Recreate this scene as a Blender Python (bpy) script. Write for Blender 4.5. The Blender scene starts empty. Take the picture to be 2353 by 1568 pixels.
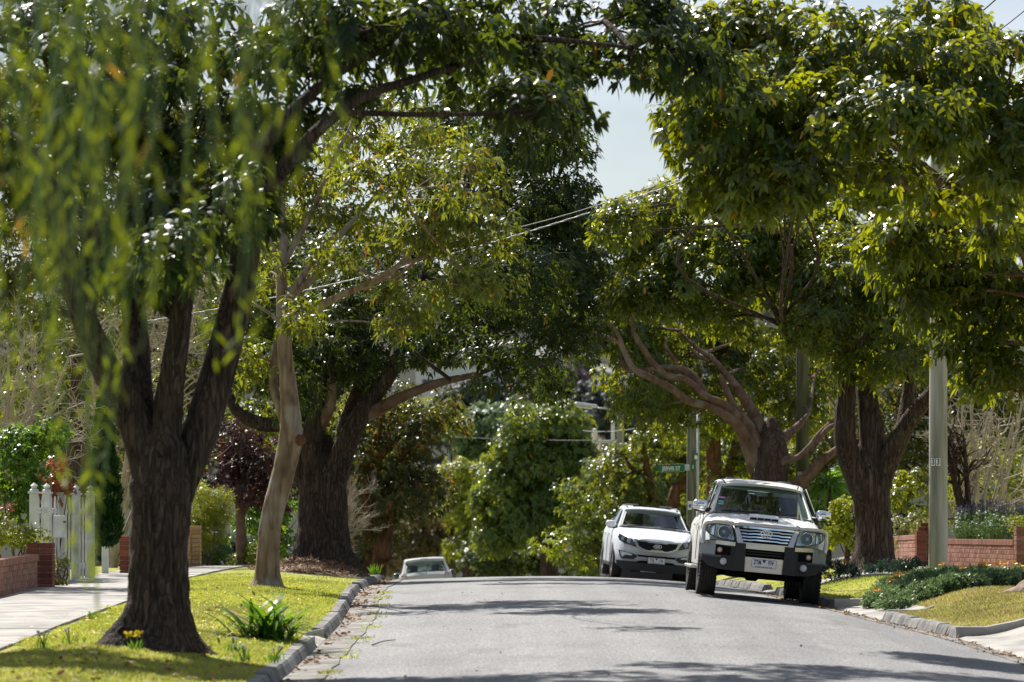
import bpy, bmesh, math, random, zlib
import numpy as np
from mathutils import Vector, Matrix, Euler
random.seed(7)
RNG = np.random.default_rng(7)
SC = bpy.context.scene
COL = SC.collection
R = math.radians
PI = math.pi

# ------------------------------------------------------------------ camera, sky, sun, exposure
EYE = 1.6            # camera height; the road runs along +Y, X to the right
cam_d = bpy.data.cameras.new('camera')
cam_d.sensor_width = 36.0
cam_d.lens = 135.0
cam_d.shift_y = 0.1746
cam_d.clip_start = 0.3
cam_d.clip_end = 6000
cam_d.dof.use_dof = True
cam_d.dof.focus_distance = 60.0
cam_d.dof.aperture_fstop = 3.0
cam_o = bpy.data.objects.new('camera', cam_d)
cam_o.location = (0, 0, EYE)
cam_o.rotation_euler = (R(90), 0, 0)
COL.objects.link(cam_o)
SC.camera = cam_o

SUN_AZ = 27.0        # degrees to the left of the view axis, ahead of the camera
SUN_EL = 49.0
world = bpy.data.worlds.new('World')
SC.world = world
world.use_nodes = True
wn, wl = world.node_tree.nodes, world.node_tree.links
wn.clear()
w_out = wn.new('ShaderNodeOutputWorld')
w_bg = wn.new('ShaderNodeBackground')
w_sky = wn.new('ShaderNodeTexSky')
w_sky.sky_type = 'NISHITA'
w_sky.sun_disc = False
w_sky.sun_elevation = R(SUN_EL)
w_sky.sun_rotation = R(-SUN_AZ)
w_sky.air_density = 1.0
w_sky.dust_density = 1.2
w_sky.ozone_density = 1.0
# broken cloud layer: noise on the direction, over the whole sky
w_tc = wn.new('ShaderNodeTexCoord')
w_map = wn.new('ShaderNodeMapping')
w_map.inputs['Scale'].default_value = (1, 1, 2.6)
w_map.inputs['Location'].default_value = (3.1, 0.2, 1.7)
w_n = wn.new('ShaderNodeTexNoise')
w_n.inputs['Scale'].default_value = 3.2
w_n.inputs['Detail'].default_value = 8
w_n.inputs['Roughness'].default_value = 0.55
w_r = wn.new('ShaderNodeValToRGB')
w_r.color_ramp.elements[0].position = 0.45
w_r.color_ramp.elements[1].position = 0.68
w_r.color_ramp.elements[0].color = (0.05, 0.05, 0.05, 1)
w_r.color_ramp.elements[1].color = (0.78, 0.78, 0.78, 1)
w_mix = wn.new('ShaderNodeMix')
w_mix.data_type = 'RGBA'
w_mix.inputs[7].default_value = (9.8, 10.5, 11.7, 1)
wl.new(w_tc.outputs['Generated'], w_map.inputs['Vector'])
wl.new(w_map.outputs['Vector'], w_n.inputs['Vector'])
wl.new(w_n.outputs['Fac'], w_r.inputs['Fac'])
wl.new(w_r.outputs['Color'], w_mix.inputs[0])
wl.new(w_sky.outputs['Color'], w_mix.inputs[6])
wl.new(w_mix.outputs[2], w_bg.inputs['Color'])
w_bg.inputs['Strength'].default_value = 0.05
wl.new(w_bg.outputs[0], w_out.inputs['Surface'])

sun_d = bpy.data.lights.new('sun', 'SUN')
sun_d.energy = 5.0
sun_d.angle = R(0.53)
sun_d.color = (1.0, 0.95, 0.88)
sun_o = bpy.data.objects.new('sun', sun_d)
sun_vec = Vector((-math.sin(R(SUN_AZ)) * math.cos(R(SUN_EL)), math.cos(R(SUN_AZ)) * math.cos(R(SUN_EL)), math.sin(R(SUN_EL))))
sun_o.rotation_euler = (-sun_vec).to_track_quat('-Z', 'Y').to_euler()
sun_o.location = sun_vec * 60
COL.objects.link(sun_o)

SC.view_settings.view_transform = 'Standard'
SC.view_settings.look = 'None'
SC.view_settings.exposure = 0.92
SC.view_settings.gamma = 1.0
SC.view_settings.use_curve_mapping = False
SC.render.engine = 'CYCLES'
SC.cycles.max_bounces = 6
SC.cycles.diffuse_bounces = 2
SC.cycles.glossy_bounces = 3
SC.cycles.transmission_bounces = 4
SC.cycles.transparent_max_bounces = 12
SC.cycles.volume_bounces = 0
SC.cycles.caustics_reflective = False
SC.cycles.caustics_refractive = False
SC.cycles.sample_clamp_indirect = 6.0
SC.cycles.use_denoising = True
try:
    SC.cycles.denoiser = 'OPENIMAGEDENOISE'
    SC.cycles.denoising_prefilter = 'ACCURATE'
except Exception:
    pass
SC.cycles.use_adaptive_sampling = False

# ------------------------------------------------------------------ helpers
def T(ox, oy, D):
    """a sight line read off the photograph, taken out to distance D metres"""
    return np.array(((ox - 1176.5) / 8824.0 * D, D, EYE + (1195.0 - oy) / 8824.0 * D))

def tag(o, label=None, cat=None, group=None, kind=None):
    if label: o['label'] = label
    if cat: o['category'] = cat
    if group: o['group'] = group
    if kind: o['kind'] = kind
    return o

def empty(name, loc=(0, 0, 0), rot=(0, 0, 0), label=None, cat=None, group=None, kind=None, parent=None):
    o = bpy.data.objects.new(name, None)
    o.location = loc
    o.rotation_euler = rot
    o.empty_display_size = 0.2
    COL.objects.link(o)
    if parent: o.parent = parent
    return tag(o, label, cat, group, kind)

def link_mesh(name, me, mat=None, parent=None, loc=None, rot=None, kind=None):
    o = bpy.data.objects.new(name, me)
    if mat is not None and len(me.materials) == 0:
        me.materials.append(mat)
    if parent: o.parent = parent
    if loc is not None: o.location = loc
    if rot is not None: o.rotation_euler = rot
    COL.objects.link(o)
    if kind: o['kind'] = kind
    return o

def smooth_mesh(me, on=True):
    me.polygons.foreach_set('use_smooth', np.full(len(me.polygons), on, dtype=bool))

def pymesh(name, V, F, smooth=False):
    me = bpy.data.meshes.new(name)
    me.from_pydata([tuple(map(float, v)) for v in V], [], F)
    if smooth: smooth_mesh(me)
    me.update()
    return me

def npmesh(name, V, F, tint=None, smooth=False):
    """V (n,3) float, F (m,k) int, all faces with k corners"""
    V = np.ascontiguousarray(V, dtype=np.float32)
    F = np.ascontiguousarray(F, dtype=np.int32)
    k = F.shape[1]
    me = bpy.data.meshes.new(name)
    me.vertices.add(len(V))
    me.vertices.foreach_set('co', V.ravel())
    me.loops.add(F.size)
    me.loops.foreach_set('vertex_index', F.ravel())
    me.polygons.add(len(F))
    me.polygons.foreach_set('loop_start', np.arange(0, F.size, k, dtype=np.int32))
    try:
        me.polygons.foreach_set('loop_total', np.full(len(F), k, dtype=np.int32))
    except Exception:
        pass
    if smooth: smooth_mesh(me)
    if tint is not None:
        a = me.attributes.new('tint', 'FLOAT', 'POINT')
        a.data.foreach_set('value', np.ascontiguousarray(tint, dtype=np.float32))
    me.update()
    return me

def obj(name, V, F, mat, parent=None, smooth=False, world=False, kind=None):
    """mesh object; with world=True the vertices are world ones and the parent is an unrotated Empty"""
    V = np.asarray(V, dtype=float)
    if world and parent is not None:
        V = V - np.array(parent.location)
    me = pymesh(name, V, F, smooth)
    return link_mesh(name, me, mat, parent, kind=kind)

class MB:
    """collects simple solids into one mesh"""
    def __init__(self):
        self.V, self.F = [], []
    def add(self, V, F):
        n = len(self.V)
        self.V += [tuple(v) for v in V]
        self.F += [tuple(i + n for i in f) for f in F]
        return self
    def box(self, c, s, rz=0, taper=1.0, ry=0, rx=0):
        hx, hy, hz = s[0] / 2, s[1] / 2, s[2] / 2
        pts = []
        rot = Euler((rx, ry, rz)).to_matrix()
        for z in (-hz, hz):
            k = 1 if z < 0 else taper
            for x, y in ((-hx, -hy), (hx, -hy), (hx, hy), (-hx, hy)):
                p = rot @ Vector((x * k, y * k, z))
                pts.append((p.x + c[0], p.y + c[1], p.z + c[2]))
        return self.add(pts, [(0, 3, 2, 1), (4, 5, 6, 7), (0, 1, 5, 4), (1, 2, 6, 5), (2, 3, 7, 6), (3, 0, 4, 7)])
    def bbox(self, c, s, b=0.01, rz=0, ry=0, rx=0):
        """box with chamfered vertical and horizontal edges"""
        bm = bmesh.new()
        bmesh.ops.create_cube(bm, size=1.0)
        bmesh.ops.scale(bm, vec=s, verts=bm.verts)
        bmesh.ops.bevel(bm, geom=list(bm.edges), offset=b, segments=1, affect='EDGES', profile=0.5)
        M = Matrix.Translation(c) @ Euler((rx, ry, rz)).to_matrix().to_4x4()
        bm.transform(M)
        bm.verts.index_update()
        self.add([v.co[:] for v in bm.verts], [[v.index for v in f.verts] for f in bm.faces])
        bm.free()
        return self
    def tube(self, pts, rad, seg=8, caps=True, squash=1.0):
        V, F = tube_geo(pts, rad, seg, caps)
        return self.add(V, F)
    def cyl(self, p0, p1, r0, r1=None, seg=16):
        return self.tube([p0, p1], [r0, r0 if r1 is None else r1], seg)
    def lathe(self, prof, seg=24, M=None):
        """prof: (radius, height) pairs about local Z"""
        V, F = [], []
        n = len(prof)
        for i in range(seg):
            a = 2 * PI * i / seg
            for r, h in prof:
                V.append(Vector((r * math.cos(a), r * math.sin(a), h)))
        for i in range(seg):
            j = (i + 1) % seg
            for k in range(n - 1):
                F.append((i * n + k, j * n + k, j * n + k + 1, i * n + k + 1))
        if M is not None: V = [M @ v for v in V]
        return self.add([v[:] for v in V], F)
    def prism(self, poly, y0, y1):
        """polygon in (x,z), extruded from y0 to y1"""
        n = len(poly)
        V = [(x, y0, z) for x, z in poly] + [(x, y1, z) for x, z in poly]
        F = [tuple(range(n)), tuple(range(2 * n - 1, n - 1, -1))]
        F += [(i, i + n, (i + 1) % n + n, (i + 1) % n) for i in range(n)]
        return self.add(V, F)
    def build(self, name, mat, parent=None, smooth=False, world=False, kind=None):
        o = obj(name, self.V, self.F, mat, parent, smooth, world, kind)
        bm = bmesh.new(); bm.from_mesh(o.data)
        bmesh.ops.recalc_face_normals(bm, faces=bm.faces)
        bm.to_mesh(o.data); bm.free()
        return o

def catmull(pts, n):
    P = np.asarray(pts, dtype=float)
    if len(P) == 2:
        t = np.linspace(0, 1, max(2, n // 2))[:, None]
        return P[0] * (1 - t) + P[1] * t
    Q = np.vstack([2 * P[0] - P[1], P, 2 * P[-1] - P[-2]])
    out = []
    m = max(2, n // (len(P) - 1))
    for i in range(len(P) - 1):
        p0, p1, p2, p3 = Q[i:i + 4]
        for t in np.linspace(0, 1, m, endpoint=False):
            out.append(0.5 * (2 * p1 + (p2 - p0) * t + (2 * p0 - 5 * p1 + 4 * p2 - p3) * t * t + (3 * p1 - p0 - 3 * p2 + p3) * t ** 3))
    out.append(P[-1])
    return np.array(out)

def tube_geo(pts, rad, seg=8, caps=True, rough=0.0, lobes=None, seed=0):
    P = np.asarray(pts, dtype=float)
    n = len(P)
    rad = np.interp(np.linspace(0, 1, n), np.linspace(0, 1, len(rad)), rad)
    d = np.gradient(P, axis=0)
    d /= np.linalg.norm(d, axis=1)[:, None] + 1e-9
    up = np.array((0, 0, 1.0)) if abs(d[0][2]) < 0.9 else np.array((1.0, 0, 0))
    u = np.cross(d[0], up); u /= np.linalg.norm(u)
    V = []
    rr = np.random.default_rng(seed)
    ang = np.linspace(0, 2 * PI, seg, endpoint=False)
    ph = rr.uniform(0, 6.28, 6)
    for i in range(n):
        u = u - d[i] * np.dot(u, d[i]); u /= np.linalg.norm(u) + 1e-9
        v = np.cross(d[i], u)
        r = np.full(seg, rad[i])
        if rough:
            r = r * (1 + rough * (0.5 * np.sin(3 * ang + ph[0] + i * .35) + 0.35 * np.sin(5 * ang + ph[1] - i * .5) + 0.3 * np.sin(8 * ang + ph[2] + i * .9) + rr.uniform(-.35, .35, seg)))
        if lobes is not None:
            r = r * (1 + lobes[i] * (0.5 + 0.5 * np.sin(5 * ang + ph[3])) )
        for a, q in zip(ang, r):
            V.append(P[i] + q * (u * math.cos(a) + v * math.sin(a)))
    F = []
    for i in range(n - 1):
        for j in range(seg):
            k = (j + 1) % seg
            F.append((i * seg + j, i * seg + k, (i + 1) * seg + k, (i + 1) * seg + j))
    if caps:
        F.append(tuple(range(seg - 1, -1, -1)))
        F.append(tuple(range((n - 1) * seg, n * seg)))
    return V, F

# ------------------------------------------------------------------ materials
def nodes(m):
    m.use_nodes = True
    nt = m.node_tree
    nt.nodes.clear()
    o = nt.nodes.new('ShaderNodeOutputMaterial')
    return nt, nt.nodes, nt.links, o

def ramp(n, stops):
    r = n.new('ShaderNodeValToRGB')
    els = r.color_ramp.elements
    while len(els) < len(stops): els.new(0.5)
    for e, (p, c) in zip(els, stops):
        e.position = p
        e.color = (*c, 1) if len(c) == 3 else c
    return r

def mat(name, col, rough=0.6, metal=0.0, col2=None, scale=8.0, detail=4, bump=0.0, bscale=None, spec=0.5, stretch=(1, 1, 1), coat=0.0, contrast=(0.35, 0.65), island=0.0, emit=None, third=None):
    m = bpy.data.materials.new(name)
    nt, n, l, out = nodes(m)
    b = n.new('ShaderNodeBsdfPrincipled')
    l.new(b.outputs[0], out.inputs[0])
    b.inputs['Roughness'].default_value = rough
    b.inputs['Metallic'].default_value = metal
    b.inputs['Specular IOR Level'].default_value = spec
    b.inputs['Coat Weight'].default_value = coat
    b.inputs['Coat Roughness'].default_value = 0.04
    b.inputs['Base Color'].default_value = (*col, 1)
    if emit:
        b.inputs['Emission Color'].default_value = (*emit[0], 1)
        b.inputs['Emission Strength'].default_value = emit[1]
    if col2 is not None or bump:
        tc = n.new('ShaderNodeTexCoord')
        mp = n.new('ShaderNodeMapping')
        mp.inputs['Scale'].default_value = stretch
        l.new(tc.outputs['Object'], mp.inputs['Vector'])
    if col2 is not None:
        nz = n.new('ShaderNodeTexNoise')
        nz.inputs['Scale'].default_value = scale
        nz.inputs['Detail'].default_value = detail
        l.new(mp.outputs[0], nz.inputs['Vector'])
        stops = [(contrast[0], col), (contrast[1], col2)] if third is None else [(contrast[0], col), ((contrast[0] + contrast[1]) / 2, third), (contrast[1], col2)]
        r = ramp(n, stops)
        l.new(nz.outputs['Fac'], r.inputs[0])
        last = r.outputs[0]
        if island:
            oi = n.new('ShaderNodeObjectInfo')
            mr = n.new('ShaderNodeMapRange')
            mr.inputs['To Min'].default_value = 1 - island
            mr.inputs['To Max'].default_value = 1 + island
            l.new(oi.outputs['Random'], mr.inputs['Value'])
            mx = n.new('ShaderNodeMix'); mx.data_type = 'RGBA'; mx.blend_type = 'MULTIPLY'
            mx.inputs[0].default_value = 1
            l.new(last, mx.inputs[6]); l.new(mr.outputs[0], mx.inputs[7])
            last = mx.outputs[2]
        l.new(last, b.inputs['Base Color'])
    if bump:
        nb = n.new('ShaderNodeTexNoise')
        nb.inputs['Scale'].default_value = bscale or scale * 3
        nb.inputs['Detail'].default_value = 6
        l.new(mp.outputs[0], nb.inputs['Vector'])
        bp = n.new('ShaderNodeBump')
        bp.inputs['Strength'].default_value = bump
        bp.inputs['Distance'].default_value = 0.02
        l.new(nb.outputs['Fac'], bp.inputs['Height'])
        l.new(bp.outputs[0], b.inputs['Normal'])
    return m

def leaf_mat(name, dark, light, trans, tw=0.4, rough=0.35, odd=None, spec=0.5):
    """dark..light over the leaf tint, trans = colour of light passing through; odd = colour of the few old leaves"""
    m = bpy.data.materials.new(name)
    nt, n, l, out = nodes(m)
    at = n.new('ShaderNodeAttribute'); at.attribute_name = 'tint'
    stops = [(0.0, dark), (0.93, light)]
    if odd: stops += [(0.965, odd), (1.0, odd)]
    r = ramp(n, stops)
    l.new(at.outputs['Fac'], r.inputs[0])
    b = n.new('ShaderNodeBsdfPrincipled')
    b.inputs['Roughness'].default_value = rough
    b.inputs['Specular IOR Level'].default_value = spec
    l.new(r.outputs[0], b.inputs['Base Color'])
    tr = n.new('ShaderNodeBsdfTranslucent')
    stops = [(0.0, tuple(c * 0.4 for c in trans)), (0.93, trans)]
    if odd: stops += [(0.965, tuple(min(1, c * 1.5) for c in odd)), (1.0, odd)]
    r2 = ramp(n, stops)
    l.new(at.outputs['Fac'], r2.inputs[0])
    l.new(r2.outputs[0], tr.inputs['Color'])
    mx = n.new('ShaderNodeMixShader')
    mx.inputs[0].default_value = tw
    l.new(b.outputs[0], mx.inputs[1]); l.new(tr.outputs[0], mx.inputs[2])
    l.new(mx.outputs[0], out.inputs[0])
    return m

def bark_mat(name, col, col2, col3=None, bump=0.9, sz=0.2, scale=14, rough=0.9, crack=1.0, patch=None):
    m = bpy.data.materials.new(name)
    nt, n, l, out = nodes(m)
    b = n.new('ShaderNodeBsdfPrincipled'); l.new(b.outputs[0], out.inputs[0])
    b.inputs['Roughness'].default_value = rough; b.inputs['Specular IOR Level'].default_value = 0.2
    tc = n.new('ShaderNodeTexCoord')
    mp = n.new('ShaderNodeMapping'); mp.inputs['Scale'].default_value = (1, 1, sz); l.new(tc.outputs['Object'], mp.inputs['Vector'])
    wob = n.new('ShaderNodeTexNoise'); wob.inputs['Scale'].default_value = scale * .5; wob.inputs['Detail'].default_value = 4
    l.new(mp.outputs[0], wob.inputs['Vector'])
    add = n.new('ShaderNodeVectorMath'); add.operation = 'MULTIPLY_ADD'
    add.inputs[1].default_value = (.22, .22, .22); l.new(wob.outputs['Color'], add.inputs[0]); l.new(mp.outputs[0], add.inputs[2])
    vo = n.new('ShaderNodeTexVoronoi'); vo.feature = 'DISTANCE_TO_EDGE'; vo.inputs['Scale'].default_value = scale; l.new(add.outputs[0], vo.inputs['Vector'])
    nz = n.new('ShaderNodeTexNoise'); nz.inputs['Scale'].default_value = scale * 1.3; nz.inputs['Detail'].default_value = 8; l.new(add.outputs[0], nz.inputs['Vector'])
    big = n.new('ShaderNodeTexNoise'); big.inputs['Scale'].default_value = 2.2; big.inputs['Detail'].default_value = 5; l.new(tc.outputs['Object'], big.inputs['Vector'])
    c3 = col3 or tuple((x + y) / 2 for x, y in zip(col, col2))
    r = ramp(n, [(0.3, col), (0.5, c3), (0.72, col2)]); l.new(nz.outputs['Fac'], r.inputs[0])
    last = r.outputs[0]
    if patch:
        pr = ramp(n, [(0.50, (0, 0, 0)), (0.62, (1, 1, 1))]); l.new(big.outputs['Fac'], pr.inputs[0])
        mx = n.new('ShaderNodeMix'); mx.data_type = 'RGBA'; mx.inputs[7].default_value = (*patch, 1)
        l.new(pr.outputs[0], mx.inputs[0]); l.new(last, mx.inputs[6]); last = mx.outputs[2]
    ck = ramp(n, [(0.0, (1 - .6 * crack,) * 3), (0.22, (1, 1, 1))]); l.new(vo.outputs['Distance'], ck.inputs[0])
    mu = n.new('ShaderNodeMix'); mu.data_type = 'RGBA'; mu.blend_type = 'MULTIPLY'; mu.inputs[0].default_value = 1
    l.new(last, mu.inputs[6]); l.new(ck.outputs[0], mu.inputs[7]); l.new(mu.outputs[2], b.inputs['Base Color'])
    ma = n.new('ShaderNodeMath'); ma.operation = 'MULTIPLY_ADD'; ma.inputs[1].default_value = 1.2 * crack
    mi = n.new('ShaderNodeMath'); mi.operation = 'MINIMUM'; mi.inputs[1].default_value = 0.25; l.new(vo.outputs['Distance'], mi.inputs[0])
    l.new(mi.outputs[0], ma.inputs[0]); l.new(nz.outputs['Fac'], ma.inputs[2])
    bp = n.new('ShaderNodeBump'); bp.inputs['Strength'].default_value = bump; bp.inputs['Distance'].default_value = 0.06
    l.new(ma.outputs[0], bp.inputs['Height']); l.new(bp.outputs[0], b.inputs['Normal'])
    return m

def glass_mat(name, tint=(0.45, 0.5, 0.48), k=0.12):
    m = bpy.data.materials.new(name)
    nt, n, l, out = nodes(m)
    tr = n.new('ShaderNodeBsdfTransparent'); tr.inputs[0].default_value = (*tint, 1)
    gl = n.new('ShaderNodeBsdfGlossy'); gl.inputs['Roughness'].default_value = 0.015
    gl.inputs[0].default_value = (0.9, 0.95, 1, 1)
    fr = n.new('ShaderNodeFresnel'); fr.inputs[0].default_value = 1.5
    mr = n.new('ShaderNodeMath'); mr.operation = 'MULTIPLY_ADD'
    mr.inputs[1].default_value = 1.1; mr.inputs[2].default_value = 0.0
    ge = n.new('ShaderNodeNewGeometry')
    ir = n.new('ShaderNodeMapRange'); ir.inputs['To Min'].default_value = 1.5; ir.inputs['To Max'].default_value = 0.6667
    l.new(ge.outputs['Backfacing'], ir.inputs['Value']); l.new(ir.outputs[0], fr.inputs[0])
    l.new(fr.outputs[0], mr.inputs[0])
    mx = n.new('ShaderNodeMixShader')
    l.new(mr.outputs[0], mx.inputs[0]); l.new(tr.outputs[0], mx.inputs[1]); l.new(gl.outputs[0], mx.inputs[2])
    l.new(mx.outputs[0], out.inputs[0])
    return m

MT = {}
def asphalt_mat():
    m = bpy.data.materials.new('asphalt')
    nt, n, l, out = nodes(m)
    b = n.new('ShaderNodeBsdfPrincipled'); l.new(b.outputs[0], out.inputs[0])
    b.inputs['Roughness'].default_value = 0.8; b.inputs['Specular IOR Level'].default_value = 0.3
    tc = n.new('ShaderNodeTexCoord')
    def noise(scale, detail, sc=(1, 1, 1)):
        mp = n.new('ShaderNodeMapping'); mp.inputs['Scale'].default_value = sc
        l.new(tc.outputs['Object'], mp.inputs['Vector'])
        z = n.new('ShaderNodeTexNoise'); z.inputs['Scale'].default_value = scale; z.inputs['Detail'].default_value = detail
        l.new(mp.outputs[0], z.inputs['Vector']); return z.outputs['Fac']
    def mul(a, bsock, fac=1.0):
        x = n.new('ShaderNodeMix'); x.data_type = 'RGBA'; x.blend_type = 'MULTIPLY'; x.inputs[0].default_value = fac
        l.new(a, x.inputs[6]); l.new(bsock, x.inputs[7]); return x.outputs[2]
    base = ramp(n, [(0.3, (0.155, 0.155, 0.158)), (0.7, (0.20, 0.198, 0.196))]); l.new(noise(0.5, 6), base.inputs[0])
    grain = ramp(n, [(0.33, (0.55, 0.55, 0.56)), (0.5, (1, 1, 1)), (0.68, (1.5, 1.48, 1.45))]); l.new(noise(38, 3, (1, .45, 1)), grain.inputs[0])
    track = ramp(n, [(0.35, (0.86, 0.86, 0.87)), (0.65, (1.10, 1.10, 1.09))]); l.new(noise(1.1, 3, (1.4, .03, 1)), track.inputs[0])
    stain = ramp(n, [(0.28, (0.6, 0.6, 0.61)), (0.42, (1, 1, 1))]); l.new(noise(1.6, 5, (1, .3, 1)), stain.inputs[0])
    c = mul(mul(mul(base.outputs[0], grain.outputs[0]), track.outputs[0]), stain.outputs[0], 0.75)
    l.new(c, b.inputs['Base Color'])
    bp = n.new('ShaderNodeBump'); bp.inputs['Strength'].default_value = 0.6; bp.inputs['Distance'].default_value = 0.02
    l.new(noise(60, 4), bp.inputs['Height']); l.new(bp.outputs[0], b.inputs['Normal'])
    return m
MT['asphalt'] = asphalt_mat()
MT['kerb'] = mat('bluestone', (0.10, 0.10, 0.105), 0.85, col2=(0.24, 0.23, 0.215), scale=9, detail=8, bump=0.8, bscale=22, spec=0.2, stretch=(1, 1, 0.35), island=0.25)
MT['concrete'] = mat('concrete', (0.20, 0.19, 0.175), 0.85, col2=(0.34, 0.325, 0.30), scale=2.2, detail=8, bump=0.3, bscale=60, spec=0.25, island=0.10, third=(0.29, 0.275, 0.255))
MT['gutter'] = mat('gutter_stone', (0.13, 0.125, 0.115), 0.88, col2=(0.27, 0.255, 0.235), scale=4, detail=8, bump=0.6, bscale=40, spec=0.2, island=0.15)
MT['lawn'] = mat('lawn_soil', (0.13, 0.18, 0.035), 0.95, col2=(0.36, 0.29, 0.14), scale=1.6, detail=7, bump=0.6, bscale=60, spec=0.1, third=(0.26, 0.28, 0.055))
MT['earth'] = mat('earth', (0.012, 0.016, 0.012), 0.95, col2=(0.03, 0.034, 0.022), scale=1.3, detail=7, bump=0.6, bscale=20, spec=0.1)
MT['brick_red'] = mat('red_brick', (0.17, 0.068, 0.050), 0.85, col2=(0.29, 0.135, 0.10), scale=5, detail=6, bump=0.5, bscale=60, spec=0.2, island=0.3)
MT['brick_dark'] = mat('dark_red_brick', (0.13, 0.038, 0.026), 0.85, col2=(0.21, 0.065, 0.045), scale=5, detail=6, bump=0.5, bscale=60, spec=0.2, island=0.3)
MT['brick_pink'] = mat('pink_brick', (0.30, 0.145, 0.105), 0.85, col2=(0.40, 0.21, 0.155), scale=5, detail=6, bump=0.5, bscale=60, spec=0.2, island=0.22)
MT['brick_tan'] = mat('tan_brick', (0.36, 0.21, 0.10), 0.85, col2=(0.50, 0.33, 0.17), scale=5, detail=6, bump=0.5, bscale=60, spec=0.2, island=0.22)
MT['mortar'] = mat('mortar', (0.30, 0.26, 0.21), 0.95, col2=(0.38, 0.34, 0.28), scale=12, spec=0.1)
MT['cap_stone'] = mat('cap_stone', (0.17, 0.165, 0.16), 0.85, col2=(0.25, 0.24, 0.23), scale=8, bump=0.4, spec=0.2)
MT['white_wood'] = mat('white_painted_wood', (0.52, 0.53, 0.54), 0.55, col2=(0.68, 0.68, 0.68), scale=5, spec=0.3)
MT['pole'] = mat('pole_concrete', (0.22, 0.205, 0.155), 0.85, col2=(0.46, 0.43, 0.385), third=(0.37, 0.345, 0.30), scale=6, detail=8, bump=0.25, bscale=60, spec=0.2, stretch=(1, 1, 0.1))
MT['pole_moss'] = mat('pole_mossy_timber', (0.045, 0.05, 0.022), 0.9, col2=(0.13, 0.125, 0.07), scale=7, detail=8, bump=0.5, bscale=30, spec=0.15, stretch=(1, 1, 0.15))
MT['pole_mixed'] = mat('mossy_grey_timber', (0.07, 0.072, 0.04), 0.9, col2=(0.23, 0.215, 0.185), scale=9, detail=8, bump=0.5, bscale=30, spec=0.15, stretch=(1.5, 1, 0.06))
MT['pole_grey'] = mat('pole_grey_timber', (0.20, 0.185, 0.165), 0.9, col2=(0.34, 0.32, 0.29), scale=12, detail=8, bump=0.5, bscale=30, spec=0.15, stretch=(1, 1, 0.08))
MT['galv'] = mat('galvanised_steel', (0.46, 0.47, 0.48), 0.45, metal=0.5, col2=(0.56, 0.57, 0.58), scale=10, spec=0.5)
MT['green_sign'] = mat('green_sign', (0.006, 0.14, 0.05), 0.4, spec=0.5)
MT['white_sign'] = mat('white_sign', (0.78, 0.78, 0.76), 0.5)
MT['orange_sign'] = mat('orange_print', (0.45, 0.12, 0.02), 0.5)
MT['blue_sign'] = mat('blue_print', (0.02, 0.14, 0.48), 0.5)
MT['black_board'] = mat('black_board', (0.012, 0.013, 0.012), 0.5)
MT['lime_print'] = mat('lime_print', (0.20, 0.60, 0.02), 0.5)
MT['black_print'] = mat('black_print', (0.01, 0.01, 0.012), 0.6)
MT['wire'] = mat('aluminium_cable', (0.24, 0.25, 0.26), 0.6)
MT['wire_dark'] = mat('black_cable', (0.02, 0.02, 0.022), 0.6)
MT['white_paint'] = mat('white_car_paint', (0.80, 0.795, 0.77), 0.30, spec=0.35, coat=0.25)
MT['white_paint_cool'] = mat('cool_white_car_paint', (0.74, 0.77, 0.82), 0.28, spec=0.35, coat=0.3)
MT['cream_paint'] = mat('pale_silver_car_paint', (0.52, 0.50, 0.46), 0.3, metal=0.2, spec=0.5, coat=0.7)
MT['black_paint'] = mat('black_car_paint', (0.012, 0.013, 0.016), 0.3, spec=0.5, coat=0.9)
MT['silver_bar'] = mat('silver_grey_bar', (0.26, 0.27, 0.285), 0.38, metal=0.55, coat=0.2)
MT['grey_metal'] = mat('dark_grey_bumper', (0.055, 0.06, 0.068), 0.35, spec=0.5, coat=0.3)
MT['black_plastic'] = mat('black_plastic', (0.018, 0.018, 0.02), 0.55, spec=0.4)
MT['alloy'] = mat('brushed_alloy', (0.52, 0.505, 0.48), 0.28, metal=1.0, col2=(0.60, 0.58, 0.555), scale=30, stretch=(0.1, 1, 1))
MT['chrome'] = mat('chrome', (0.80, 0.81, 0.83), 0.06, metal=1.0)
MT['tyre'] = mat('tyre_rubber', (0.022, 0.021, 0.020), 0.85, col2=(0.035, 0.033, 0.030), scale=20, spec=0.3)
MT['dark_void'] = mat('dark_void', (0.006, 0.006, 0.006), 0.9, spec=0.1)
MT['interior'] = mat('car_interior', (0.035, 0.036, 0.037), 0.8, spec=0.2)
MT['seat'] = mat('car_seat_cloth', (0.10, 0.10, 0.10), 0.9, col2=(0.14, 0.14, 0.14), scale=40, spec=0.1)
MT['glass'] = glass_mat('windscreen_glass', (0.42, 0.50, 0.47))
MT['glass_light'] = glass_mat('rear_window_glass', (0.62, 0.74, 0.72))
MT['lens'] = glass_mat('lamp_lens', (0.86, 0.9, 0.92))
MT['amber'] = mat('amber_lens', (0.35, 0.10, 0.03), 0.25, coat=0.8)
MT['red_lens'] = mat('red_lens', (0.42, 0.012, 0.012), 0.2, coat=0.9)
MT['clear_lens'] = mat('frosted_lens', (0.55, 0.56, 0.56), 0.2, coat=0.9)
MT['plate'] = mat('number_plate', (0.70, 0.70, 0.70), 0.4)
MT['plate_ink'] = mat('plate_ink', (0.012, 0.018, 0.10), 0.5)
MT['teal_tint'] = glass_mat('teal_tint_band', (0.04, 0.30, 0.26))
MT['pink_paper'] = mat('pink_sticker', (0.55, 0.22, 0.50), 0.6)
MT['green_paper'] = mat('green_sticker', (0.10, 0.42, 0.26), 0.6)
MT['slate_roof'] = mat('grey_roof', (0.15, 0.15, 0.16), 0.8, col2=(0.2, 0.2, 0.21), scale=3)
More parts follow.
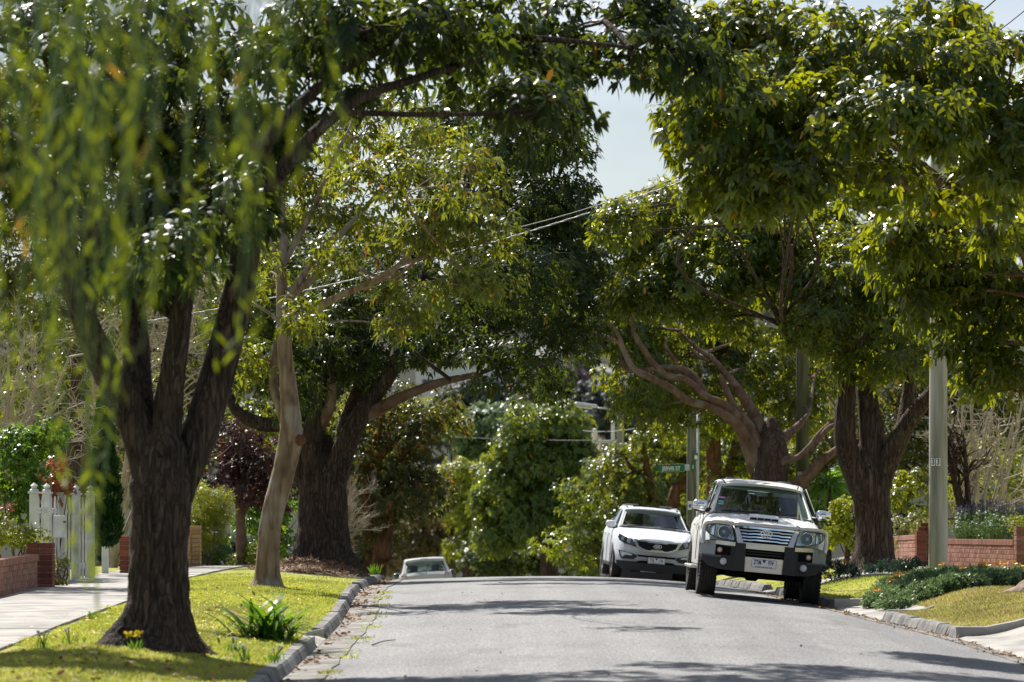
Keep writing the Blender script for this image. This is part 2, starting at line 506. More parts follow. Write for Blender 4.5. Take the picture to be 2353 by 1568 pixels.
MT['terracotta'] = mat('terracotta_roof', (0.28, 0.10, 0.05), 0.8, col2=(0.36, 0.15, 0.08), scale=3)
MT['render_white'] = mat('white_render', (0.62, 0.62, 0.60), 0.8, col2=(0.70, 0.70, 0.68), scale=1)
MT['render_tan'] = mat('tan_render', (0.42, 0.34, 0.25), 0.8, col2=(0.50, 0.41, 0.31), scale=1)
MT['window'] = mat('house_window', (0.05, 0.06, 0.07), 0.1, spec=0.6)

MT['bark_dark'] = bark_mat('dark_fissured_bark', (0.026, 0.019, 0.015), (0.145, 0.105, 0.084), (0.068, 0.049, 0.040), 1.0, 0.13, 17, patch=(0.092, 0.062, 0.046))
MT['bark_brown'] = bark_mat('brown_bark', (0.042, 0.027, 0.02), (0.18, 0.12, 0.09), (0.094, 0.061, 0.046), 1.0, 0.11, 16, patch=(0.12, 0.085, 0.068))
MT['bark_smooth'] = bark_mat('smooth_pinkish_bark', (0.085, 0.048, 0.032), (0.20, 0.125, 0.088), (0.14, 0.083, 0.057), 0.5, 0.4, 6, 0.8, 0.35, (0.20, 0.145, 0.112))
MT['bark_gum'] = bark_mat('smooth_grey_tan_bark', (0.14, 0.085, 0.055), (0.36, 0.275, 0.205), (0.25, 0.175, 0.12), 0.7, 0.22, 7, 0.8, 0.5, (0.30, 0.255, 0.21))
MT['bark_rust'] = bark_mat('rusty_bark', (0.10, 0.045, 0.022), (0.27, 0.135, 0.07), (0.17, 0.08, 0.04), 0.7, 0.25, 8, 0.9, 0.6)
MT['twig_pale'] = mat('pale_twigs', (0.30, 0.25, 0.20), 0.9, col2=(0.44, 0.38, 0.31), scale=6, spec=0.2)
MT['twig'] = mat('brown_twigs', (0.09, 0.055, 0.035), 0.9, col2=(0.17, 0.11, 0.075), scale=6, spec=0.2)
MT['stem_green'] = mat('green_stem', (0.07, 0.13, 0.02), 0.7)

LM = {}
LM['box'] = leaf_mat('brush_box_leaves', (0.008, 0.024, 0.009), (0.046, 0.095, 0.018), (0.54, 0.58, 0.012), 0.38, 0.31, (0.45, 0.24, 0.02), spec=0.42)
LM['box_dark'] = leaf_mat('dark_box_leaves', (0.005, 0.016, 0.008), (0.024, 0.052, 0.016), (0.20, 0.26, 0.012), 0.30, 0.38, (0.25, 0.12, 0.02), spec=0.28)  # darker copy of the box leaves, crown shade deepened in the colour
LM['gum'] = leaf_mat('olive_gum_leaves', (0.028, 0.048, 0.012), (0.090, 0.125, 0.024), (0.40, 0.43, 0.020), 0.42, 0.33, (0.50, 0.24, 0.02), spec=0.4)
LM['willow'] = leaf_mat('hanging_green_leaves', (0.030, 0.048, 0.008), (0.095, 0.120, 0.010), (0.27, 0.32, 0.005), 0.46, 0.36, (0.45, 0.25, 0.02))
LM['box_far'] = leaf_mat('sun_tinted_box_leaves', (0.028, 0.064, 0.018), (0.105, 0.165, 0.032), (0.44, 0.50, 0.022), 0.40, 0.28, (0.40, 0.22, 0.02))  # lighter copy of the box leaves, sunlight on the crowns put into the colour
LM['olive'] = leaf_mat('olive_red_leaves', (0.022, 0.036, 0.012), (0.080, 0.092, 0.026), (0.34, 0.34, 0.03), 0.40, 0.36, (0.38, 0.09, 0.03), spec=0.35)
LM['brown'] = leaf_mat('brownish_leaves', (0.055, 0.045, 0.022), (0.14, 0.11, 0.05), (0.32, 0.25, 0.06), 0.4, 0.45, (0.30, 0.12, 0.04))
LM['yellow'] = leaf_mat('yellow_green_leaves', (0.075, 0.115, 0.012), (0.20, 0.24, 0.02), (0.50, 0.52, 0.02), 0.45, 0.36)
LM['lime'] = leaf_mat('lime_flower_heads', (0.20, 0.24, 0.012), (0.42, 0.44, 0.02), (0.55, 0.58, 0.03), 0.4, 0.6)
LM['bright'] = leaf_mat('bright_green_leaves', (0.035, 0.095, 0.012), (0.09, 0.20, 0.022), (0.28, 0.46, 0.025), 0.45, 0.36)
LM['purple'] = leaf_mat('purple_leaves', (0.022, 0.010, 0.012), (0.060, 0.024, 0.026), (0.16, 0.05, 0.045), 0.36, 0.4)
LM['redtip'] = leaf_mat('red_tip_leaves', (0.10, 0.05, 0.016), (0.33, 0.075, 0.028), (0.55, 0.14, 0.04), 0.42, 0.3)
LM['conifer'] = leaf_mat('dark_cypress_sprays', (0.008, 0.032, 0.008), (0.020, 0.070, 0.014), (0.04, 0.13, 0.012), 0.3, 0.55, spec=0.2)
LM['variegated'] = leaf_mat('pale_variegated_leaves', (0.12, 0.16, 0.05), (0.38, 0.36, 0.16), (0.5, 0.48, 0.12), 0.4, 0.4)
LM['grey'] = leaf_mat('grey_green_leaves', (0.045, 0.090, 0.038), (0.125, 0.195, 0.090), (0.22, 0.34, 0.10), 0.38, 0.40)
LM['darkbush'] = leaf_mat('blue_dark_bush_leaves', (0.010, 0.030, 0.022), (0.022, 0.055, 0.040), (0.04, 0.10, 0.04), 0.3, 0.4)
LM['hill'] = leaf_mat('haze_tinted_hill_leaves', (0.030, 0.042, 0.042), (0.065, 0.080, 0.078), (0.10, 0.12, 0.09), 0.3, 0.6)  # blue grey of distant haze put into the leaf colour
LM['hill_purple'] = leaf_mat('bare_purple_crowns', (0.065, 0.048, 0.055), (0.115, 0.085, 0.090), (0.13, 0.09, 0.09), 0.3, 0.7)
LM['petal_yellow'] = leaf_mat('yellow_petals', (0.60, 0.40, 0.01), (0.75, 0.55, 0.02), (0.8, 0.6, 0.03), 0.35, 0.5)
LM['petal_orange'] = leaf_mat('orange_petals', (0.65, 0.25, 0.005), (0.75, 0.38, 0.01), (0.8, 0.45, 0.02), 0.35, 0.5)
LM['petal_purple'] = leaf_mat('purple_petals', (0.30, 0.09, 0.36), (0.45, 0.18, 0.50), (0.5, 0.2, 0.5), 0.35, 0.5)
LM['petal_lavender'] = leaf_mat('lavender_petals', (0.07, 0.07, 0.12), (0.12, 0.115, 0.20), (0.13, 0.12, 0.2), 0.3, 0.6)
LM['petal_red'] = leaf_mat('red_petals', (0.45, 0.012, 0.03), (0.6, 0.03, 0.05), (0.6, 0.05, 0.05), 0.3, 0.5)
LM['petal_white'] = leaf_mat('white_petals', (0.6, 0.6, 0.55), (0.75, 0.75, 0.7), (0.7, 0.7, 0.6), 0.3, 0.5)
LM['grass'] = leaf_mat('grass_blades', (0.11, 0.19, 0.026), (0.40, 0.42, 0.085), (0.66, 0.68, 0.085), 0.45, 0.5, (0.46, 0.38, 0.18), spec=0.2)
LM['grass_dry'] = leaf_mat('dry_grass_blades', (0.20, 0.18, 0.055), (0.38, 0.31, 0.13), (0.55, 0.46, 0.17), 0.4, 0.6, (0.42, 0.33, 0.19), spec=0.2)
LM['litter'] = leaf_mat('fallen_leaves', (0.12, 0.055, 0.025), (0.34, 0.20, 0.10), (0.3, 0.16, 0.06), 0.2, 0.7)
LM['strap'] = leaf_mat('strap_leaves', (0.025, 0.085, 0.010), (0.075, 0.19, 0.018), (0.24, 0.44, 0.02), 0.4, 0.25)
LM['strap_dry'] = leaf_mat('dry_strap_leaves', (0.30, 0.17, 0.05), (0.5, 0.33, 0.13), (0.5, 0.3, 0.1), 0.3, 0.5)

# ------------------------------------------------------------------ the lie of the land
def pchip(xs, ys):
    xs, ys = np.array(xs, float), np.array(ys, float)
    h = np.diff(xs); dl = np.diff(ys) / h
    m = np.zeros_like(ys)
    m[0], m[-1] = dl[0], dl[-1]
    for i in range(1, len(xs) - 1):
        if dl[i - 1] * dl[i] > 0:
            w1, w2 = 2 * h[i] + h[i - 1], h[i] + 2 * h[i - 1]
            m[i] = (w1 + w2) / (w1 / dl[i - 1] + w2 / dl[i])
    def f(x):
        x = np.clip(np.asarray(x, float), xs[0], xs[-1])
        i = np.clip(np.searchsorted(xs, x) - 1, 0, len(xs) - 2)
        t = (x - xs[i]) / h[i]
        return ((1 + 2 * t) * (1 - t) ** 2 * ys[i] + t * (1 - t) ** 2 * h[i] * m[i] + t * t * (3 - 2 * t) * ys[i + 1] + t * t * (t - 1) * h[i] * m[i + 1])
    return f

ZC = pchip([-30, 0, 20, 35, 43, 50, 57, 65, 75, 83, 95, 121, 150, 200, 300, 420],
           [-1.62, -1.60, -1.56, -1.46, -1.32, -1.19, -1.09, -1.07, -1.12, -1.22, -1.52, -2.68, -4.2, -6.8, -10.5, -12.0])
KL = pchip([-30, 0, 36, 46, 62, 75, 90, 105, 121, 200, 420], [-2.4, -2.3, -2.2, -2.15, -2.45, -2.58, -2.95, -3.4, -4.3, -10.5, -32])
KR = pchip([-30, 0, 35, 43, 47, 52, 57, 62, 83, 100, 121, 200, 420], [5.9, 5.9, 5.85, 5.64, 5.43, 5.0, 4.70, 4.52, 4.45, 4.0, 2.6, -3.0, -24])
ZL = pchip([-30, 0, 30, 35, 38, 44, 55, 63, 72, 94, 110, 130, 160, 200, 420], [-1.5, -1.45, -1.38, -1.32, -1.26, -1.14, -1.0, -0.95, -0.94, -1.15, -1.65, -2.6, -4.0, -6.2, -11.5])
ZR = pchip([-30, 0, 35, 43, 52, 60, 76, 90, 110, 130, 160, 200, 420], [-1.4, -1.35, -1.25, -1.15, -1.0, -0.95, -0.97, -1.12, -1.75, -2.7, -4.2, -6.4, -11.5])

def road_z(x, D):
    c = 0.5 * (KL(D) + KR(D)); hw = 0.5 * (KR(D) - KL(D))
    u = (np.asarray(x, float) - c) / hw
    k = np.where(u < 0, 0.10, 0.22)
    return EYE + ZC(D) - k * u * u

def sstep(t):
    t = np.clip(t, 0, 1)
    return t * t * (3 - 2 * t)

KERB_H, KERB_W = 0.13, 0.16
CUT_L, CUT_R = ((42.65, 44.55), (62.6, 63.6)), ((39.1, 46.95), (52.05, 56.35), (66.05, 68.95))
def kerb_up(D, cuts):
    f = np.ones_like(np.asarray(D, float))
    for a, b in cuts: f = f * (1 - sstep((D - a + .25) / .3) * sstep((b + .25 - D) / .3))
    return f
def left_z(x, D):
    k = KL(D)
    z0 = road_z(k, D) + KERB_H * (.2 + .8 * kerb_up(D, CUT_L))
    t = (k - KERB_W - np.asarray(x, float)) / 2.5
    z1 = EYE + ZL(D)
    bump = 0.05 * np.sin(np.clip(t, 0, 1) * PI)
    return z0 + (z1 - z0) * sstep(t) + bump

def right_z(x, D):
    k = KR(D)
    z0 = road_z(k, D) + KERB_H * (.15 + .85 * kerb_up(D, CUT_R))
    t = (np.asarray(x, float) - k - KERB_W) / 1.7
    z1 = EYE + ZR(D)
    return z0 + (z1 - z0) * sstep(t)

def ground_z(x, D):
    x = np.asarray(x, float)
    r = np.where(x < KL(D), left_z(x, D), np.where(x > KR(D), right_z(x, D), road_z(x, D)))
    return r

def gz(x, D):
    return float(ground_z(x, D))

def sheet(name, Ds, xs_of, z_of, mat_, parent=None, kind='structure', dz=0.0, smooth=True):
    """grid surface: for every distance a row of x positions"""
    rows = [np.asarray(xs_of(d), float) for d in Ds]
    n = len(rows[0])
    V = np.concatenate([np.stack([r, np.full(n, d), z_of(r, d) + dz], 1) for r, d in zip(rows, Ds)])
    i = np.arange(len(Ds) - 1)[:, None] * n + np.arange(n - 1)[None, :]
    i = i.ravel()
    F = np.stack([i, i + 1, i + n + 1, i + n], 1)
    me = npmesh(name, V, F, smooth=smooth)
    return link_mesh(name, me, mat_, parent, kind=kind)

Dn = np.unique(np.concatenate([np.arange(-25, 30, 5), np.arange(30, 72, 0.25), np.arange(72, 130, 0.8), np.arange(130, 420, 6)]))
sheet('road', Dn, lambda d: np.linspace(KL(d) - 0.02, KR(d) + 0.02, 27), road_z, MT['asphalt'])
# grass verges, gardens behind the footpaths
FL0, FL1 = -2.78, -4.55       # left footpath, measured from the kerb line
FR0, FR1 = 2.75, 4.0
verge_l = sheet('left_verge_ground', Dn, lambda d: KL(d) - KERB_W - np.concatenate([np.linspace(0, 2.9, 14), [4.5, 6, 9, 14, 25, 50, 110, 240]]), left_z, MT['lawn'])
verge_r = sheet('right_verge_ground', Dn, lambda d: KR(d) + KERB_W + np.concatenate([np.linspace(0, 2.9, 14), [4.5, 6, 9, 14, 25, 50, 110, 240]]), right_z, MT['lawn'])
# valley floor and the hillside beyond
def hill_z(x, D):
    x = np.asarray(x, float)
    a = sstep((D - 470) / 520) * 62
    return EYE - 12.6 + a + 6 * np.sin(x * 0.011 + 1.0) * sstep((D - 440) / 300) + 2.5 * np.sin(x * 0.031 + D * 0.013) * sstep((D - 440) / 200)
sheet('hill', np.concatenate([np.arange(395, 1100, 15), [1300, 1700, 2400, 3500]]), lambda d: np.linspace(-700 - d * 0.4, 700 + d * 0.4, 60), hill_z, MT['earth'])

# kerbs: blocks of stone with a sloping face
def kerb_block(name, D0, D1, side, parent, m, gap=0.012, h=KERB_H, sub=2):
    ds = np.linspace(D0 + gap, D1 - gap, sub + 1)
    V, F = [], []
    s = -1 if side == 'l' else 1
    edge = KL if side == 'l' else KR
    jx, jz = random.uniform(-.008, .008), random.uniform(-.008, .008)
    for d in ds:
        k = float(edge(d)); z = float(road_z(k, d))
        prof = [(0.0, -0.12), (0.0, 0.02), (0.035, h - 0.03), (0.055, h), (KERB_W + 0.02, h + 0.004), (KERB_W + 0.02, -0.12)]
        for (a, b) in prof:
            V.append((k + s * a + (jx if b > 0 else 0), d, z + b + (jz if b > .05 else 0)))
    n = 6
    for i in range(len(ds) - 1):
        for j in range(n - 1):
            F.append((i * n + j, i * n + j + 1, (i + 1) * n + j + 1, (i + 1) * n + j))
    F.append(tuple(range(n)))
    F.append(tuple(range(len(V) - 1, len(V) - n - 1, -1)))
    b = MB().add(V, F)
    return b.build('kerb_stone', m, parent)

kerb_l = empty('left_kerb', kind='structure')
kerb_r = empty('right_kerb', kind='structure')
def kerb_run(D0, D1, side, parent, step=0.9, m='kerb'):
    n = max(1, round((D1 - D0) / step))
    for i in range(n):
        kerb_block('kerb_stone', D0 + (D1 - D0) * i / n, D0 + (D1 - D0) * (i + 1) / n, side, parent, MT[m])
kerb_run(24, 42.6, 'l', kerb_l)
kerb_run(44.6, 62.6, 'l', kerb_l)
kerb_run(63.6, 110, 'l', kerb_l, 1.2)
kerb_run(47.1, 52.0, 'r', kerb_r, 0.65)
kerb_run(56.4, 66.0, 'r', kerb_r, 0.8)
kerb_run(69.0, 112, 'r', kerb_r, 1.2)
kerb_run(24, 39.0, 'r', kerb_r, 1.0)

# gutter: a strip of stone setts along the left kerb, a narrow strip on the right
gut = empty('gutter', kind='structure')
def gutter_run(D0, D1, side, w, step):
    n = round((D1 - D0) / step)
    for i in range(n):
        a, b = D0 + (D1 - D0) * i / n + 0.012, D0 + (D1 - D0) * (i + 1) / n - 0.012
        edge = KL if side == 'l' else KR
        s = 1 if side == 'l' else -1
        V = []
        jz = random.uniform(0, 0.006)
        for d in (a, b):
            k = float(edge(d))
            ww = w * random.uniform(0.93, 1.07)
            for t in (0.004, ww):
                x = k + s * t
                V.append((x, d, float(road_z(x, d)) + 0.010 + jz))
        V += [(v[0], v[1], v[2] - 0.05) for v in V]
        MB().add(V, [(0, 1, 3, 2), (4, 6, 7, 5), (0, 4, 5, 1), (1, 5, 7, 3), (3, 7, 6, 2), (2, 6, 4, 0)]).build('gutter_stone', MT['gutter'], gut)
gutter_run(24, 80, 'l', 0.40, 0.95)
gutter_run(30, 80, 'r', 0.24, 0.95)

# concrete footpaths cut into slabs
def slab_run(parent, D0, D1, step, x0, x1, z_of, edge, th=0.06, dz=0.028):
    n = round((D1 - D0) / step)
    for i in range(n):
        a, b = D0 + (D1 - D0) * i / n + 0.009, D0 + (D1 - D0) * (i + 1) / n - 0.009
        V = []
        j = random.uniform(-.004, .004)
        for d in (a, b):
            k = float(edge(d))
            for x in np.linspace(k + x0, k + x1, 3):
                V.append((x, d, float(z_of(x, d)) + dz + j))
        V += [(v[0], v[1], v[2] - th) for v in V]
        F = [(0, 1, 4, 3), (1, 2, 5, 4), (6, 9, 10, 7), (7, 10, 11, 8), (0, 6, 7, 1), (1, 7, 8, 2), (2, 8, 11, 5), (5, 11, 10, 4), (4, 10, 9, 3), (3, 9, 6, 0)]
        MB().add(V, F).build('paving_slab', MT['concrete'], parent)
path_l = empty('left_footpath', kind='structure')
slab_run(path_l, 28, 108, 1.45, FL0, FL1, left_z, KL)
path_r = empty('right_footpath', kind='structure')
slab_run(path_r, 40, 110, 1.45, FR0, FR1, right_z, KR)

# driveway crossings: concrete aprons rising from the gutter
def apron(name, D0, D1, side, x1, sink=0.0):
    s = -1 if side == 'l' else 1
    edge = KL if side == 'l' else KR
    zof = left_z if side == 'l' else right_z
    ds = np.linspace(D0, D1, 24)
    ts = np.concatenate([np.linspace(0, 0.5, 6), np.linspace(0.6, x1, 6)])
    V = []
    for d in ds:
        k = float(edge(d))
        for t in ts:
            x = k + s * t
            r = float(road_z(k, d)) + 0.016
            V.append((x, d, r if t < .1 else max(r, float(zof(x, d)) + .022)))
    n = len(ts)
    F = [(i * n + j, i * n + j + 1, (i + 1) * n + j + 1, (i + 1) * n + j) for i in range(len(ds) - 1) for j in range(n - 1)]
    o = MB().add(V, F).build(name, MT['concrete'], smooth=True)
    o['kind'] = 'structure'
    return o
apron('driveway_apron', 39.2, 46.9, 'r', 2.7)
apron('driveway_apron', 52.1, 56.3, 'r', 0.8)
apron('driveway_apron', 66.1, 68.9, 'r', 2.7)
apron('drain_apron', 42.7, 44.5, 'l', 0.55)
apron('drain_apron', 62.65, 63.55, 'l', 0.5)
# kerb returns that edge the right-hand aprons
kret = empty('kerb_return', kind='structure')
for (D, x0, x1) in ((47.02, 0.0, 2.2), (52.06, 0.1, 0.75), (56.35, 0.0, 1.0), (44.55, None, 0), (42.65, None, 0)):
    if x0 is None:
        k = float(KL(D)); pts = [(k - 0.03 - 0.07 * i, D, float(road_z(k, D)) + KERB_H * (1 - .12 * i) - .02) for i in range(4)]
    else:
        k = float(KR(D)); pts = [(k + x0 + (x1 - x0) * t, D + 0.25 * t * t, max(gz(k + 0.2 + x0 + (x1 - x0) * t, D), float(road_z(k, D)) + KERB_H) - 0.0) for t in np.linspace(0, 1, 7)]
    for i in range(0, len(pts) - 1, 3):
        p = pts[i:i + 4]
        V, F = [], []
        for (x, y, z) in p:
            V += [(x, y - .09, z - .14), (x, y - .075, z - .01), (x, y - .05, z + .022), (x, y + .07, z + .026), (x, y + .09, z - .14)]
        for a in range(len(p) - 1):
            for b in range(4):
                F.append((a * 5 + b, a * 5 + b + 1, a * 5 + b + 6, a * 5 + b + 5))
        F += [(0, 1, 2, 3, 4), tuple(range(len(V) - 1, len(V) - 6, -1))]
        MB().add(V, F).build('kerb_stone', MT['concrete'], kret)

# ------------------------------------------------------------------ leaf geometry
def unit(a):
    return a / (np.linalg.norm(a, axis=-1, keepdims=True) + 1e-9)

def leaves_geo(P, Dr, N, L, W, droop=0.25, fold=0.18):
    """lance-shaped drooping leaves: 6 vertices and 4 triangles each"""
    Dr = unit(Dr)
    N = unit(N - Dr * np.sum(N * Dr, 1, keepdims=True))
    S = np.cross(Dr, N)
    L = L[:, None]; W = W[:, None]
    g = np.array((0, 0, -1.0))
    c1 = P + Dr * L * 0.34 + g * L * droop * 0.10
    c2 = P + Dr * L * (0.70 - 0.12 * droop) + g * L * droop * 0.42
    tip = P + Dr * L * (1 - 0.32 * droop) + g * L * droop
    s1, s2 = S * W * 0.46 , S * W * 0.40
    V = np.stack([P, c1 - s1, c1 + s1, c2 - s2, c2 + s2, tip], 1).reshape(-1, 3)
    b = np.arange(len(P))[:, None] * 6
    F = np.concatenate([b + np.array([[0, 1, 2]]), b + np.array([[2, 1, 3]]), b + np.array([[2, 3, 4]]), b + np.array([[4, 3, 5]])], 0)
    return V, F

def rand_dir(n, zlo=-1.0):
    z = RNG.uniform(zlo, 1, n); a = RNG.uniform(0, 2 * PI, n)
    r = np.sqrt(np.maximum(0, 1 - z * z))
    return np.stack([r * np.cos(a), r * np.sin(a), z], 1)

def rosettes(P, A, k, L, W, droop=0.25, phi=(70, 18), grav=0.25, tint0=None, tint_sd=0.16):
    """k leaves around each shoot tip P with axis A"""
    n = len(P)
    A = unit(A)
    t1 = unit(np.cross(A, RNG.normal(size=(n, 3))))
    t2 = np.cross(A, t1)
    Pn = np.repeat(P, k, 0); An = np.repeat(A, k, 0)
    th = (np.arange(k)[None, :] * 2.399 + RNG.uniform(0, 6.28, (n, 1))).ravel() + RNG.normal(0, .25, n * k)
    ph = np.radians(RNG.normal(phi[0], phi[1], n * k))
    rad = np.repeat(t1, k, 0) * np.cos(th)[:, None] + np.repeat(t2, k, 0) * np.sin(th)[:, None]
    D = An * np.cos(ph)[:, None] + rad * np.sin(ph)[:, None]
    D[:, 2] -= grav
    Ls = L * RNG.uniform(0.7, 1.25, n * k)
    Ws = W * RNG.uniform(0.75, 1.2, n * k)
    Pn = Pn + An * (RNG.uniform(-.35, .1, n * k) * L)[:, None]
    V, F = leaves_geo(Pn, D, An + RNG.normal(0, .25, An.shape), Ls, Ws, droop)
    if tint0 is None: tint0 = np.full(n, 0.5)
    tn = np.clip(np.repeat(tint0, k) + RNG.normal(0, tint_sd, n * k), 0, 0.92)
    return V, F, tn

DENS_K, RD_K = 1.75, 2.6
def crown_geo(blobs, L=0.13, W=0.045, sub=0.55, dens=1.0, rd=7.0, k=7, droop=0.3, grav=0.25, odd=0.006, phi=(70, 18), zlo=-0.75, flat=0.75):
    """blobs: (centre, (rx,ry,rz)); each is filled with tufts of leaf rosettes"""
    C, S, O = [], [], []
    hubs = []
    for c, r in blobs:
        c = np.array(c, float); r = np.array(r, float)
        area = 4 * PI * ((r[0] * r[1]) ** 1.6 / 3 + (r[0] * r[2]) ** 1.6 / 3 + (r[1] * r[2]) ** 1.6 / 3) ** (1 / 1.6)
        n = max(3, int(dens * DENS_K * area / (PI * sub * sub) * 1.15))
        d = rand_dir(n, zlo)
        f = RNG.uniform(0.45, 1.0, n) ** 0.6
        p = c + d * r * f[:, None]
        C.append(p); O.append(d); S.append(sub * RNG.uniform(0.6, 1.25, n))
        hubs.append((c, p))
    C = np.concatenate(C); O = np.concatenate(O); S = np.concatenate(S)
    nr = np.maximum(4, (rd * RD_K * 4 * PI * S * S * 0.6).astype(int))
    ci = np.repeat(np.arange(len(C)), nr)
    d = unit(rand_dir(len(ci), -0.8) + 0.35 * O[ci])
    rr = S[ci] * RNG.uniform(0.45, 1.05, len(ci))
    P = C[ci] + d * rr[:, None] * np.array((1, 1, flat))
    A = d * 0.7 + O[ci] * 0.3 + np.array((0, 0, 0.3)) + RNG.normal(0, .2, d.shape)
    ct = RNG.uniform(0.2, 0.75, len(C))
    V, F, t = rosettes(P, A, k, L, W, droop, phi, grav, ct[ci])
    m = RNG.random(len(t)) < odd
    t[m] = 1.0
    return V, F, np.repeat(t, 6), hubs

def leaf_obj(name, geo, mat_, parent=None, kind=None):
    V, F, t = geo[:3]
    if parent is not None: V = V - np.array(parent.location)
    me = npmesh(name, V, F, t)
    return link_mesh(name, me, mat_, parent, kind=kind)

def pxblob(ox, oy, rx, ry, D, depth=1.0):
    k = D / 8824.0
    return (T(ox, oy, D), (rx * k, (rx + ry) * 0.5 * k * depth, ry * k))

# ------------------------------------------------------------------ lawn grass
def grass_patch(name, mat_, n, dlo, dhi, side, t0, t1, h=(0.018, 0.045), w=0.009, odd=0.04, label=None, keep=None):
    D = RNG.uniform(dlo, dhi, n)
    t = RNG.uniform(t0, t1, n)
    if side == 'l': x = KL(D) - KERB_W - t; z = left_z(x, D)
    else: x = KR(D) + KERB_W + t; z = right_z(x, D)
    if t1 < 0: z = road_z(x, D) + 0.015
    if keep is not None:
        m = keep(x, D, t)
        x, D, z = x[m], D[m], z[m]
    n = len(x)
    P = np.stack([x, D, z - 0.004], 1)
    hh = RNG.uniform(h[0], h[1], n) * (0.7 + 0.6 * np.clip(np.sin(x * 3.1 + D * 1.7) * .5 + .5, 0, 1))
    a = RNG.uniform(0, 2 * PI, n)
    side_v = np.stack([np.cos(a), np.sin(a), np.zeros(n)], 1) * (w * RNG.uniform(.6, 1.3, n))[:, None]
    lean = RNG.normal(0, 0.75, (n, 2)) * hh[:, None]
    tip = P + np.stack([lean[:, 0], lean[:, 1], hh], 1)
    V = np.stack([P - side_v, P + side_v, tip], 1).reshape(-1, 3)
    F = np.arange(3 * n).reshape(-1, 3)
    tn = np.clip(0.5 + 0.22 * np.sin(x * 1.7 + 1) * np.sin(D * 0.9) + 0.22 * np.sin(x * 4.3 + D * 2.1) * np.sin(D * 3.1 - x * 1.3) + RNG.normal(0, .2, n), 0, .92)
    tn[RNG.random(n) < odd] = 1.0
    o = link_mesh(name, npmesh(name, V, F, np.repeat(tn, 3)), mat_)
    return tag(o, label, 'grass', kind='stuff')

def not_paved(x, D, t):
    ok = np.ones(len(x), bool)
    for a, b in ((39.2, 46.95), (52.0, 56.4), (66.0, 69.0)):
        ok &= ~((D > a) & (D < b) & (t < (.62 if a == 52.0 else 9)))
    return ok
def left_ok(x, D, t):
    edge = 2.55 + 0.12 * np.sin(D * 2.3) + 0.06 * np.sin(D * 7.1)
    ok = t < edge
    ok &= ~((D > 62.5) & (RNG.random(len(x)) < 0.93))
    ok &= ~((np.sin(x * 3.7 + D * .9) * np.sin(D * 2.3 - x * 1.9 + 1) > .62) & (RNG.random(len(x)) < .75))
    bare = (D < 37.6) & (np.sin(x * 2.9 + D * 1.3) > 0.35)
    return ok & ~(bare & (RNG.random(len(x)) < 0.7))
grass_patch('lawn_grass', LM['grass'], 240000, 30, 66, 'l', 0.0, 2.85, label='sunlit short green grass on the verge around the leaning gum', keep=left_ok)
grass_patch('lawn_grass', LM['grass_dry'], 40000, 30, 48, 'l', 0.0, 2.85, label='dry straw coloured grass round the foot of the big dark tree', odd=0.2, keep=lambda x, D, t: left_ok(x, D, t) & ((D < 38) | (np.abs(x + 3.6) < .5)))
grass_patch('lawn_grass', LM['grass_dry'], 50000, 46.6, 57, 'r', 0.0, 2.6, label='dry mown grass on the verge by the concrete pole', keep=not_paved)
grass_patch('lawn_grass', LM['grass'], 22000, 46.6, 72, 'r', 0.0, 2.6, label='greener grass mixed into the verge beyond the concrete pole', keep=not_paved)
grass_patch('gutter_weeds', LM['grass'], 5000, 36, 62, 'l', -0.72, -0.45, h=(.01, .035), label='green weeds growing along the edge of the left gutter',
            keep=lambda x, D, t: (np.sin(D * 1.9) + np.sin(D * 4.7 + 1) + RNG.normal(0, .7, len(D)) > 1.25))

# ------------------------------------------------------------------ vehicles
# car space: x to the right as seen from the camera, y away from the end that faces the camera, z up
def loft_half(ys, prof_of, close_front=True, close_back=True):
    """prof_of(y) -> half profile [(x,z)...] from the sill up to the centre line; mirrored"""
    rows = []
    for y in ys:
        h = prof_of(y)
        row = [(-x, y, z) for x, z in h] + [(x, y, z) for x, z in reversed(h[:-1])]
        rows.append(row)
    n = len(rows[0])
    V = [p for r in rows for p in r]
    F = [(i * n + j, i * n + j + 1, (i + 1) * n + j + 1, (i + 1) * n + j) for i in range(len(rows) - 1) for j in range(n - 1)]
    if close_front: F.append(tuple(range(n)))
    if close_back: F.append(tuple(range(len(V) - 1, len(V) - n - 1, -1)))
    return V, F

def smooth_by_angle(o, deg=35):
    me = o.data
    smooth_mesh(me)
    bm = bmesh.new(); bm.from_mesh(me)
    lim = R(deg)
    for e in bm.edges:
        if len(e.link_faces) == 2 and e.calc_face_angle(0) > lim: e.smooth = False
    bm.to_mesh(me); bm.free()
    return o

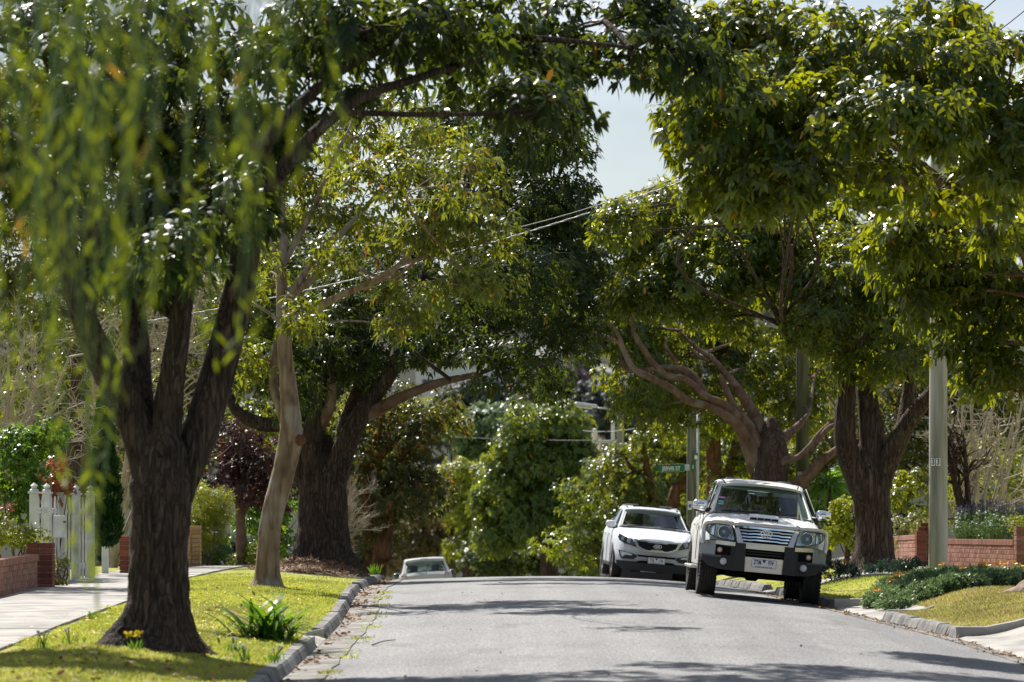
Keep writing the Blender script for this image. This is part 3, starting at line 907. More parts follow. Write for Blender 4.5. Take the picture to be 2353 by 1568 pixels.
def conform(name, poly, wfun, depth, m, parent, step=0.06, off=0.0, bevel=0.0, smooth=True):
    """a flat outline (x,z) laid onto the surface y=wfun(x,z), 'depth' thick"""
    bm = bmesh.new()
    f = bm.faces.new([bm.verts.new((x, 0, z)) for x, z in poly])
    xs = [p[0] for p in poly]; zs = [p[1] for p in poly]
    def cuts(a, b):
        n = max(1, int((b - a) / step))
        return [a + (b - a) * i / n for i in range(1, n)]
    for x in cuts(min(xs), max(xs)):
        bmesh.ops.bisect_plane(bm, geom=bm.verts[:] + bm.edges[:] + bm.faces[:], plane_co=(x, 0, 0), plane_no=(1, 0, 0))
    for z in cuts(min(zs), max(zs)):
        bmesh.ops.bisect_plane(bm, geom=bm.verts[:] + bm.edges[:] + bm.faces[:], plane_co=(0, 0, z), plane_no=(0, 0, 1))
    r = bmesh.ops.extrude_face_region(bm, geom=bm.faces[:])
    back = [v for v in r['geom'] if isinstance(v, bmesh.types.BMVert)]
    for v in back: v.tag = True
    bset = set(back)
    for v in bm.verts:
        v.co.y = wfun(v.co.x, v.co.z) + off + (depth if v in bset else 0)
    bmesh.ops.recalc_face_normals(bm, faces=bm.faces)
    me = bpy.data.meshes.new(name)
    bm.to_mesh(me); bm.free()
    o = link_mesh(name, me, m, parent)
    if smooth: smooth_by_angle(o, 40)
    return o

def mirror_poly(p):
    return [(-x, z) for x, z in reversed(p)]

def patch(name, TL, TR, BL, BR, m, parent, bulge=(0, 0, 0), n=10, rows=6, th=0.0, vb=0.0):
    """bilinear panel between four corners, bulged in the middle"""
    TL, TR, BL, BR = map(np.array, (TL, TR, BL, BR))
    bulge = np.array(bulge, float)
    V, F = [], []
    for j in range(rows + 1):
        t = j / rows
        for i in range(n + 1):
            s = i / n
            p = (TL * (1 - s) + TR * s) * (1 - t) + (BL * (1 - s) + BR * s) * t
            p = p + bulge * (1 - (2 * s - 1) ** 2) + bulge * vb * (1 - (2 * t - 1) ** 2)
            V.append(p)
    w = n + 1
    F = [(j * w + i, j * w + i + 1, (j + 1) * w + i + 1, (j + 1) * w + i) for j in range(rows) for i in range(n)]
    o = obj(name, V, F, m, parent, smooth=True)
    if th:
        md = o.modifiers.new('thick', 'SOLIDIFY'); md.thickness = th; md.offset = 0
    return o

def bar(name, pts, r, m, parent, seg=8, n=0):
    P = catmull(pts, n) if n else np.array(pts, float)
    V, F = tube_geo(P, r if isinstance(r, (list, tuple)) else [r], seg)
    return obj(name, V, F, m, parent, smooth=True)

def strip(name, A, B, w, m, parent, out=(0, -1, 0), th=0.03):
    """flat pillar of width w between points A and B"""
    A, B, out = np.array(A, float), np.array(B, float), unit(np.array(out, float))
    d = unit(B - A); s = np.cross(d, out); s = unit(s)
    w0, w1 = (w, w) if not isinstance(w, tuple) else w
    V = []
    for p, ww in ((A, w0), (B, w1)):
        for q in (-1, 1):
            V.append(p + s * q * ww / 2); V.append(p + s * q * ww / 2 - out * th)
    F = [(0, 2, 6, 4), (1, 5, 7, 3), (0, 4, 5, 1), (2, 3, 7, 6), (0, 1, 3, 2), (4, 6, 7, 5)]
    b = MB().add(V, F)
    return b.build(name, m, parent)

def text(name, body, size, m, parent, loc, rot=(PI / 2, 0, 0), sx=1.0, ext=0.002, bold=0.0):
    c = bpy.data.curves.new(name, 'FONT')
    c.body = body; c.size = size; c.extrude = ext; c.offset = bold
    c.align_x = 'CENTER'; c.align_y = 'CENTER'
    c.materials.append(m)
    c.resolution_u = 3
    tmp = bpy.data.objects.new(name, c)
    me = bpy.data.meshes.new_from_object(tmp)
    bpy.data.objects.remove(tmp)
    me.transform(Matrix.Diagonal((sx, 1, 1, 1)))
    if len(me.materials) == 0: me.materials.append(m)
    return link_mesh(name, me, None, parent, loc=loc, rot=rot)

def wheel(parent, x, y, rad, w, rim_r, outer, tread=True):
    """outer = -1 or 1: which side of the car the wheel face looks to"""
    h = w / 2
    root = empty('wheel', (x, y, rad), parent=parent)
    M = Matrix.Rotation(PI / 2, 4, 'Y')
    prof = [(rim_r, -h * .82), (rim_r + .02, -h * .95), (rad * .86, -h), (rad * .965, -h * .93), (rad * .985, -h * .8)]
    if tread:
        g = 5
        for i in range(g):
            a = -h * .8 + 1.6 * h * i / g; b = -h * .8 + 1.6 * h * (i + .78) / g; c = -h * .8 + 1.6 * h * (i + 1) / g
            prof += [(rad, a + .004), (rad, b), (rad * .975, b + .002), (rad * .975, c)]
    prof += [(rad * .985, h * .8), (rad * .965, h * .93), (rad * .86, h), (rim_r + .02, h * .95), (rim_r, h * .82)]
    b = MB().lathe(prof, 48, M)
    o = b.build('tyre', MT['tyre'], root)
    smooth_by_angle(o, 30)
    if tread:
        t = MB()
        for i in range(44):
            a = 2 * PI * i / 44
            for s in (-1, 1):
                t.box((s * h * .86, rad * .985 * math.sin(a + (.07 if s > 0 else 0)), rad * .985 * math.cos(a + (.07 if s > 0 else 0))), (h * .3, .026, .022), rx=-(a + (.07 if s > 0 else 0)))
        t.build('tread_lugs', MT['tyre'], root, kind='stuff')
    r = MB().lathe([(rim_r, -h * .8), (rim_r * .96, -h * .5), (rim_r * .96, h * .5), (rim_r, h * .8)], 32, M)
    so = outer * h * .55
    hub = MB().lathe([(0.001, so + outer * .02), (rim_r * .25, so + outer * .02), (rim_r * .28, so - outer * .02)], 16, M)
    r.add(hub.V, hub.F)
    for i in range(6):
        a = 2 * PI * i / 6
        r.box((so, math.sin(a) * rim_r * .6, math.cos(a) * rim_r * .6), (.03, rim_r * .26, rim_r * .8), rx=-a)
    ro = r.build('rim', MT['alloy'], root)
    d = MB().lathe([(0.001, so - outer * .05), (rim_r * .95, so - outer * .05)], 24, M).build('brake_disc', MT['dark_void'], root)
    return root

def seats(parent, ys, zs, xs=(-.38, .38), m='seat'):
    for y in ys:
        for x in xs:
            b = MB()
            b.bbox((x, y, zs), (.46, .48, .16), .04)
            b.bbox((x, y + .27, zs + .34), (.46, .12, .62), .04, rx=-.2)
            b.bbox((x, y + .37, zs + .74), (.24, .08, .17), .03, rx=-.15)
            b.build('seat', MT[m], parent)

def steering(parent, x, y, z):
    b = MB()
    P = [(x + .18 * math.cos(a), y + .06 * math.sin(a), z + .17 * math.sin(a)) for a in np.linspace(0, 2 * PI, 25)]
    b.tube(P, [.014], 6)
    b.box((x, y + .01, z), (.34, .03, .05))
    return b.build('steering_wheel', MT['seat'], parent, smooth=True)

def wipers(parent, y, z, tilt, xs, dark='black_plastic'):
    for (x0, x1, dz) in xs:
        bar('wiper', [(x0, y, z), ((x0 + x1) / 2, y - .0 + tilt * .03, z + dz * .6), (x1, y + tilt * .08, z + dz)], .012, MT[dark], parent, 5)

def number_plate(parent, x, y, z, w, h, left, right, foot=None, rot=(0, 0, 0)):
    p = empty('number_plate', (x, y, z), rot, parent=parent)
    MB().bbox((0, 0, 0), (w, .008, h), .003).build('plate', MT['plate'], p)
    b = MB()
    for (cx, cz, sx, sz) in ((0, h / 2 - .005, w - .012, .0035), (0, -h / 2 + .005, w - .012, .0035), (-w / 2 + .006, 0, .0035, h - .012), (w / 2 - .006, 0, .0035, h - .012)):
        b.box((cx, -.0055, cz), (sx, .002, sz))
    b.prism([(-.03, h * .43), (.03, h * .43), (0, h * .02)], -.0065, -.0045)
    b.build('plate_border', MT['plate_ink'], p)
    zt = .012 if foot else 0
    text('lettering', left, h * .72, MT['plate_ink'], p, (-w * .265, -.006, zt), sx=.60, bold=.0012)
    text('lettering', right, h * .72, MT['plate_ink'], p, (w * .265, -.006, zt), sx=.60, bold=.0012)
    if foot: text('lettering', foot, h * .15, MT['plate_ink'], p, (0, -.006, -h * .38), sx=.98)
    return p

def door_mirror(parent, x, y, z, s, cap, sx=.22, sz=.15, m2='black_plastic'):
    """s = -1 / 1: side the mirror sticks out to"""
    bm = bmesh.new()
    bmesh.ops.create_uvsphere(bm, u_segments=20, v_segments=12, radius=.5)
    for v in bm.verts:
        c = v.co
        for ax in (0, 2):
            c[ax] = math.copysign(abs(c[ax] * 2) ** .62, c[ax]) / 2
        if c.y > .12: c.y = .12
        c.x *= sx; c.z *= sz * (1 - .25 * (c.x * s) / sx); c.y *= .17
        c.z += .02 * (c.x * s)
    bmesh.ops.recalc_face_normals(bm, faces=bm.faces)
    me = bpy.data.meshes.new('mirror')
    bm.to_mesh(me); bm.free(); smooth_mesh(me)
    mo = link_mesh('mirror', me, MT[cap], parent, loc=(x + s * sx * .5, y, z))
    b = MB().tube([(-s * sx * .75, .03, -sz * .35), (-s * sx * .3, .01, -sz * .42), (s * sx * .3, .0, -sz * .46)], [.035, .035, .02], 8)
    b.build('mirror_foot', MT[m2], mo, smooth=True)
    MB().bbox((0, .024, 0), (sx * .8, .006, sz * .75), .002).build('mirror_glass', MT['chrome'], mo)
    return mo

def arch(y, axle, r, zc, base):
    d = abs(y - axle)
    return max(base, zc + math.sqrt(max(0, r * r - d * d))) if d < r else base

# ---- the white ute with the bull bar
def make_ute():
    car = empty('pickup_ute', (3.645, 56.3, EYE - 1.179), (0, R(5.2), R(0.2)),
                'white dual cab ute with alloy bull bar, bonnet scoop and plate ZTM 974', 'pickup')
    P = MT['white_paint']
    AX0, AX1, RW = 0.90, 3.98, 0.385
    def wmax(y):
        base = np.interp(y, [0.14, .3, .5, .9, 1.4, 3.4, 3.6, 5.0, 5.2], [.80, .85, .875, .885, .875, .875, .87, .86, .80])
        fl = .045 * (math.exp(-((y - AX0) / .38) ** 2) + math.exp(-((y - AX1) / .42) ** 2))
        return base, fl
    def prof(y):
        w, fl = wmax(y)
        base = np.interp(y, [.14, .35, .5, 5.2], [.74, .70, .42, .42])
        zb = max(arch(y, AX0, .47, .40, base), arch(y, AX1, .47, .40, base))
        ze = np.interp(y, [.14, .25, .5, .9, 1.35, 1.5, 3.45, 3.5, 5.2], [.99, 1.02, 1.07, 1.13, 1.205, 1.215, 1.22, 1.17, 1.16])
        zc_ = np.interp(y, [.14, .25, .5, .9, 1.35, 1.5, 3.45, 3.5, 5.2], [1.02, 1.055, 1.105, 1.17, 1.25, 1.20, 1.20, 1.165, 1.155])
        wt = np.interp(y, [.14, .5, 1.0, 1.4, 5.2], [.70, .77, .79, .79, .80])
        zm = max(zb + .03, .62)
        zsh = max(zm + .05, ze - .12)
        return [(w - .22, zb), (w - .02 + fl, zb), (w + fl, min(zb + .03, zsh - .06)), (w + fl * .8, max(zb + .06, (zb + zsh) / 2)), (w, zsh), (w - .03, ze - .05), (wt, ze - .005), (wt - .04, ze + .004), (wt * .55, ze + (zc_ - ze) * .75), (0, zc_)]
    ys = sorted(set([.14, .18, .24, .3, .36, .42, .46] + list(np.linspace(.5, 1.4, 26)) + list(np.linspace(1.5, 3.45, 8)) + [3.46] + list(np.linspace(3.5, 4.5, 24)) + [4.7, 5.0, 5.15, 5.2]))
    def bow(V): return [(x, y + .30 * (abs(x) / .9) ** 2.6 * max(0, min(1, (1.0 - y) / .8)), z) for x, y, z in V]
    V, F = loft_half(ys, prof, True, True); V = bow(V)
    body = obj('body', V, F, P, car); smooth_by_angle(body, 32)
    # bonnet skin, a finger's width proud of the wings
    def hp(y):
        h = prof(y); wt = h[6][0] - .03
        return [(wt, h[6][1] + .004), (wt - .015, h[6][1] + .016), (wt * .55, h[8][1] + .016), (0, h[9][1] + .016)]
    V, F = loft_half(list(np.linspace(.16, 1.33, 18)), hp); V = bow(V)
    smooth_by_angle(obj('bonnet', V, F, P, car), 40)
    # bonnet scoop
    sc = MB()
    SL = lambda y: 1.17 + (y - .9) * .18
    rows = []
    for y, w, h in ((.80, .235, .012), (.84, .24, .052), (.98, .24, .056), (1.15, .22, .035), (1.28, .20, .006)):
        zb = SL(y) + .008
        rows.append([(-w, y, zb), (-w + .025, y, zb + h), (0, y, zb + h + .006), (w - .025, y, zb + h), (w, y, zb)])
    Vs = [p for r in rows for p in r]
    Fs = [(i * 5 + j, i * 5 + j + 1, i * 5 + j + 6, i * 5 + j + 5) for i in range(4) for j in range(4)]
    smooth_by_angle(obj('bonnet_scoop', Vs, Fs, P, car), 40)
    b = MB()
    b.box((0, .815, SL(.82) + .032), (.42, .02, .030), rx=-.5)
    b.build('scoop_opening', MT['dark_void'], car)
    for x in (-.105, 0, .105): MB().box((x, .80, SL(.82) + .032), (.006, .02, .032), rx=-.5).build('scoop_rib', P, car)
    # cab: roof, pillars, glass
    yA, zA, yB, zB = 1.33, 1.245, 2.05, 1.70
    A = {s: (s * .735, yA + .10, zA - .01) for s in (-1, 1)}
    B = {s: (s * .585, yB + .06, zB - .015) for s in (-1, 1)}
    bl = np.array((0, -.10, .0))
    patch('windscreen', B[-1], B[1], A[-1], A[1], MT['glass'], car, bulge=bl, n=12, rows=6)
    patch('tint_band', np.array(B[-1]) + (0, -.006, .004), np.array(B[1]) + (0, -.006, .004), np.array(B[-1]) * .9 + np.array(A[-1]) * .1 + (0, -.006, .004), np.array(B[1]) * .9 + np.array(A[1]) * .1 + (0, -.006, .004), MT['teal_tint'], car, bulge=bl, n=12, rows=1)
    # black frit frame round the screen
    for s in (-1, 1):
        strip('screen_edge', np.array(A[s]) + (0, -.012, 0), np.array(B[s]) + (0, -.012, 0), .03, MT['black_plastic'], car, out=(s * .3, -.8, .4), th=.012)
    patch('cowl', (-.74, yA + .08, zA + .012), (.74, yA + .08, zA + .012), (-.74, yA + .0, zA + .004), (.74, yA, zA + .004), MT['black_plastic'], car, bulge=(0, -.09, .012), n=12, rows=1)
    def roofp(y):
        w = np.interp(y, [2.05, 2.4, 3.2, 3.38], [.60, .635, .635, .61])
        z = np.interp(y, [2.05, 2.2, 2.5, 3.1, 3.38], [1.695, 1.732, 1.765, 1.765, 1.73])
        return [(w + .035, z - .075), (w + .02, z - .035), (w - .02, z - .012), (w - .05, z - .016), (w - .075, z - .004), (w * .5, z + .018), (0, z + .022)]
    V, F = loft_half(list(np.linspace(2.03, 3.38, 14)), roofp)
    # bow the leading edge of the roof like the screen
    V = [(x, y - .10 * (1 - (x / .62) ** 2) * max(0, 1 - (y - 2.03) / .5) if abs(x) < .62 else y, z) for x, y, z in V]
    smooth_by_angle(obj('roof', V, F, P, car), 35)
    for s in (-1, 1):
        bar('roof_gutter', [(s * (.60 - .055), 2.06, 1.692), (s * .578, 2.4, 1.75), (s * .578, 3.2, 1.752), (s * .56, 3.36, 1.72)], .010, MT['black_plastic'], car, 5, 12)
        strip('front_pillar', (s * .775, yA + .10, zA - .02), (s * .625, yB + .07, zB - .03), (.095, .075), P, car, out=(s * .75, -.62, .25), th=.05)
        strip('middle_pillar', (s * .84, 2.42, 1.20), (s * .665, 2.50, 1.69), (.07, .06), MT['black_plastic'], car, out=(s, 0, .3), th=.04)
        strip('rear_pillar', (s * .83, 3.40, 1.20), (s * .655, 3.30, 1.70), (.16, .13), P, car, out=(s, 0.1, .3), th=.05)
        a0, a1 = (s * .83, 1.50, 1.215), (s * .665, 2.10, 1.68)
        patch('side_window', a1, (s * .675, 2.48, 1.69), a0, (s * .84, 2.42, 1.215), MT['glass'], car, n=3, rows=3)
        patch('side_window', (s * .675, 2.52, 1.69), (s * .672, 3.26, 1.68), (s * .84, 2.46, 1.215), (s * .835, 3.34, 1.215), MT['glass'], car, n=3, rows=3)
        bar('weather_shield', [(s * .845, 1.48, 1.26), (s * .70, 2.08, 1.668), (s * .695, 2.3, 1.69), (s * .69, 3.2, 1.68)], .014, MT['black_plastic'], car, 5, 16)
        bar('door_seam', [(s * .892, 1.42, .50), (s * .893, 1.42, .9), (s * .868, 1.42, 1.2)], .005, MT['dark_void'], car, 4)
        bar('door_seam', [(s * .887, 2.42, .50), (s * .888, 2.42, .9), (s * .86, 2.42, 1.2)], .005, MT['dark_void'], car, 4)
        for yy in (2.20, 3.16): MB().bbox((s * .897, yy, 1.03), (.03, .17, .032), .008).build('door_handle', MT['chrome'], car)
        b = MB().bbox((s * .93, 2.45, .40), (.14, 1.9, .05), .02); b.build('side_step', MT['alloy'], car)
        door_mirror(car, s * .82, 1.52, 1.325, s, 'chrome', .23, .165)
        # sports bar behind the cab
        bar('sports_bar', [(s * .74, 4.2, 1.16), (s * .68, 3.62, 1.50), (s * .58, 3.5, 1.60)], .035, MT['chrome'], car, 8, 12)
    bar('sports_bar', [(-.58, 3.5, 1.60), (0, 3.48, 1.62), (.58, 3.5, 1.60)], .035, MT['chrome'], car, 8, 10)
    patch('rear_window', (-.60, 3.33, 1.68), (.60, 3.33, 1.68), (-.70, 3.46, 1.22), (.70, 3.46, 1.22), MT['glass'], car, n=4, rows=3)
    # inside
    MB().bbox((0, 1.72, 1.12), (1.46, .42, .22), .05).build('dashboard', MT['interior'], car)
    MB().box((0, 2.5, .78), (1.5, 1.9, .06)).build('cabin_floor', MT['interior'], car)
    seats(car, (2.25, 2.98), .98)
    steering(car, -.37, 1.93, 1.22)
    MB().bbox((0, 1.98, 1.57), (.20, .03, .06), .012).build('rear_view_mirror', MT['clear_lens'], car)
    MB().bbox((.36, 2.02, 1.585), (.34, .02, .09), .01, rx=.9).build('sun_visor', MT['clear_lens'], car)
    for (sx_, sz_, ww, hh, mm) in ((-.60, 1.47, .10, .045, 'pink_paper'), (-.61, 1.405, .085, .06, 'green_paper'), (-.615, 1.37, .085, .014, 'white_sign')):
        t = (sz_ - A[1][2]) / (B[1][2] - A[1][2]); y = A[1][1] + (B[1][1] - A[1][1]) * t - .10 * (1 - (sx_ / .66) ** 2) - .012
        MB().box((sx_, y, sz_), (ww, .003, hh), rx=-.98).build('screen_sticker', MT[mm], car)
    wipers(car, 1.34, zA + .03, 1, ((-.62, -.05, .015), (-.02, .5, .02)))
    bar('aerial', [(-.05, 3.2, 1.78), (-.05, 3.26, 1.98)], [.006, .003], MT['black_plastic'], car, 5)
    # ---- front end
    def wf(x, z): return .05 + .30 * (abs(x) / .9) ** 2.6 + .10 * max(0, z - .85)
    gr = empty('grille', parent=car)
    conform('grille_back', [(-.43, 1.045), (.43, 1.045), (.385, .83), (-.385, .83)], wf, .05, MT['dark_void'], gr, off=.035)
    for i, z in enumerate((1.00, .955, .91, .865)):
        hw = .425 - (1.03 - z) * .2
        conform('grille_slat', [(-hw, z + .010), (-hw * .55, z + .007), (-hw * .45, z + .014), (hw * .45, z + .014), (hw * .55, z + .007), (hw, z + .010), (hw, z - .010), (hw * .55, z - .012), (hw * .45, z - .005), (-hw * .45, z - .005), (-hw * .55, z - .012), (-hw, z - .010)], wf, .03, MT['chrome'] if i else MT['alloy'], gr, off=.0)
    conform('grille_surround', [(-.47, 1.075), (.47, 1.075), (.44, 1.035), (-.44, 1.035)], wf, .06, MT['chrome'], gr, off=-.01)
    for s in (-1, 1):
        pl = [(.47, 1.06), (.435, 1.04), (.385, .83), (.42, .83)]
        conform('grille_surround', [(s * x, z) for x, z in (pl if s > 0 else pl[::-1])], wf, .05, MT['chrome'], gr, off=-.005)
    em = empty('emblem', (0, wf(0, .97) - .02, .972), parent=gr)
    def ring(a, b_, r, cx=0, cz=0):
        t = np.linspace(0, 2 * PI, 29)
        V, F = tube_geo(np.stack([cx + a * np.cos(t), 0 * t, cz + b_ * np.sin(t)], 1), [r], 6, False)
        return obj('emblem_ring', V, F, MT['chrome'], em, smooth=True)
    ring(.083, .056, .009); ring(.028, .050, .007); ring(.055, .021, .007, 0, .028)
    # headlights
    for s in (-1, 1):
        pl = [(.49, 1.055), (.60, 1.062), (.80, 1.065), (.865, 1.03), (.875, .95), (.80, .885), (.62, .845), (.435, .83), (.45, .93)]
        q = [(s * x, z) for x, z in (pl if s < 0 else pl[::-1])]
        hl = conform('headlight', q, wf, .10, MT['black_plastic'], car, off=.045)
        inner = [(.505, 1.04), (.735, 1.05), (.735, .885), (.60, .862), (.455, .845), (.48, .94)]
        conform('reflector', [(s * x, z) for x, z in (inner if s < 0 else inner[::-1])], lambda x, z: wf(x, z) + .05 * math.exp(-(((abs(x) - .61) / .09) ** 2 + ((z - .95) / .08) ** 2)), .01, MT['alloy'], hl, step=.025, off=.03)
        M = Matrix.Translation((s * .61, wf(.61, .95) + .025, .95)) @ Matrix.Rotation(PI / 2, 4, 'X')
        MB().lathe([(.001, .02), (.022, .012), (.03, -.01)], 16, M).build('bulb', MT['clear_lens'], hl, smooth=True)
        MB().lathe([(.085, -.004), (.088, .008), (.096, .008), (.098, -.006)], 24, M).build('reflector_ring', MT['chrome'], hl, smooth=True)
        rb = MB()
        for i in range(8):
            x = s * (.50 + .031 * i); rb.box((x, wf(x, .95) + .022, .945), (.005, .006, .15))
        rb.build('reflector_rib', MT['grey_metal'], hl, kind='stuff')
        inner = [(.755, 1.045), (.835, 1.035), (.85, .955), (.80, .905), (.755, .895)]
        conform('turn_lamp', [(s * x, z) for x, z in (inner if s < 0 else inner[::-1])], wf, .01, MT['chrome'], hl, off=.025)
        for i in range(3): MB().box((s * .80, wf(.8, .97) + .018, .995 - .03 * i), (.05, .008, .010)).build('turn_bulb', MT['amber'], hl)
        conform('lens', q, wf, .006, MT['lens'], hl, off=-.002)
    # bumper of the bar: dark painted wings, black centre posts, alloy bars
    def wb(x, z): return .0 + .34 * (abs(x) / .9) ** 3 + .06 * max(0, .55 - z)
    for s in (-1, 1):
        def side(pl): return [(s * x, z) for x, z in (pl if s < 0 else pl[::-1])]
        conform('bumper_wing', side([(.44, .815), (.78, .825), (.905, .80), (.915, .66), (.90, .54), (.80, .44), (.66, .405), (.44, .395)]), wb, .22, MT['black_plastic'], car, off=.03)
        conform('bumper_cap', side([(.715, .815), (.86, .81), (.922, .79), (.93, .60), (.72, .585)]), wb, .05, MT['silver_bar'], car, off=.01)
        conform('bumper_trim', side([(.44, .812), (.70, .82), (.72, .81), (.72, .765), (.44, .755)]), wb, .05, MT['alloy'], car, off=.008)
        conform('bumper_trim', side([(.62, .60), (.90, .61), (.915, .585), (.64, .575)]), wb, .05, MT['grey_metal'], car, off=-.005)
        conform('lamp_recess', side([(.50, .735), (.72, .755), (.73, .62), (.50, .61)]), wb, .02, MT['dark_void'], car, off=.022)
        for (lx, lz, lr, mm) in ((.655, .685, .038, 'amber'), (.59, .52, .060, 'clear_lens')):
            y = wb(lx, lz) + .012
            M = Matrix.Translation((s * lx, y, lz)) @ Matrix.Rotation(PI / 2, 4, 'X')
            lo = MB().lathe([(0.001, .016), (lr * .6, .013), (lr * .92, .004), (lr * .92, -.02)], 20, M).build('fog_lamp' if lr > .05 else 'indicator_lamp', MT['clear_lens'], car, smooth=True)
            MB().lathe([(lr * .92, -.01), (lr * .95, .012), (lr * 1.1, .010), (lr * 1.1, -.02)], 20, M).build('lamp_bezel', MT['black_plastic'] if lr > .05 else MT['amber'], lo, smooth=True)
        # centre posts: alloy above, black below
        up = strip('bull_bar_post', (s * .365, -.005, .80), (s * .468, .16, 1.125), (.085, .052), MT['alloy'], car, out=(0, -1, -.2), th=.06)
        lw = MB().prism(side([(.29, .81), (.415, .81), (.46, .60), (.46, .395), (.28, .40)]), -.03, .12)
        lw.build('bull_bar_foot', MT['black_plastic'], car)
        # the outer hoop
        bar('bull_bar_hoop', [(s * .47, .13, 1.085), (s * .62, .16, 1.09), (s * .80, .22, 1.088), (s * .875, .27, 1.055), (s * .905, .29, .98), (s * .905, .27, .86), (s * .90, .25, .76)], .030, MT['alloy'], car, 10, 28)
    bar('bull_bar_top', [(-.49, .12, 1.085), (0, .075, 1.088), (.49, .12, 1.085)], .032, MT['alloy'], car, 10, 10)
    conform('bull_bar_channel', [(-.345, .825), (.345, .825), (.345, .735), (-.345, .735)], wb, .06, MT['alloy'], car, off=-.01)
    conform('lower_grille', [(-.31, .735), (.31, .735), (.30, .61), (-.30, .61)], wb, .04, MT['dark_void'], car, off=.06)
    for z in (.70, .66): conform('lower_grille_bar', [(-.30, z + .008), (.30, z + .008), (.30, z - .008), (-.30, z - .008)], wb, .02, MT['black_plastic'], car, off=.04)
    conform('skid_plate', [(-.295, .615), (.295, .615), (.285, .40), (-.285, .40)], lambda x, z: wb(x, z) + .05 * max(0, .46 - z), .02, MT['alloy'], car, off=-.0)
    number_plate(car, .0, -.014, .535, .372, .128, 'ZTM', '974', 'VICTORIA - THE PLACE TO BE')
    # underneath
    MB().bbox((0, 1.0, .36), (1.0, 1.2, .12), .04).bbox((0, 3.2, .42), (1.1, 3.2, .12), .04).bbox((0, .9, .36), (1.4, .10, .10), .03).bbox((0, 3.98, .38), (1.4, .12, .12), .04).bbox((.1, 3.98, .36), (.3, .3, .26), .08).build('chassis', MT['dark_void'], car)
    for (yy) in (AX0, AX1):
        for s in (-1, 1):
            wheel(car, s * .775, yy, RW, .265, .215, s)
            MB().bbox((s * .62, yy, .62), (.30, 1.0, .42), .05).build('wheel_housing', MT['dark_void'], car)
    return car
ute = make_ute()

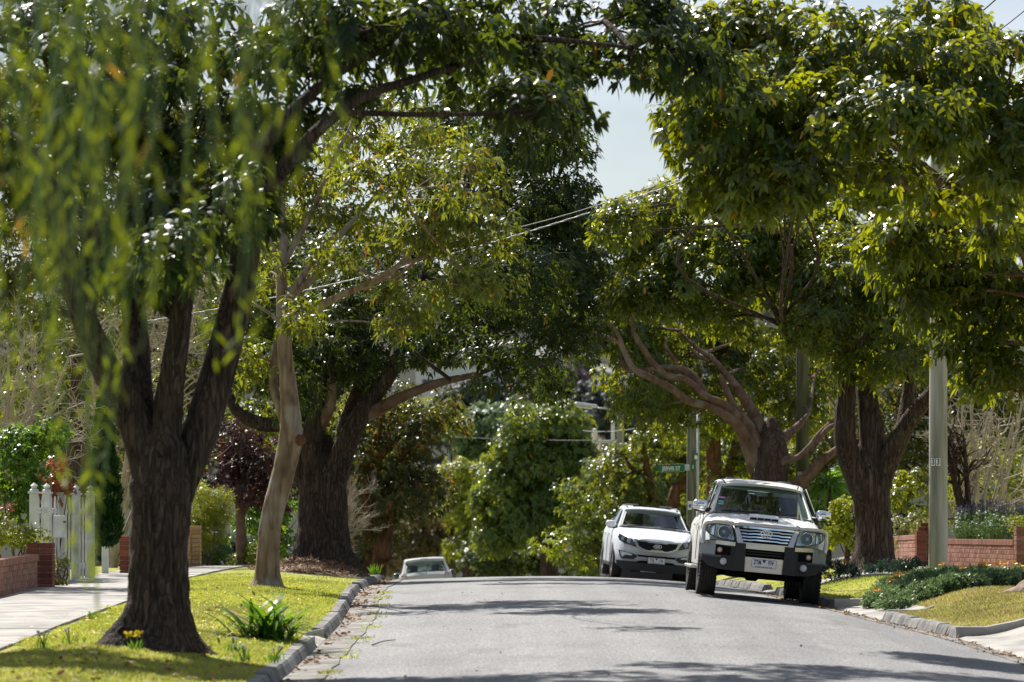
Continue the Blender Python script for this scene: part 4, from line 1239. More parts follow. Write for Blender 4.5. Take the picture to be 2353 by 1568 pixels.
# ---- the white SUV behind it
def make_suv(loc, rot, paint, label, plate, mirror_cap, badge=True):
    car = empty('parked_suv', loc, rot, label, 'suv', None)
    P = MT[paint]
    AX0, AX1, RW = .86, 3.50, .345
    def prof(y):
        w = np.interp(y, [.05, .15, .35, .7, 1.2, 3.6, 4.1, 4.4], [.72, .80, .865, .905, .915, .915, .88, .78])
        fl = .02 * (math.exp(-((y - AX0) / .36) ** 2) + math.exp(-((y - AX1) / .36) ** 2))
        base = np.interp(y, [.05, .3, .5, 4.4], [.36, .33, .28, .34])
        zb = max(arch(y, AX0, .40, .36, base), arch(y, AX1, .40, .36, base))
        ze = np.interp(y, [.05, .15, .3, .6, 1.0, 1.25, 3.2, 4.0, 4.4], [.80, .88, .93, .985, 1.045, 1.09, 1.12, 1.12, 1.0])
        zc_ = np.interp(y, [.05, .15, .3, .6, 1.0, 1.25, 1.4, 4.0, 4.4], [.86, .925, .97, 1.03, 1.09, 1.13, 1.06, 1.06, 1.0])
        wt = np.interp(y, [.05, .3, .7, 1.2, 4.4], [.60, .70, .76, .79, .79])
        zm = max(zb + .03, .62); zsh = max(zm + .05, ze - .10)
        return [(w - .25, zb), (w - .02 + fl, zb), (w + fl, min(zb + .03, zsh - .06)), (w + fl * .7, max(zb + .06, (zb + zsh) / 2)), (w - .005, zsh), (w - .045, ze - .03), (wt, ze), (wt - .05, ze + .012), (wt * .5, ze + (zc_ - ze) * .8), (0, zc_)]
    ys = sorted(set([.05, .08, .12, .17, .23, .3, .38, .44] + list(np.linspace(.46, 1.26, 26)) + list(np.linspace(1.4, 3.05, 8)) + list(np.linspace(3.1, 3.9, 26)) + [4.0, 4.2, 4.35, 4.4]))
    def bow(V): return [(x, y - .03 * max(0, 1 - y / .3) + (.26 * (abs(x) / .85) ** 2.4 + .16 * max(0, z - .62) ** 1.3) * max(0, min(1, (.95 - y) / .9)), z) for x, y, z in V]
    V, F = loft_half(ys, prof); V = bow(V)
    smooth_by_angle(obj('body', V, F, P, car), 32)
    def hp(y):
        h = prof(y); wt = h[6][0] - .01
        return [(wt, h[6][1] + .006), (wt - .02, h[6][1] + .022), (wt - .10, h[7][1] + .010), (wt * .5, h[8][1] + .012), (0, h[9][1] + .016)]
    V, F = loft_half(list(np.linspace(.10, 1.20, 18)), hp); V = bow(V)
    smooth_by_angle(obj('bonnet', V, F, P, car), 40)
    yA, zA, yB, zB = 1.22, 1.145, 1.98, 1.525
    A = {s: (s * .72, yA + .16, zA) for s in (-1, 1)}
    B = {s: (s * .575, yB + .10, zB) for s in (-1, 1)}
    bl = np.array((0, -.15, 0))
    patch('windscreen', B[-1], B[1], A[-1], A[1], MT['glass'], car, bulge=bl, n=12, rows=6)
    patch('cowl', (-.73, yA + .15, zA + .015), (.73, yA + .15, zA + .015), (-.73, yA + .02, zA - .005), (.73, yA + .02, zA - .005), MT['black_plastic'], car, bulge=(0, -.11, .01), n=12, rows=1)
    def roofp(y):
        w = np.interp(y, [2.0, 2.4, 3.4, 3.95], [.60, .635, .61, .54])
        z = np.interp(y, [2.0, 2.15, 2.5, 3.2, 3.95], [1.53, 1.56, 1.595, 1.59, 1.52])
        return [(w + .045, z - .085), (w + .02, z - .035), (w - .015, z - .010), (w - .05, z - .014), (w - .08, z - .002), (w * .5, z + .016), (0, z + .02)]
    V, F = loft_half(list(np.linspace(1.98, 3.95, 16)), roofp)
    V = [(x, y - .15 * (1 - (x / .60) ** 2) * max(0, 1 - (y - 1.98) / .6) if abs(x) < .60 else y, z) for x, y, z in V]
    smooth_by_angle(obj('roof', V, F, P, car), 35)
    MB().bbox((0, 2.65, 1.618), (.85, .8, .008), .003).build('sunroof', MT['window'], car)
    for s in (-1, 1):
        bar('roof_rail', [(s * .545, 2.08, 1.555), (s * .575, 2.4, 1.60), (s * .575, 3.3, 1.60), (s * .53, 3.8, 1.55)], .014, MT['grey_metal'], car, 6, 12)
        strip('screen_edge', np.array(A[s]) + (0, -.012, 0), np.array(B[s]) + (0, -.012, 0), .035, MT['black_plastic'], car, out=(s * .35, -.8, .45), th=.012)
        strip('front_pillar', (s * .775, yA + .17, zA - .03), (s * .625, yB + .12, zB - .01), (.085, .075), P, car, out=(s * .78, -.58, .25), th=.05)
        strip('middle_pillar', (s * .86, 2.36, 1.10), (s * .665, 2.46, 1.53), .07, MT['black_plastic'], car, out=(s, 0, .35), th=.04)
        strip('rear_pillar', (s * .84, 3.75, 1.08), (s * .60, 3.62, 1.53), (.36, .22), P, car, out=(s, 0.1, .35), th=.05)
        patch('side_window', (s * .66, 2.14, 1.51), (s * .672, 2.44, 1.525), (s * .86, 1.52, 1.11), (s * .868, 2.34, 1.115), MT['glass'], car, n=3, rows=3)
        patch('side_window', (s * .672, 2.48, 1.525), (s * .64, 3.52, 1.50), (s * .868, 2.38, 1.115), (s * .855, 3.56, 1.12), MT['glass'], car, n=3, rows=3)
        door_mirror(car, s * .83, 1.50, 1.165, s, mirror_cap, .225, .155)
        for yy in (2.15, 3.1): MB().bbox((s * .925, yy, .95), (.03, .17, .03), .008).build('door_handle', P, car)
        for yy in (1.36, 2.36): bar('door_seam', [(s * .922, yy, .34), (s * .925, yy, .8), (s * .895, yy, 1.08)], .005, MT['dark_void'], car, 4)
        MB().bbox((s * .90, 2.2, .30), (.06, 2.0, .10), .02).build('sill', MT['black_plastic'], car)
    patch('rear_window', (-.52, 3.95, 1.50), (.52, 3.95, 1.50), (-.64, 4.3, 1.12), (.64, 4.3, 1.12), MT['glass'], car, n=4, rows=3)
    MB().bbox((0, 1.72, 1.02), (1.46, .42, .20), .05).build('dashboard', MT['interior'], car)
    MB().box((0, 2.6, .66), (1.5, 2.4, .06)).build('cabin_floor', MT['interior'], car)
    seats(car, (2.2, 3.1), .82)
    steering(car, -.37, 1.92, 1.08)
    MB().bbox((0, 1.98, 1.43), (.20, .03, .06), .012).build('rear_view_mirror', MT['clear_lens'], car)
    wipers(car, 1.22, zA + .02, 1, ((-.6, -.02, .012), (.0, .55, .02)))
    # front end
    def wf(x, z): return -.012 + .26 * (abs(x) / .85) ** 2.4 + .16 * max(0, z - .62) ** 1.3
    gr = empty('grille', parent=car)
    op = [(-.455, .845), (-.25, .845), (-.20, .825), (.20, .825), (.25, .845), (.455, .845), (.40, .73), (.24, .665), (.15, .662), (.12, .68), (-.12, .68), (-.15, .662), (-.24, .665), (-.40, .73)]
    rim = [(-.535, .885), (-.27, .872), (.27, .872), (.535, .885), (.46, .72), (.27, .64), (0, .628), (-.27, .64), (-.46, .72)]
    conform('grille_surround', rim, wf, .05, MT['grey_metal'] if paint == 'black_paint' else MT['alloy'], gr, off=-.006)
    conform('grille_back', op, wf, .05, MT['dark_void'], gr, off=-.012)
    for z in (.815, .785, .755, .725, .695):
        hw = .44 - max(0, .80 - z) * .9
        conform('grille_slat', [(-hw, z + .005), (hw, z + .005), (hw, z - .005), (-hw, z - .005)], wf, .02, MT['black_plastic'], gr, off=-.020)
    if badge:
        bd = empty('badge', (0, wf(0, .755) - .022, .752), parent=gr)
        t = np.linspace(0, 2 * PI, 25)
        MB().prism([(.086 * math.cos(a), .045 * math.sin(a)) for a in t[:-1]], -.004, .02).build('badge_disc', MT['black_paint'], bd)
        V, F = tube_geo(np.stack([.086 * np.cos(t), 0 * t - .004, .045 * np.sin(t)], 1), [.006], 6, False)
        obj('badge_ring', V, F, MT['chrome'], bd, smooth=True)
        text('lettering', 'KIA', .062, MT['white_sign'], bd, (0, -.006, 0), sx=1.05, bold=.002)
    for s in (-1, 1):
        def side(pl): return [(s * x, z) for x, z in (pl if s < 0 else pl[::-1])]
        hl = conform('headlight', side([(.83, .975), (.70, .915), (.55, .885), (.455, .71), (.56, .735), (.72, .77), (.82, .83), (.855, .90)]), wf, .08, MT['black_plastic'], car, off=.0)
        for (lx, lz, lr) in ((.615, .835, .052), (.745, .875, .046)):
            M = Matrix.Translation((s * lx, wf(lx, lz) - .004, lz)) @ Matrix.Rotation(PI / 2, 4, 'X')
            MB().lathe([(.001, .02), (lr * .45, .014), (lr * .6, .004), (lr * .75, .012), (lr, .012), (lr, -.02)], 18, M).build('projector_lamp', MT['clear_lens'], hl, smooth=True)
        MB().box((s * .535, wf(.535, .77) - .006, .768), (.07, .012, .02)).build('turn_bulb', MT['amber'], hl)
        conform('lens', side([(.83, .975), (.70, .915), (.55, .885), (.455, .71), (.56, .735), (.72, .77), (.82, .83), (.855, .90)]), wf, .005, MT['lens'], hl, off=-.03)
        conform('fog_recess', side([(.83, .625), (.60, .575), (.44, .545), (.42, .50), (.50, .44), (.75, .435), (.79, .50)]), wf, .03, MT['black_plastic'], car, off=-.006)
        fl_ = conform('fog_lamp', side([(.79, .60), (.60, .565), (.53, .54), (.54, .52), (.67, .525), (.745, .47), (.775, .53)]), wf, .03, MT['clear_lens'], car, off=-.012)
        MB().lathe([(.001, .01), (.025, .006), (.03, -.01)], 14, Matrix.Translation((s * .71, wf(.71, .55) - .016, .55)) @ Matrix.Rotation(PI / 2, 4, 'X')).build('bulb', MT['chrome'], fl_, smooth=True)
    conform('lower_intake', [(-.43, .55), (.43, .55), (.40, .505), (-.40, .505)], wf, .03, MT['dark_void'], car, off=-.008)
    conform('bumper_skirt', [(-.86, .40), (-.62, .39), (-.40, .395), (.40, .395), (.62, .39), (.86, .40), (.84, .30), (.70, .20), (-.70, .20), (-.84, .30)], lambda x, z: wf(x, z) + .10 * max(0, .3 - z), .12, MT['black_plastic'], car, off=-.014)
    conform('bumper_lip', [(-.36, .425), (.36, .425), (.46, .375), (-.46, .375)], wf, .03, MT['dark_void'], car, off=-.020)
    number_plate(car, 0, -.036, .445, .372, .134, plate[0], plate[1], 'VICTORIA - THE PLACE TO BE')
    MB().bbox((0, 2.2, .30), (1.3, 3.6, .14), .05).build('chassis', MT['dark_void'], car)
    for yy in (AX0, AX1):
        for s in (-1, 1):
            wheel(car, s * .80, yy, RW, .225, .215, s, tread=False)
            MB().bbox((s * .66, yy, .56), (.30, .84, .36), .05).build('wheel_housing', MT['dark_void'], car)
    return car
suv = make_suv((3.10, 83.5, EYE - 1.34), (R(.6), R(5.0), R(3.0)), 'white_paint_cool', 'white SUV parked behind the ute, dark grille and plate YGJ 316', ('YGJ', '316'), 'white_paint_cool')
suv2 = make_suv((3.27, 93.0, gz(3.27, 93) - .07), (R(-2), R(3.4), R(2.6)), 'black_paint', 'dark car mostly hidden behind the white SUV, only its black door mirror showing', ('', ''), 'black_paint', False)

# ---- the pale hatchback going over the crest, seen from behind
def make_hatch():
    D = 119.5
    car = empty('hatchback_car', (-2.62, D, EYE - 2.62), (R(-2.6), R(-4.2), R(2.2)), 'pale silver hatchback seen from behind, sunk below the crest of the road', 'car')
    P = MT['cream_paint']
    AX0, AX1 = .62, 3.05
    def prof(y):
        w = np.interp(y, [.0, .1, .3, .6, 3.4, 3.8, 4.05], [.70, .78, .83, .845, .845, .80, .66])
        base = .24
        zb = max(arch(y, AX0, .35, .32, base), arch(y, AX1, .35, .32, base))
        ze = np.interp(y, [0, .08, .2, .5, 2.9, 3.3, 4.05], [.90, .97, 1.0, 1.0, .96, .90, .70])
        zc_ = np.interp(y, [0, .08, .2, .5, 2.9, 3.3, 4.05], [.92, .99, 1.02, 1.0, 1.0, .95, .74])
        wt = np.interp(y, [0, .2, .6, 4.05], [.66, .74, .77, .60])
        zsh = max(zb + .10, ze - .10)
        return [(w - .25, zb), (w - .02, zb), (w, min(zb + .03, zsh - .05)), (w, (zb + zsh) / 2), (w - .005, zsh), (w - .04, ze - .03), (wt, ze), (wt * .5, ze + (zc_ - ze) * .8), (0, zc_)]
    ys = sorted(set([0, .03, .07, .12, .2, .25] + list(np.linspace(.27, .97, 20)) + list(np.linspace(1.1, 2.65, 6)) + list(np.linspace(2.7, 3.4, 20)) + [3.6, 3.8, 3.95, 4.05]))
    V, F = loft_half(ys, prof)
    smooth_by_angle(obj('body', V, F, P, car), 32)
    A = {s: (s * .66, .10, 1.0) for s in (-1, 1)}
    B = {s: (s * .545, .50, 1.385) for s in (-1, 1)}
    patch('rear_window', B[-1], B[1], A[-1], A[1], MT['glass_light'], car, bulge=(0, -.06, 0), n=10, rows=6)
    def roofp(y):
        w = np.interp(y, [.42, .8, 2.0, 2.4], [.56, .60, .60, .57])
        z = np.interp(y, [.42, .7, 1.3, 2.0, 2.4], [1.41, 1.46, 1.485, 1.455, 1.40])
        return [(w + .05, z - .09), (w + .03, z - .03), (w - .02, z - .008), (w * .5, z + .012), (0, z + .016)]
    V, F = loft_half(list(np.linspace(.42, 2.4, 14)), roofp)
    smooth_by_angle(obj('roof', V, F, P, car), 35)
    for s in (-1, 1):
        strip('screen_edge', np.array(A[s]) * (.97, 1, 1) + (0, -.012, 0), np.array(B[s]) * (.97, 1, 1) + (0, -.012, 0), .05, MT['black_plastic'], car, out=(s * .3, -.8, .4), th=.01)
        strip('rear_pillar', (s * .72, .20, .97), (s * .60, .56, 1.38), (.13, .10), P, car, out=(s * .7, -.6, .3), th=.05)
        strip('middle_pillar', (s * .80, 1.5, .98), (s * .62, 1.5, 1.42), .08, MT['black_plastic'], car, out=(s, 0, .3), th=.04)
        strip('front_pillar', (s * .76, 3.0, .96), (s * .60, 2.36, 1.39), .08, P, car, out=(s, .4, .3), th=.05)
        patch('side_window', (s * .615, .70, 1.40), (s * .625, 1.46, 1.43), (s * .80, .55, 1.0), (s * .81, 1.46, .99), MT['glass_light'], car, n=3, rows=3)
        patch('side_window', (s * .625, 1.54, 1.43), (s * .61, 2.32, 1.39), (s * .81, 1.54, .99), (s * .78, 2.85, .97), MT['glass_light'], car, n=3, rows=3)
        door_mirror(car, s * .80, 2.55, 1.03, s, 'black_paint', .19, .14)
        pl = [(.60, .995), (.70, .99), (.755, .93), (.775, .80), (.60, .80), (.585, .86)]
        tl = conform('tail_light', [(s * x, z) for x, z in (pl if s < 0 else pl[::-1])], lambda x, z: -.01 + .13 * max(0, (abs(x) - .5) / .28) ** 2 + .12 * max(0, z - .9), .05, MT['red_lens'], car, off=-.012)
        pl = [(.60, .995), (.70, .99), (.755, .93), (.585, .93)]
        conform('turn_lamp', [(s * x, z) for x, z in (pl if s < 0 else pl[::-1])], lambda x, z: -.01 + .13 * max(0, (abs(x) - .5) / .28) ** 2 + .12 * max(0, z - .9), .01, MT['clear_lens'], tl, off=-.018)
    patch('windscreen', (-.57, 2.38, 1.38), (.57, 2.38, 1.38), (-.68, 3.0, .97), (.68, 3.0, .97), MT['glass_light'], car, bulge=(0, .08, 0), n=6, rows=4)
    MB().bbox((0, .46, 1.425), (.24, .03, .03), .008).build('brake_light', MT['red_lens'], car)
    bar('rear_wiper', [(.02, .09, 1.005), (-.02, .085, 1.05), (-.34, .12, 1.03)], [.016, .02, .010], MT['black_plastic'], car, 6)
    bar('aerial', [(-.02, .62, 1.48), (-.02, .58, 1.56)], [.006, .003], MT['black_plastic'], car, 5)
    MB().bbox((0, 2.2, .55), (1.4, 2.6, .06), .02).build('cabin_floor', MT['interior'], car)
    MB().bbox((0, 2.6, .92), (1.36, .4, .16), .04).build('dashboard', MT['interior'], car)
    for (x, y) in ((-.34, 2.0), (.34, 2.0), (-.34, 1.0), (.34, 1.0)):
        MB().bbox((x, y, .78), (.44, .12, .60), .04).bbox((x, y, 1.16), (.24, .09, .17), .03).build('seat', MT['interior'], car)
    for yy in (AX0, AX1):
        for s in (-1, 1): wheel(car, s * .74, yy, .30, .185, .19, s, tread=False)
    conform('rear_bumper', [(-.80, .62), (.80, .62), (.78, .30), (-.78, .30)], lambda x, z: -.05 + .15 * (abs(x) / .8) ** 4, .12, P, car)
    return car
hatch = make_hatch()

# ------------------------------------------------------------------ trees
def px_path(pts, D):
    """pts: (ox, oy[, D])"""
    return [T(p[0], p[1], p[2] if len(p) > 2 else D) for p in pts]

def limb(name, pts, rad, m, root, n=None, seg=10, rough=0.10, seed=0, flare=None):
    P = catmull(pts, n or 6 * len(pts))
    k = len(P)
    lob = None
    rad = np.interp(np.linspace(0, 1, k), np.linspace(0, 1, len(rad)), rad)
    if flare:
        h = P[:, 2] - P[0, 2]
        f = np.exp(-h / flare[0])
        rad = rad * (1 + flare[1] * f)
        lob = flare[2] * f
    V, F = tube_geo(P, rad, seg, True, rough, lob, seed)
    o = obj(name, V, F, m, root, smooth=True, world=True)
    return o, P

def tree(name, base, label, cat='tree', group=None):
    global RNG
    RNG = np.random.default_rng(zlib.crc32(label.encode()))     # each plant keeps its own shape
    return empty(name, tuple(base), label=label, cat=cat, group=group)

def add_branches(root, hubs, skel, m, r0=0.05, r1=0.012, name='branches', sag=0.15, every=1):
    """boughs from the nearest limb point to each leaf mass, twigs on to every tuft"""
    b = MB()
    S = np.concatenate(skel)
    for hi, (c, tips) in enumerate(hubs):
        w = S.copy()
        d = np.linalg.norm(w - c, axis=1) + np.maximum(0, w[:, 2] - c[2]) * 1.5
        a = S[int(np.argmin(d))]
        mid = (a + c) / 2 + np.array((0, 0, sag * np.linalg.norm(c - a) * .5)) + RNG.normal(0, .08, 3) * np.linalg.norm(c - a)
        P = catmull([a, mid, c], 10)
        b.tube(P, [r0, r0 * .8, r0 * .5], 6, False)
        for t in tips[::every]:
            s = P[int(RNG.integers(len(P) // 2, len(P)))]
            mm = (s + t) / 2 + RNG.normal(0, .06, 3)
            b.tube(catmull([s, mm, t], 6), [r0 * .45, r1], 4, False)
    return b.build(name, m, root, smooth=True, world=True, kind='stuff')

def foliage(root, blobs, m, name='crown', **kw):
    g = crown_geo(blobs, **kw)
    leaf_obj(name, g, m, root, kind='stuff')
    return g[3]

def B(lst, D=None, depth=1.0, jit=0.0):
    out = []
    for b in lst:
        b = b if len(b) == 5 else (*b, D)
        out.append(pxblob(*b[:4], b[4] + jit * RNG.normal(), depth=depth))
    return out

# ---- the big dark tree on the near left verge
bx = T(352, 1478, 38.0); bx[2] = gz(bx[0], 38.0) - 0.05
t = tree('street_tree', bx, 'massive dark trunked street tree on the near left verge, daffodil at its foot')
skel = []
o, P = limb('trunk', [bx, T(362, 1380, 38), T(366, 1250, 38), T(370, 1120, 38), T(372, 1030, 38), T(372, 960, 38)], [.285, .27, .28, .30, .24, .08], MT['bark_dark'], t, 70, 44, .06, 3, (.28, .75, .5)); skel.append(P[-8:])
for i, (pts, rad) in enumerate([
    ([(366, 1230), (345, 1080), (300, 950), (240, 840, 37.8), (180, 700, 37.6), (150, 560, 37.5), (120, 440, 37.5), (60, 330, 37.6)], [.16, .22, .20, .17, .14, .12, .10, .06]),
    ([(366, 1200, 38.1), (350, 1060, 38.1), (322, 940, 38.3), (312, 780, 38.6), (300, 640, 38.8), (285, 480, 39), (300, 330, 39)], [.14, .19, .18, .15, .14, .10, .05]),
    ([(370, 1200), (374, 1060), (385, 940), (402, 830, 37.9), (420, 690, 37.8), (440, 560, 37.6), (420, 430, 37.6)], [.14, .19, .17, .14, .12, .10, .05]),
    ([(380, 1260, 38.05), (408, 1130, 38.1), (452, 1010, 38.2), (497, 870, 38.3), (545, 690, 38.4), (575, 520, 38.5), (590, 400, 38.6), (560, 250, 38.8)], [.16, .21, .21, .20, .18, .16, .13, .06]),
    ([(575, 500, 38.5), (640, 400, 38.4), (720, 310, 38.3), (830, 225, 38.5), (960, 180, 39), (1120, 130, 39.6)], [.12, .09, .075, .06, .05, .03]),
    ([(590, 430, 38.6), (610, 330, 38.6), (700, 230, 38.6), (820, 140, 39), (1000, 80, 40), (1250, 90, 40.5), (1450, 110, 41)], [.11, .09, .07, .06, .05, .04, .02]),
    ([(300, 640, 38.7), (260, 600, 38.9), (190, 540, 39)], [.07, .06, .03]),
    ([(395, 720, 38), (350, 690, 38.2), (290, 650, 38.4)], [.08, .07, .05]),
    ([(200, 720, 37.6), (215, 640, 37.5), (225, 560, 37.5), (190, 480, 37.4)], [.10, .085, .07, .04]),
]):
    o, P = limb('limb', px_path(pts, 38.0), [r * .87 for r in rad], MT['bark_dark'], t, seed=i, seg=14, rough=.06); skel.append(P)
bl = B([(60, 120, 130, 120, 40), (230, 190, 150, 120, 40), (420, 120, 180, 140, 40), (300, 400, 150, 110, 39), (120, 380, 120, 110, 39.5), (520, 330, 130, 110, 39), (690, 150, 150, 120, 39), (545, 470, 90, 60, 38.2), (330, 540, 120, 60, 37.4), (430, 600, 70, 45, 37.2), (340, 625, 60, 35, 37.2),
        (860, 60, 170, 90, 40.3), (1080, 60, 160, 100, 41.2), (1200, 180, 100, 90, 41), (1400, 70, 160, 90, 42.2), (1540, 110, 110, 80, 42.6), (1010, 160, 110, 55, 40.4), (1440, 130, 80, 40, 41), (760, 90, 120, 80, 40), (1225, 260, 50, 40, 40), (-120, 260, 150, 110, 40), (-310, 300, 150, 110, 40.5), (-260, 80, 150, 120, 40), (-450, 200, 140, 120, 41), (-150, 500, 90, 60, 39)], jit=.8)
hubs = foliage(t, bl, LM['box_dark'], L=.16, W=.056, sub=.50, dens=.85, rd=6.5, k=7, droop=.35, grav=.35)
add_branches(t, hubs, skel, MT['bark_dark'], .035, .008)

# ---- the slender leaning gum
bx = T(612, 1362, 56.0); bx[2] = gz(bx[0], 56.0) - 0.04
t = tree('leaning_gum_tree', bx, 'slender leaning gum tree with smooth tan trunk on the sunny lawn')
skel = []
o, P = limb('trunk', [bx, T(616, 1270, 56), T(627, 1180, 56), T(650, 1090, 56), T(668, 1010, 56), T(666, 930, 56), T(658, 850, 56), T(652, 760, 56), T(646, 640, 56.2), T(652, 540, 56.4), T(640, 420, 56.6)], [.175, .165, .16, .165, .175, .14, .115, .10, .075, .06, .03], MT['bark_gum'], t, 70, 26, .06, 5, (.12, .5, .4)); skel.append(P[-26:])
for i, (pts, rad) in enumerate([
    ([(668, 1010, 56.05), (645, 940, 56.1), (628, 880, 56.2), (634, 800, 56.2), (650, 740, 56.1)], [.09, .08, .065, .055, .05]),
    ([(655, 770), (700, 735), (760, 690, 55.8), (830, 660, 55.6), (890, 632, 55.4), (940, 585, 55.2), (985, 545, 55)], [.065, .06, .055, .05, .04, .03, .02]),
    ([(652, 700), (720, 640, 56.2), (800, 600, 56.2), (880, 575, 56), (960, 545, 55.8)], [.05, .042, .036, .03, .018]),
    ([(655, 690), (730, 590, 56.3), (810, 510, 56.2), (880, 430, 56), (930, 370, 56)], [.055, .05, .04, .03, .015]),
    ([(650, 640), (620, 540, 56.5), (600, 440, 56.6)], [.045, .03, .015]),
    ([(655, 600, 56.3), (720, 480, 56.5), (760, 380, 56.6), (800, 300, 56.6)], [.05, .04, .03, .015]),
    ([(650, 745), (610, 715, 56), (565, 690, 56)], [.035, .025, .012]),
    ([(800, 605, 56.2), (900, 640, 55.6), (1000, 560, 55.3), (1090, 540, 55)], [.03, .026, .022, .01]),
    ([(830, 660, 55.6), (920, 610, 55.2), (1010, 590, 55), (1080, 640, 54.9)], [.03, .026, .02, .01]),
]):
    o, P = limb('limb', px_path(pts, 56.0), rad, MT['bark_gum'], t, seed=20 + i, rough=.05); skel.append(P)
M = MB(); kp = T(690, 1012, 55.85)
b_ = MB().bbox(kp, (.16, .14, .16), .05); b_.build('bark_knot', MT['bark_rust'], t, smooth=True, world=True)
bl = B([(690, 390, 100, 80, 56.5), (840, 330, 120, 80, 56.2), (980, 330, 110, 75, 54.3), (1070, 420, 75, 75, 53.6), (890, 440, 120, 75, 56), (1030, 520, 110, 75, 54), (1125, 560, 55, 75, 53.6), (750, 480, 85, 70, 56.7), (640, 470, 60, 80, 57), (900, 545, 90, 45, 55.8), (1070, 655, 90, 50, 54), (950, 670, 70, 40, 55.4), (625, 640, 50, 50, 56.3), (680, 730, 45, 30, 55.9), (965, 760, 70, 50, 55.8), (550, 830, 40, 60, 56.5), (760, 590, 60, 50, 56.5), (580, 640, 40, 60, 56.5), (880, 250, 80, 50, 56.5)], jit=1.3)
hubs = foliage(t, bl, LM['gum'], L=.125, W=.042, sub=.40, dens=.75, rd=6.5, k=6, droop=.35, grav=.4, odd=.022)
add_branches(t, hubs, skel, MT['bark_gum'], .018, .006)

# ---- dark spreading tree further along the left verge
bx = T(745, 1288, 73.0); bx[2] = gz(bx[0], 73.0) - 0.05
t = tree('spreading_street_tree', bx, 'dark spreading tree with a thick forked trunk behind the leaning gum')
skel = []
o, P = limb('trunk', [bx, T(742, 1240, 73), T(742, 1170, 73), T(742, 1100, 73), T(745, 1050, 73), T(748, 1000, 73)], [.50, .47, .46, .45, .30, .10], MT['bark_dark'], t, 36, 26, .06, 8, (.35, .45, .35)); skel.append(P[-6:])
for i, (pts, rad) in enumerate([
    ([(738, 1190), (705, 1110), (676, 1040), (665, 980), (600, 975, 73), (545, 945, 73), (520, 890, 73)], [.2, .21, .19, .16, .14, .11, .07]),
    ([(722, 1090, 72.8), (716, 1010, 72.7), (735, 930, 72.6), (740, 860, 72.6), (720, 780, 73)], [.22, .2, .17, .13, .07]),
    ([(748, 1190, 72.9), (770, 1090, 72.8), (805, 1000, 72.6), (845, 930, 72.5), (900, 850, 72.5), (935, 760, 72.8), (960, 680, 73), (1000, 560, 73.5), (1080, 420, 74)], [.2, .24, .21, .18, .14, .11, .10, .09, .05]),
    ([(750, 1190, 73.3), (778, 1090, 73.4), (800, 980, 73.6), (830, 880, 73.8), (860, 760, 74), (900, 640, 74.5), (1000, 480, 75)], [.16, .2, .18, .15, .13, .11, .06]),
    ([(830, 960, 72.6), (880, 935, 72.4), (930, 910, 72.2), (1010, 880, 72), (1100, 860, 72)], [.15, .13, .10, .08, .05]),
    ([(735, 980, 72.7), (760, 930, 72.4), (765, 880, 72.3)], [.13, .10, .06]),
    ([(1020, 560, 73.5), (1120, 560, 73.5), (1220, 620, 73.2), (1280, 700, 73)], [.10, .09, .07, .04]),
    ([(1050, 470, 74), (1180, 420, 73.8), (1280, 420, 73.5)], [.09, .07, .04]),
]):
    o, P = limb('limb', px_path(pts, 73.0), rad, MT['bark_dark'] if i not in (4, 5) else MT['bark_smooth'], t, seed=40 + i, rough=.06, seg=12); skel.append(P)
bl = B([(620, 870, 90, 80, 73), (760, 800, 110, 90, 71.5), (860, 850, 70, 60, 72), (950, 800, 75, 80, 73), (870, 690, 110, 80, 74.5), (700, 700, 110, 90, 75), (1070, 320, 120, 100, 75), (1200, 300, 120, 110, 74), (1268, 425, 65, 125, 73), (1320, 580, 60, 110, 73), (1325, 700, 65, 70, 73), (1230, 560, 120, 120, 73.5), (1270, 720, 100, 100, 73), (1140, 750, 110, 90, 72), (1095, 830, 60, 55, 71.5), (1180, 850, 80, 55, 71.5), (1260, 850, 70, 50, 72.5), (1010, 620, 120, 100, 75.5), (1262, 320, 40, 80, 74), (1130, 450, 120, 110, 75), (560, 780, 70, 80, 75), (600, 600, 90, 90, 76), (1090, 650, 90, 70, 74), (1180, 640, 110, 80, 70.5), (1000, 720, 100, 70, 71), (1215, 480, 80, 90, 71)], jit=1.5)
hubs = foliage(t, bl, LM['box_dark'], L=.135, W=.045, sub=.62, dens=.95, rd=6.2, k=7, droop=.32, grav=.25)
add_branches(t, hubs, skel, MT['bark_dark'], .04, .01, every=2)

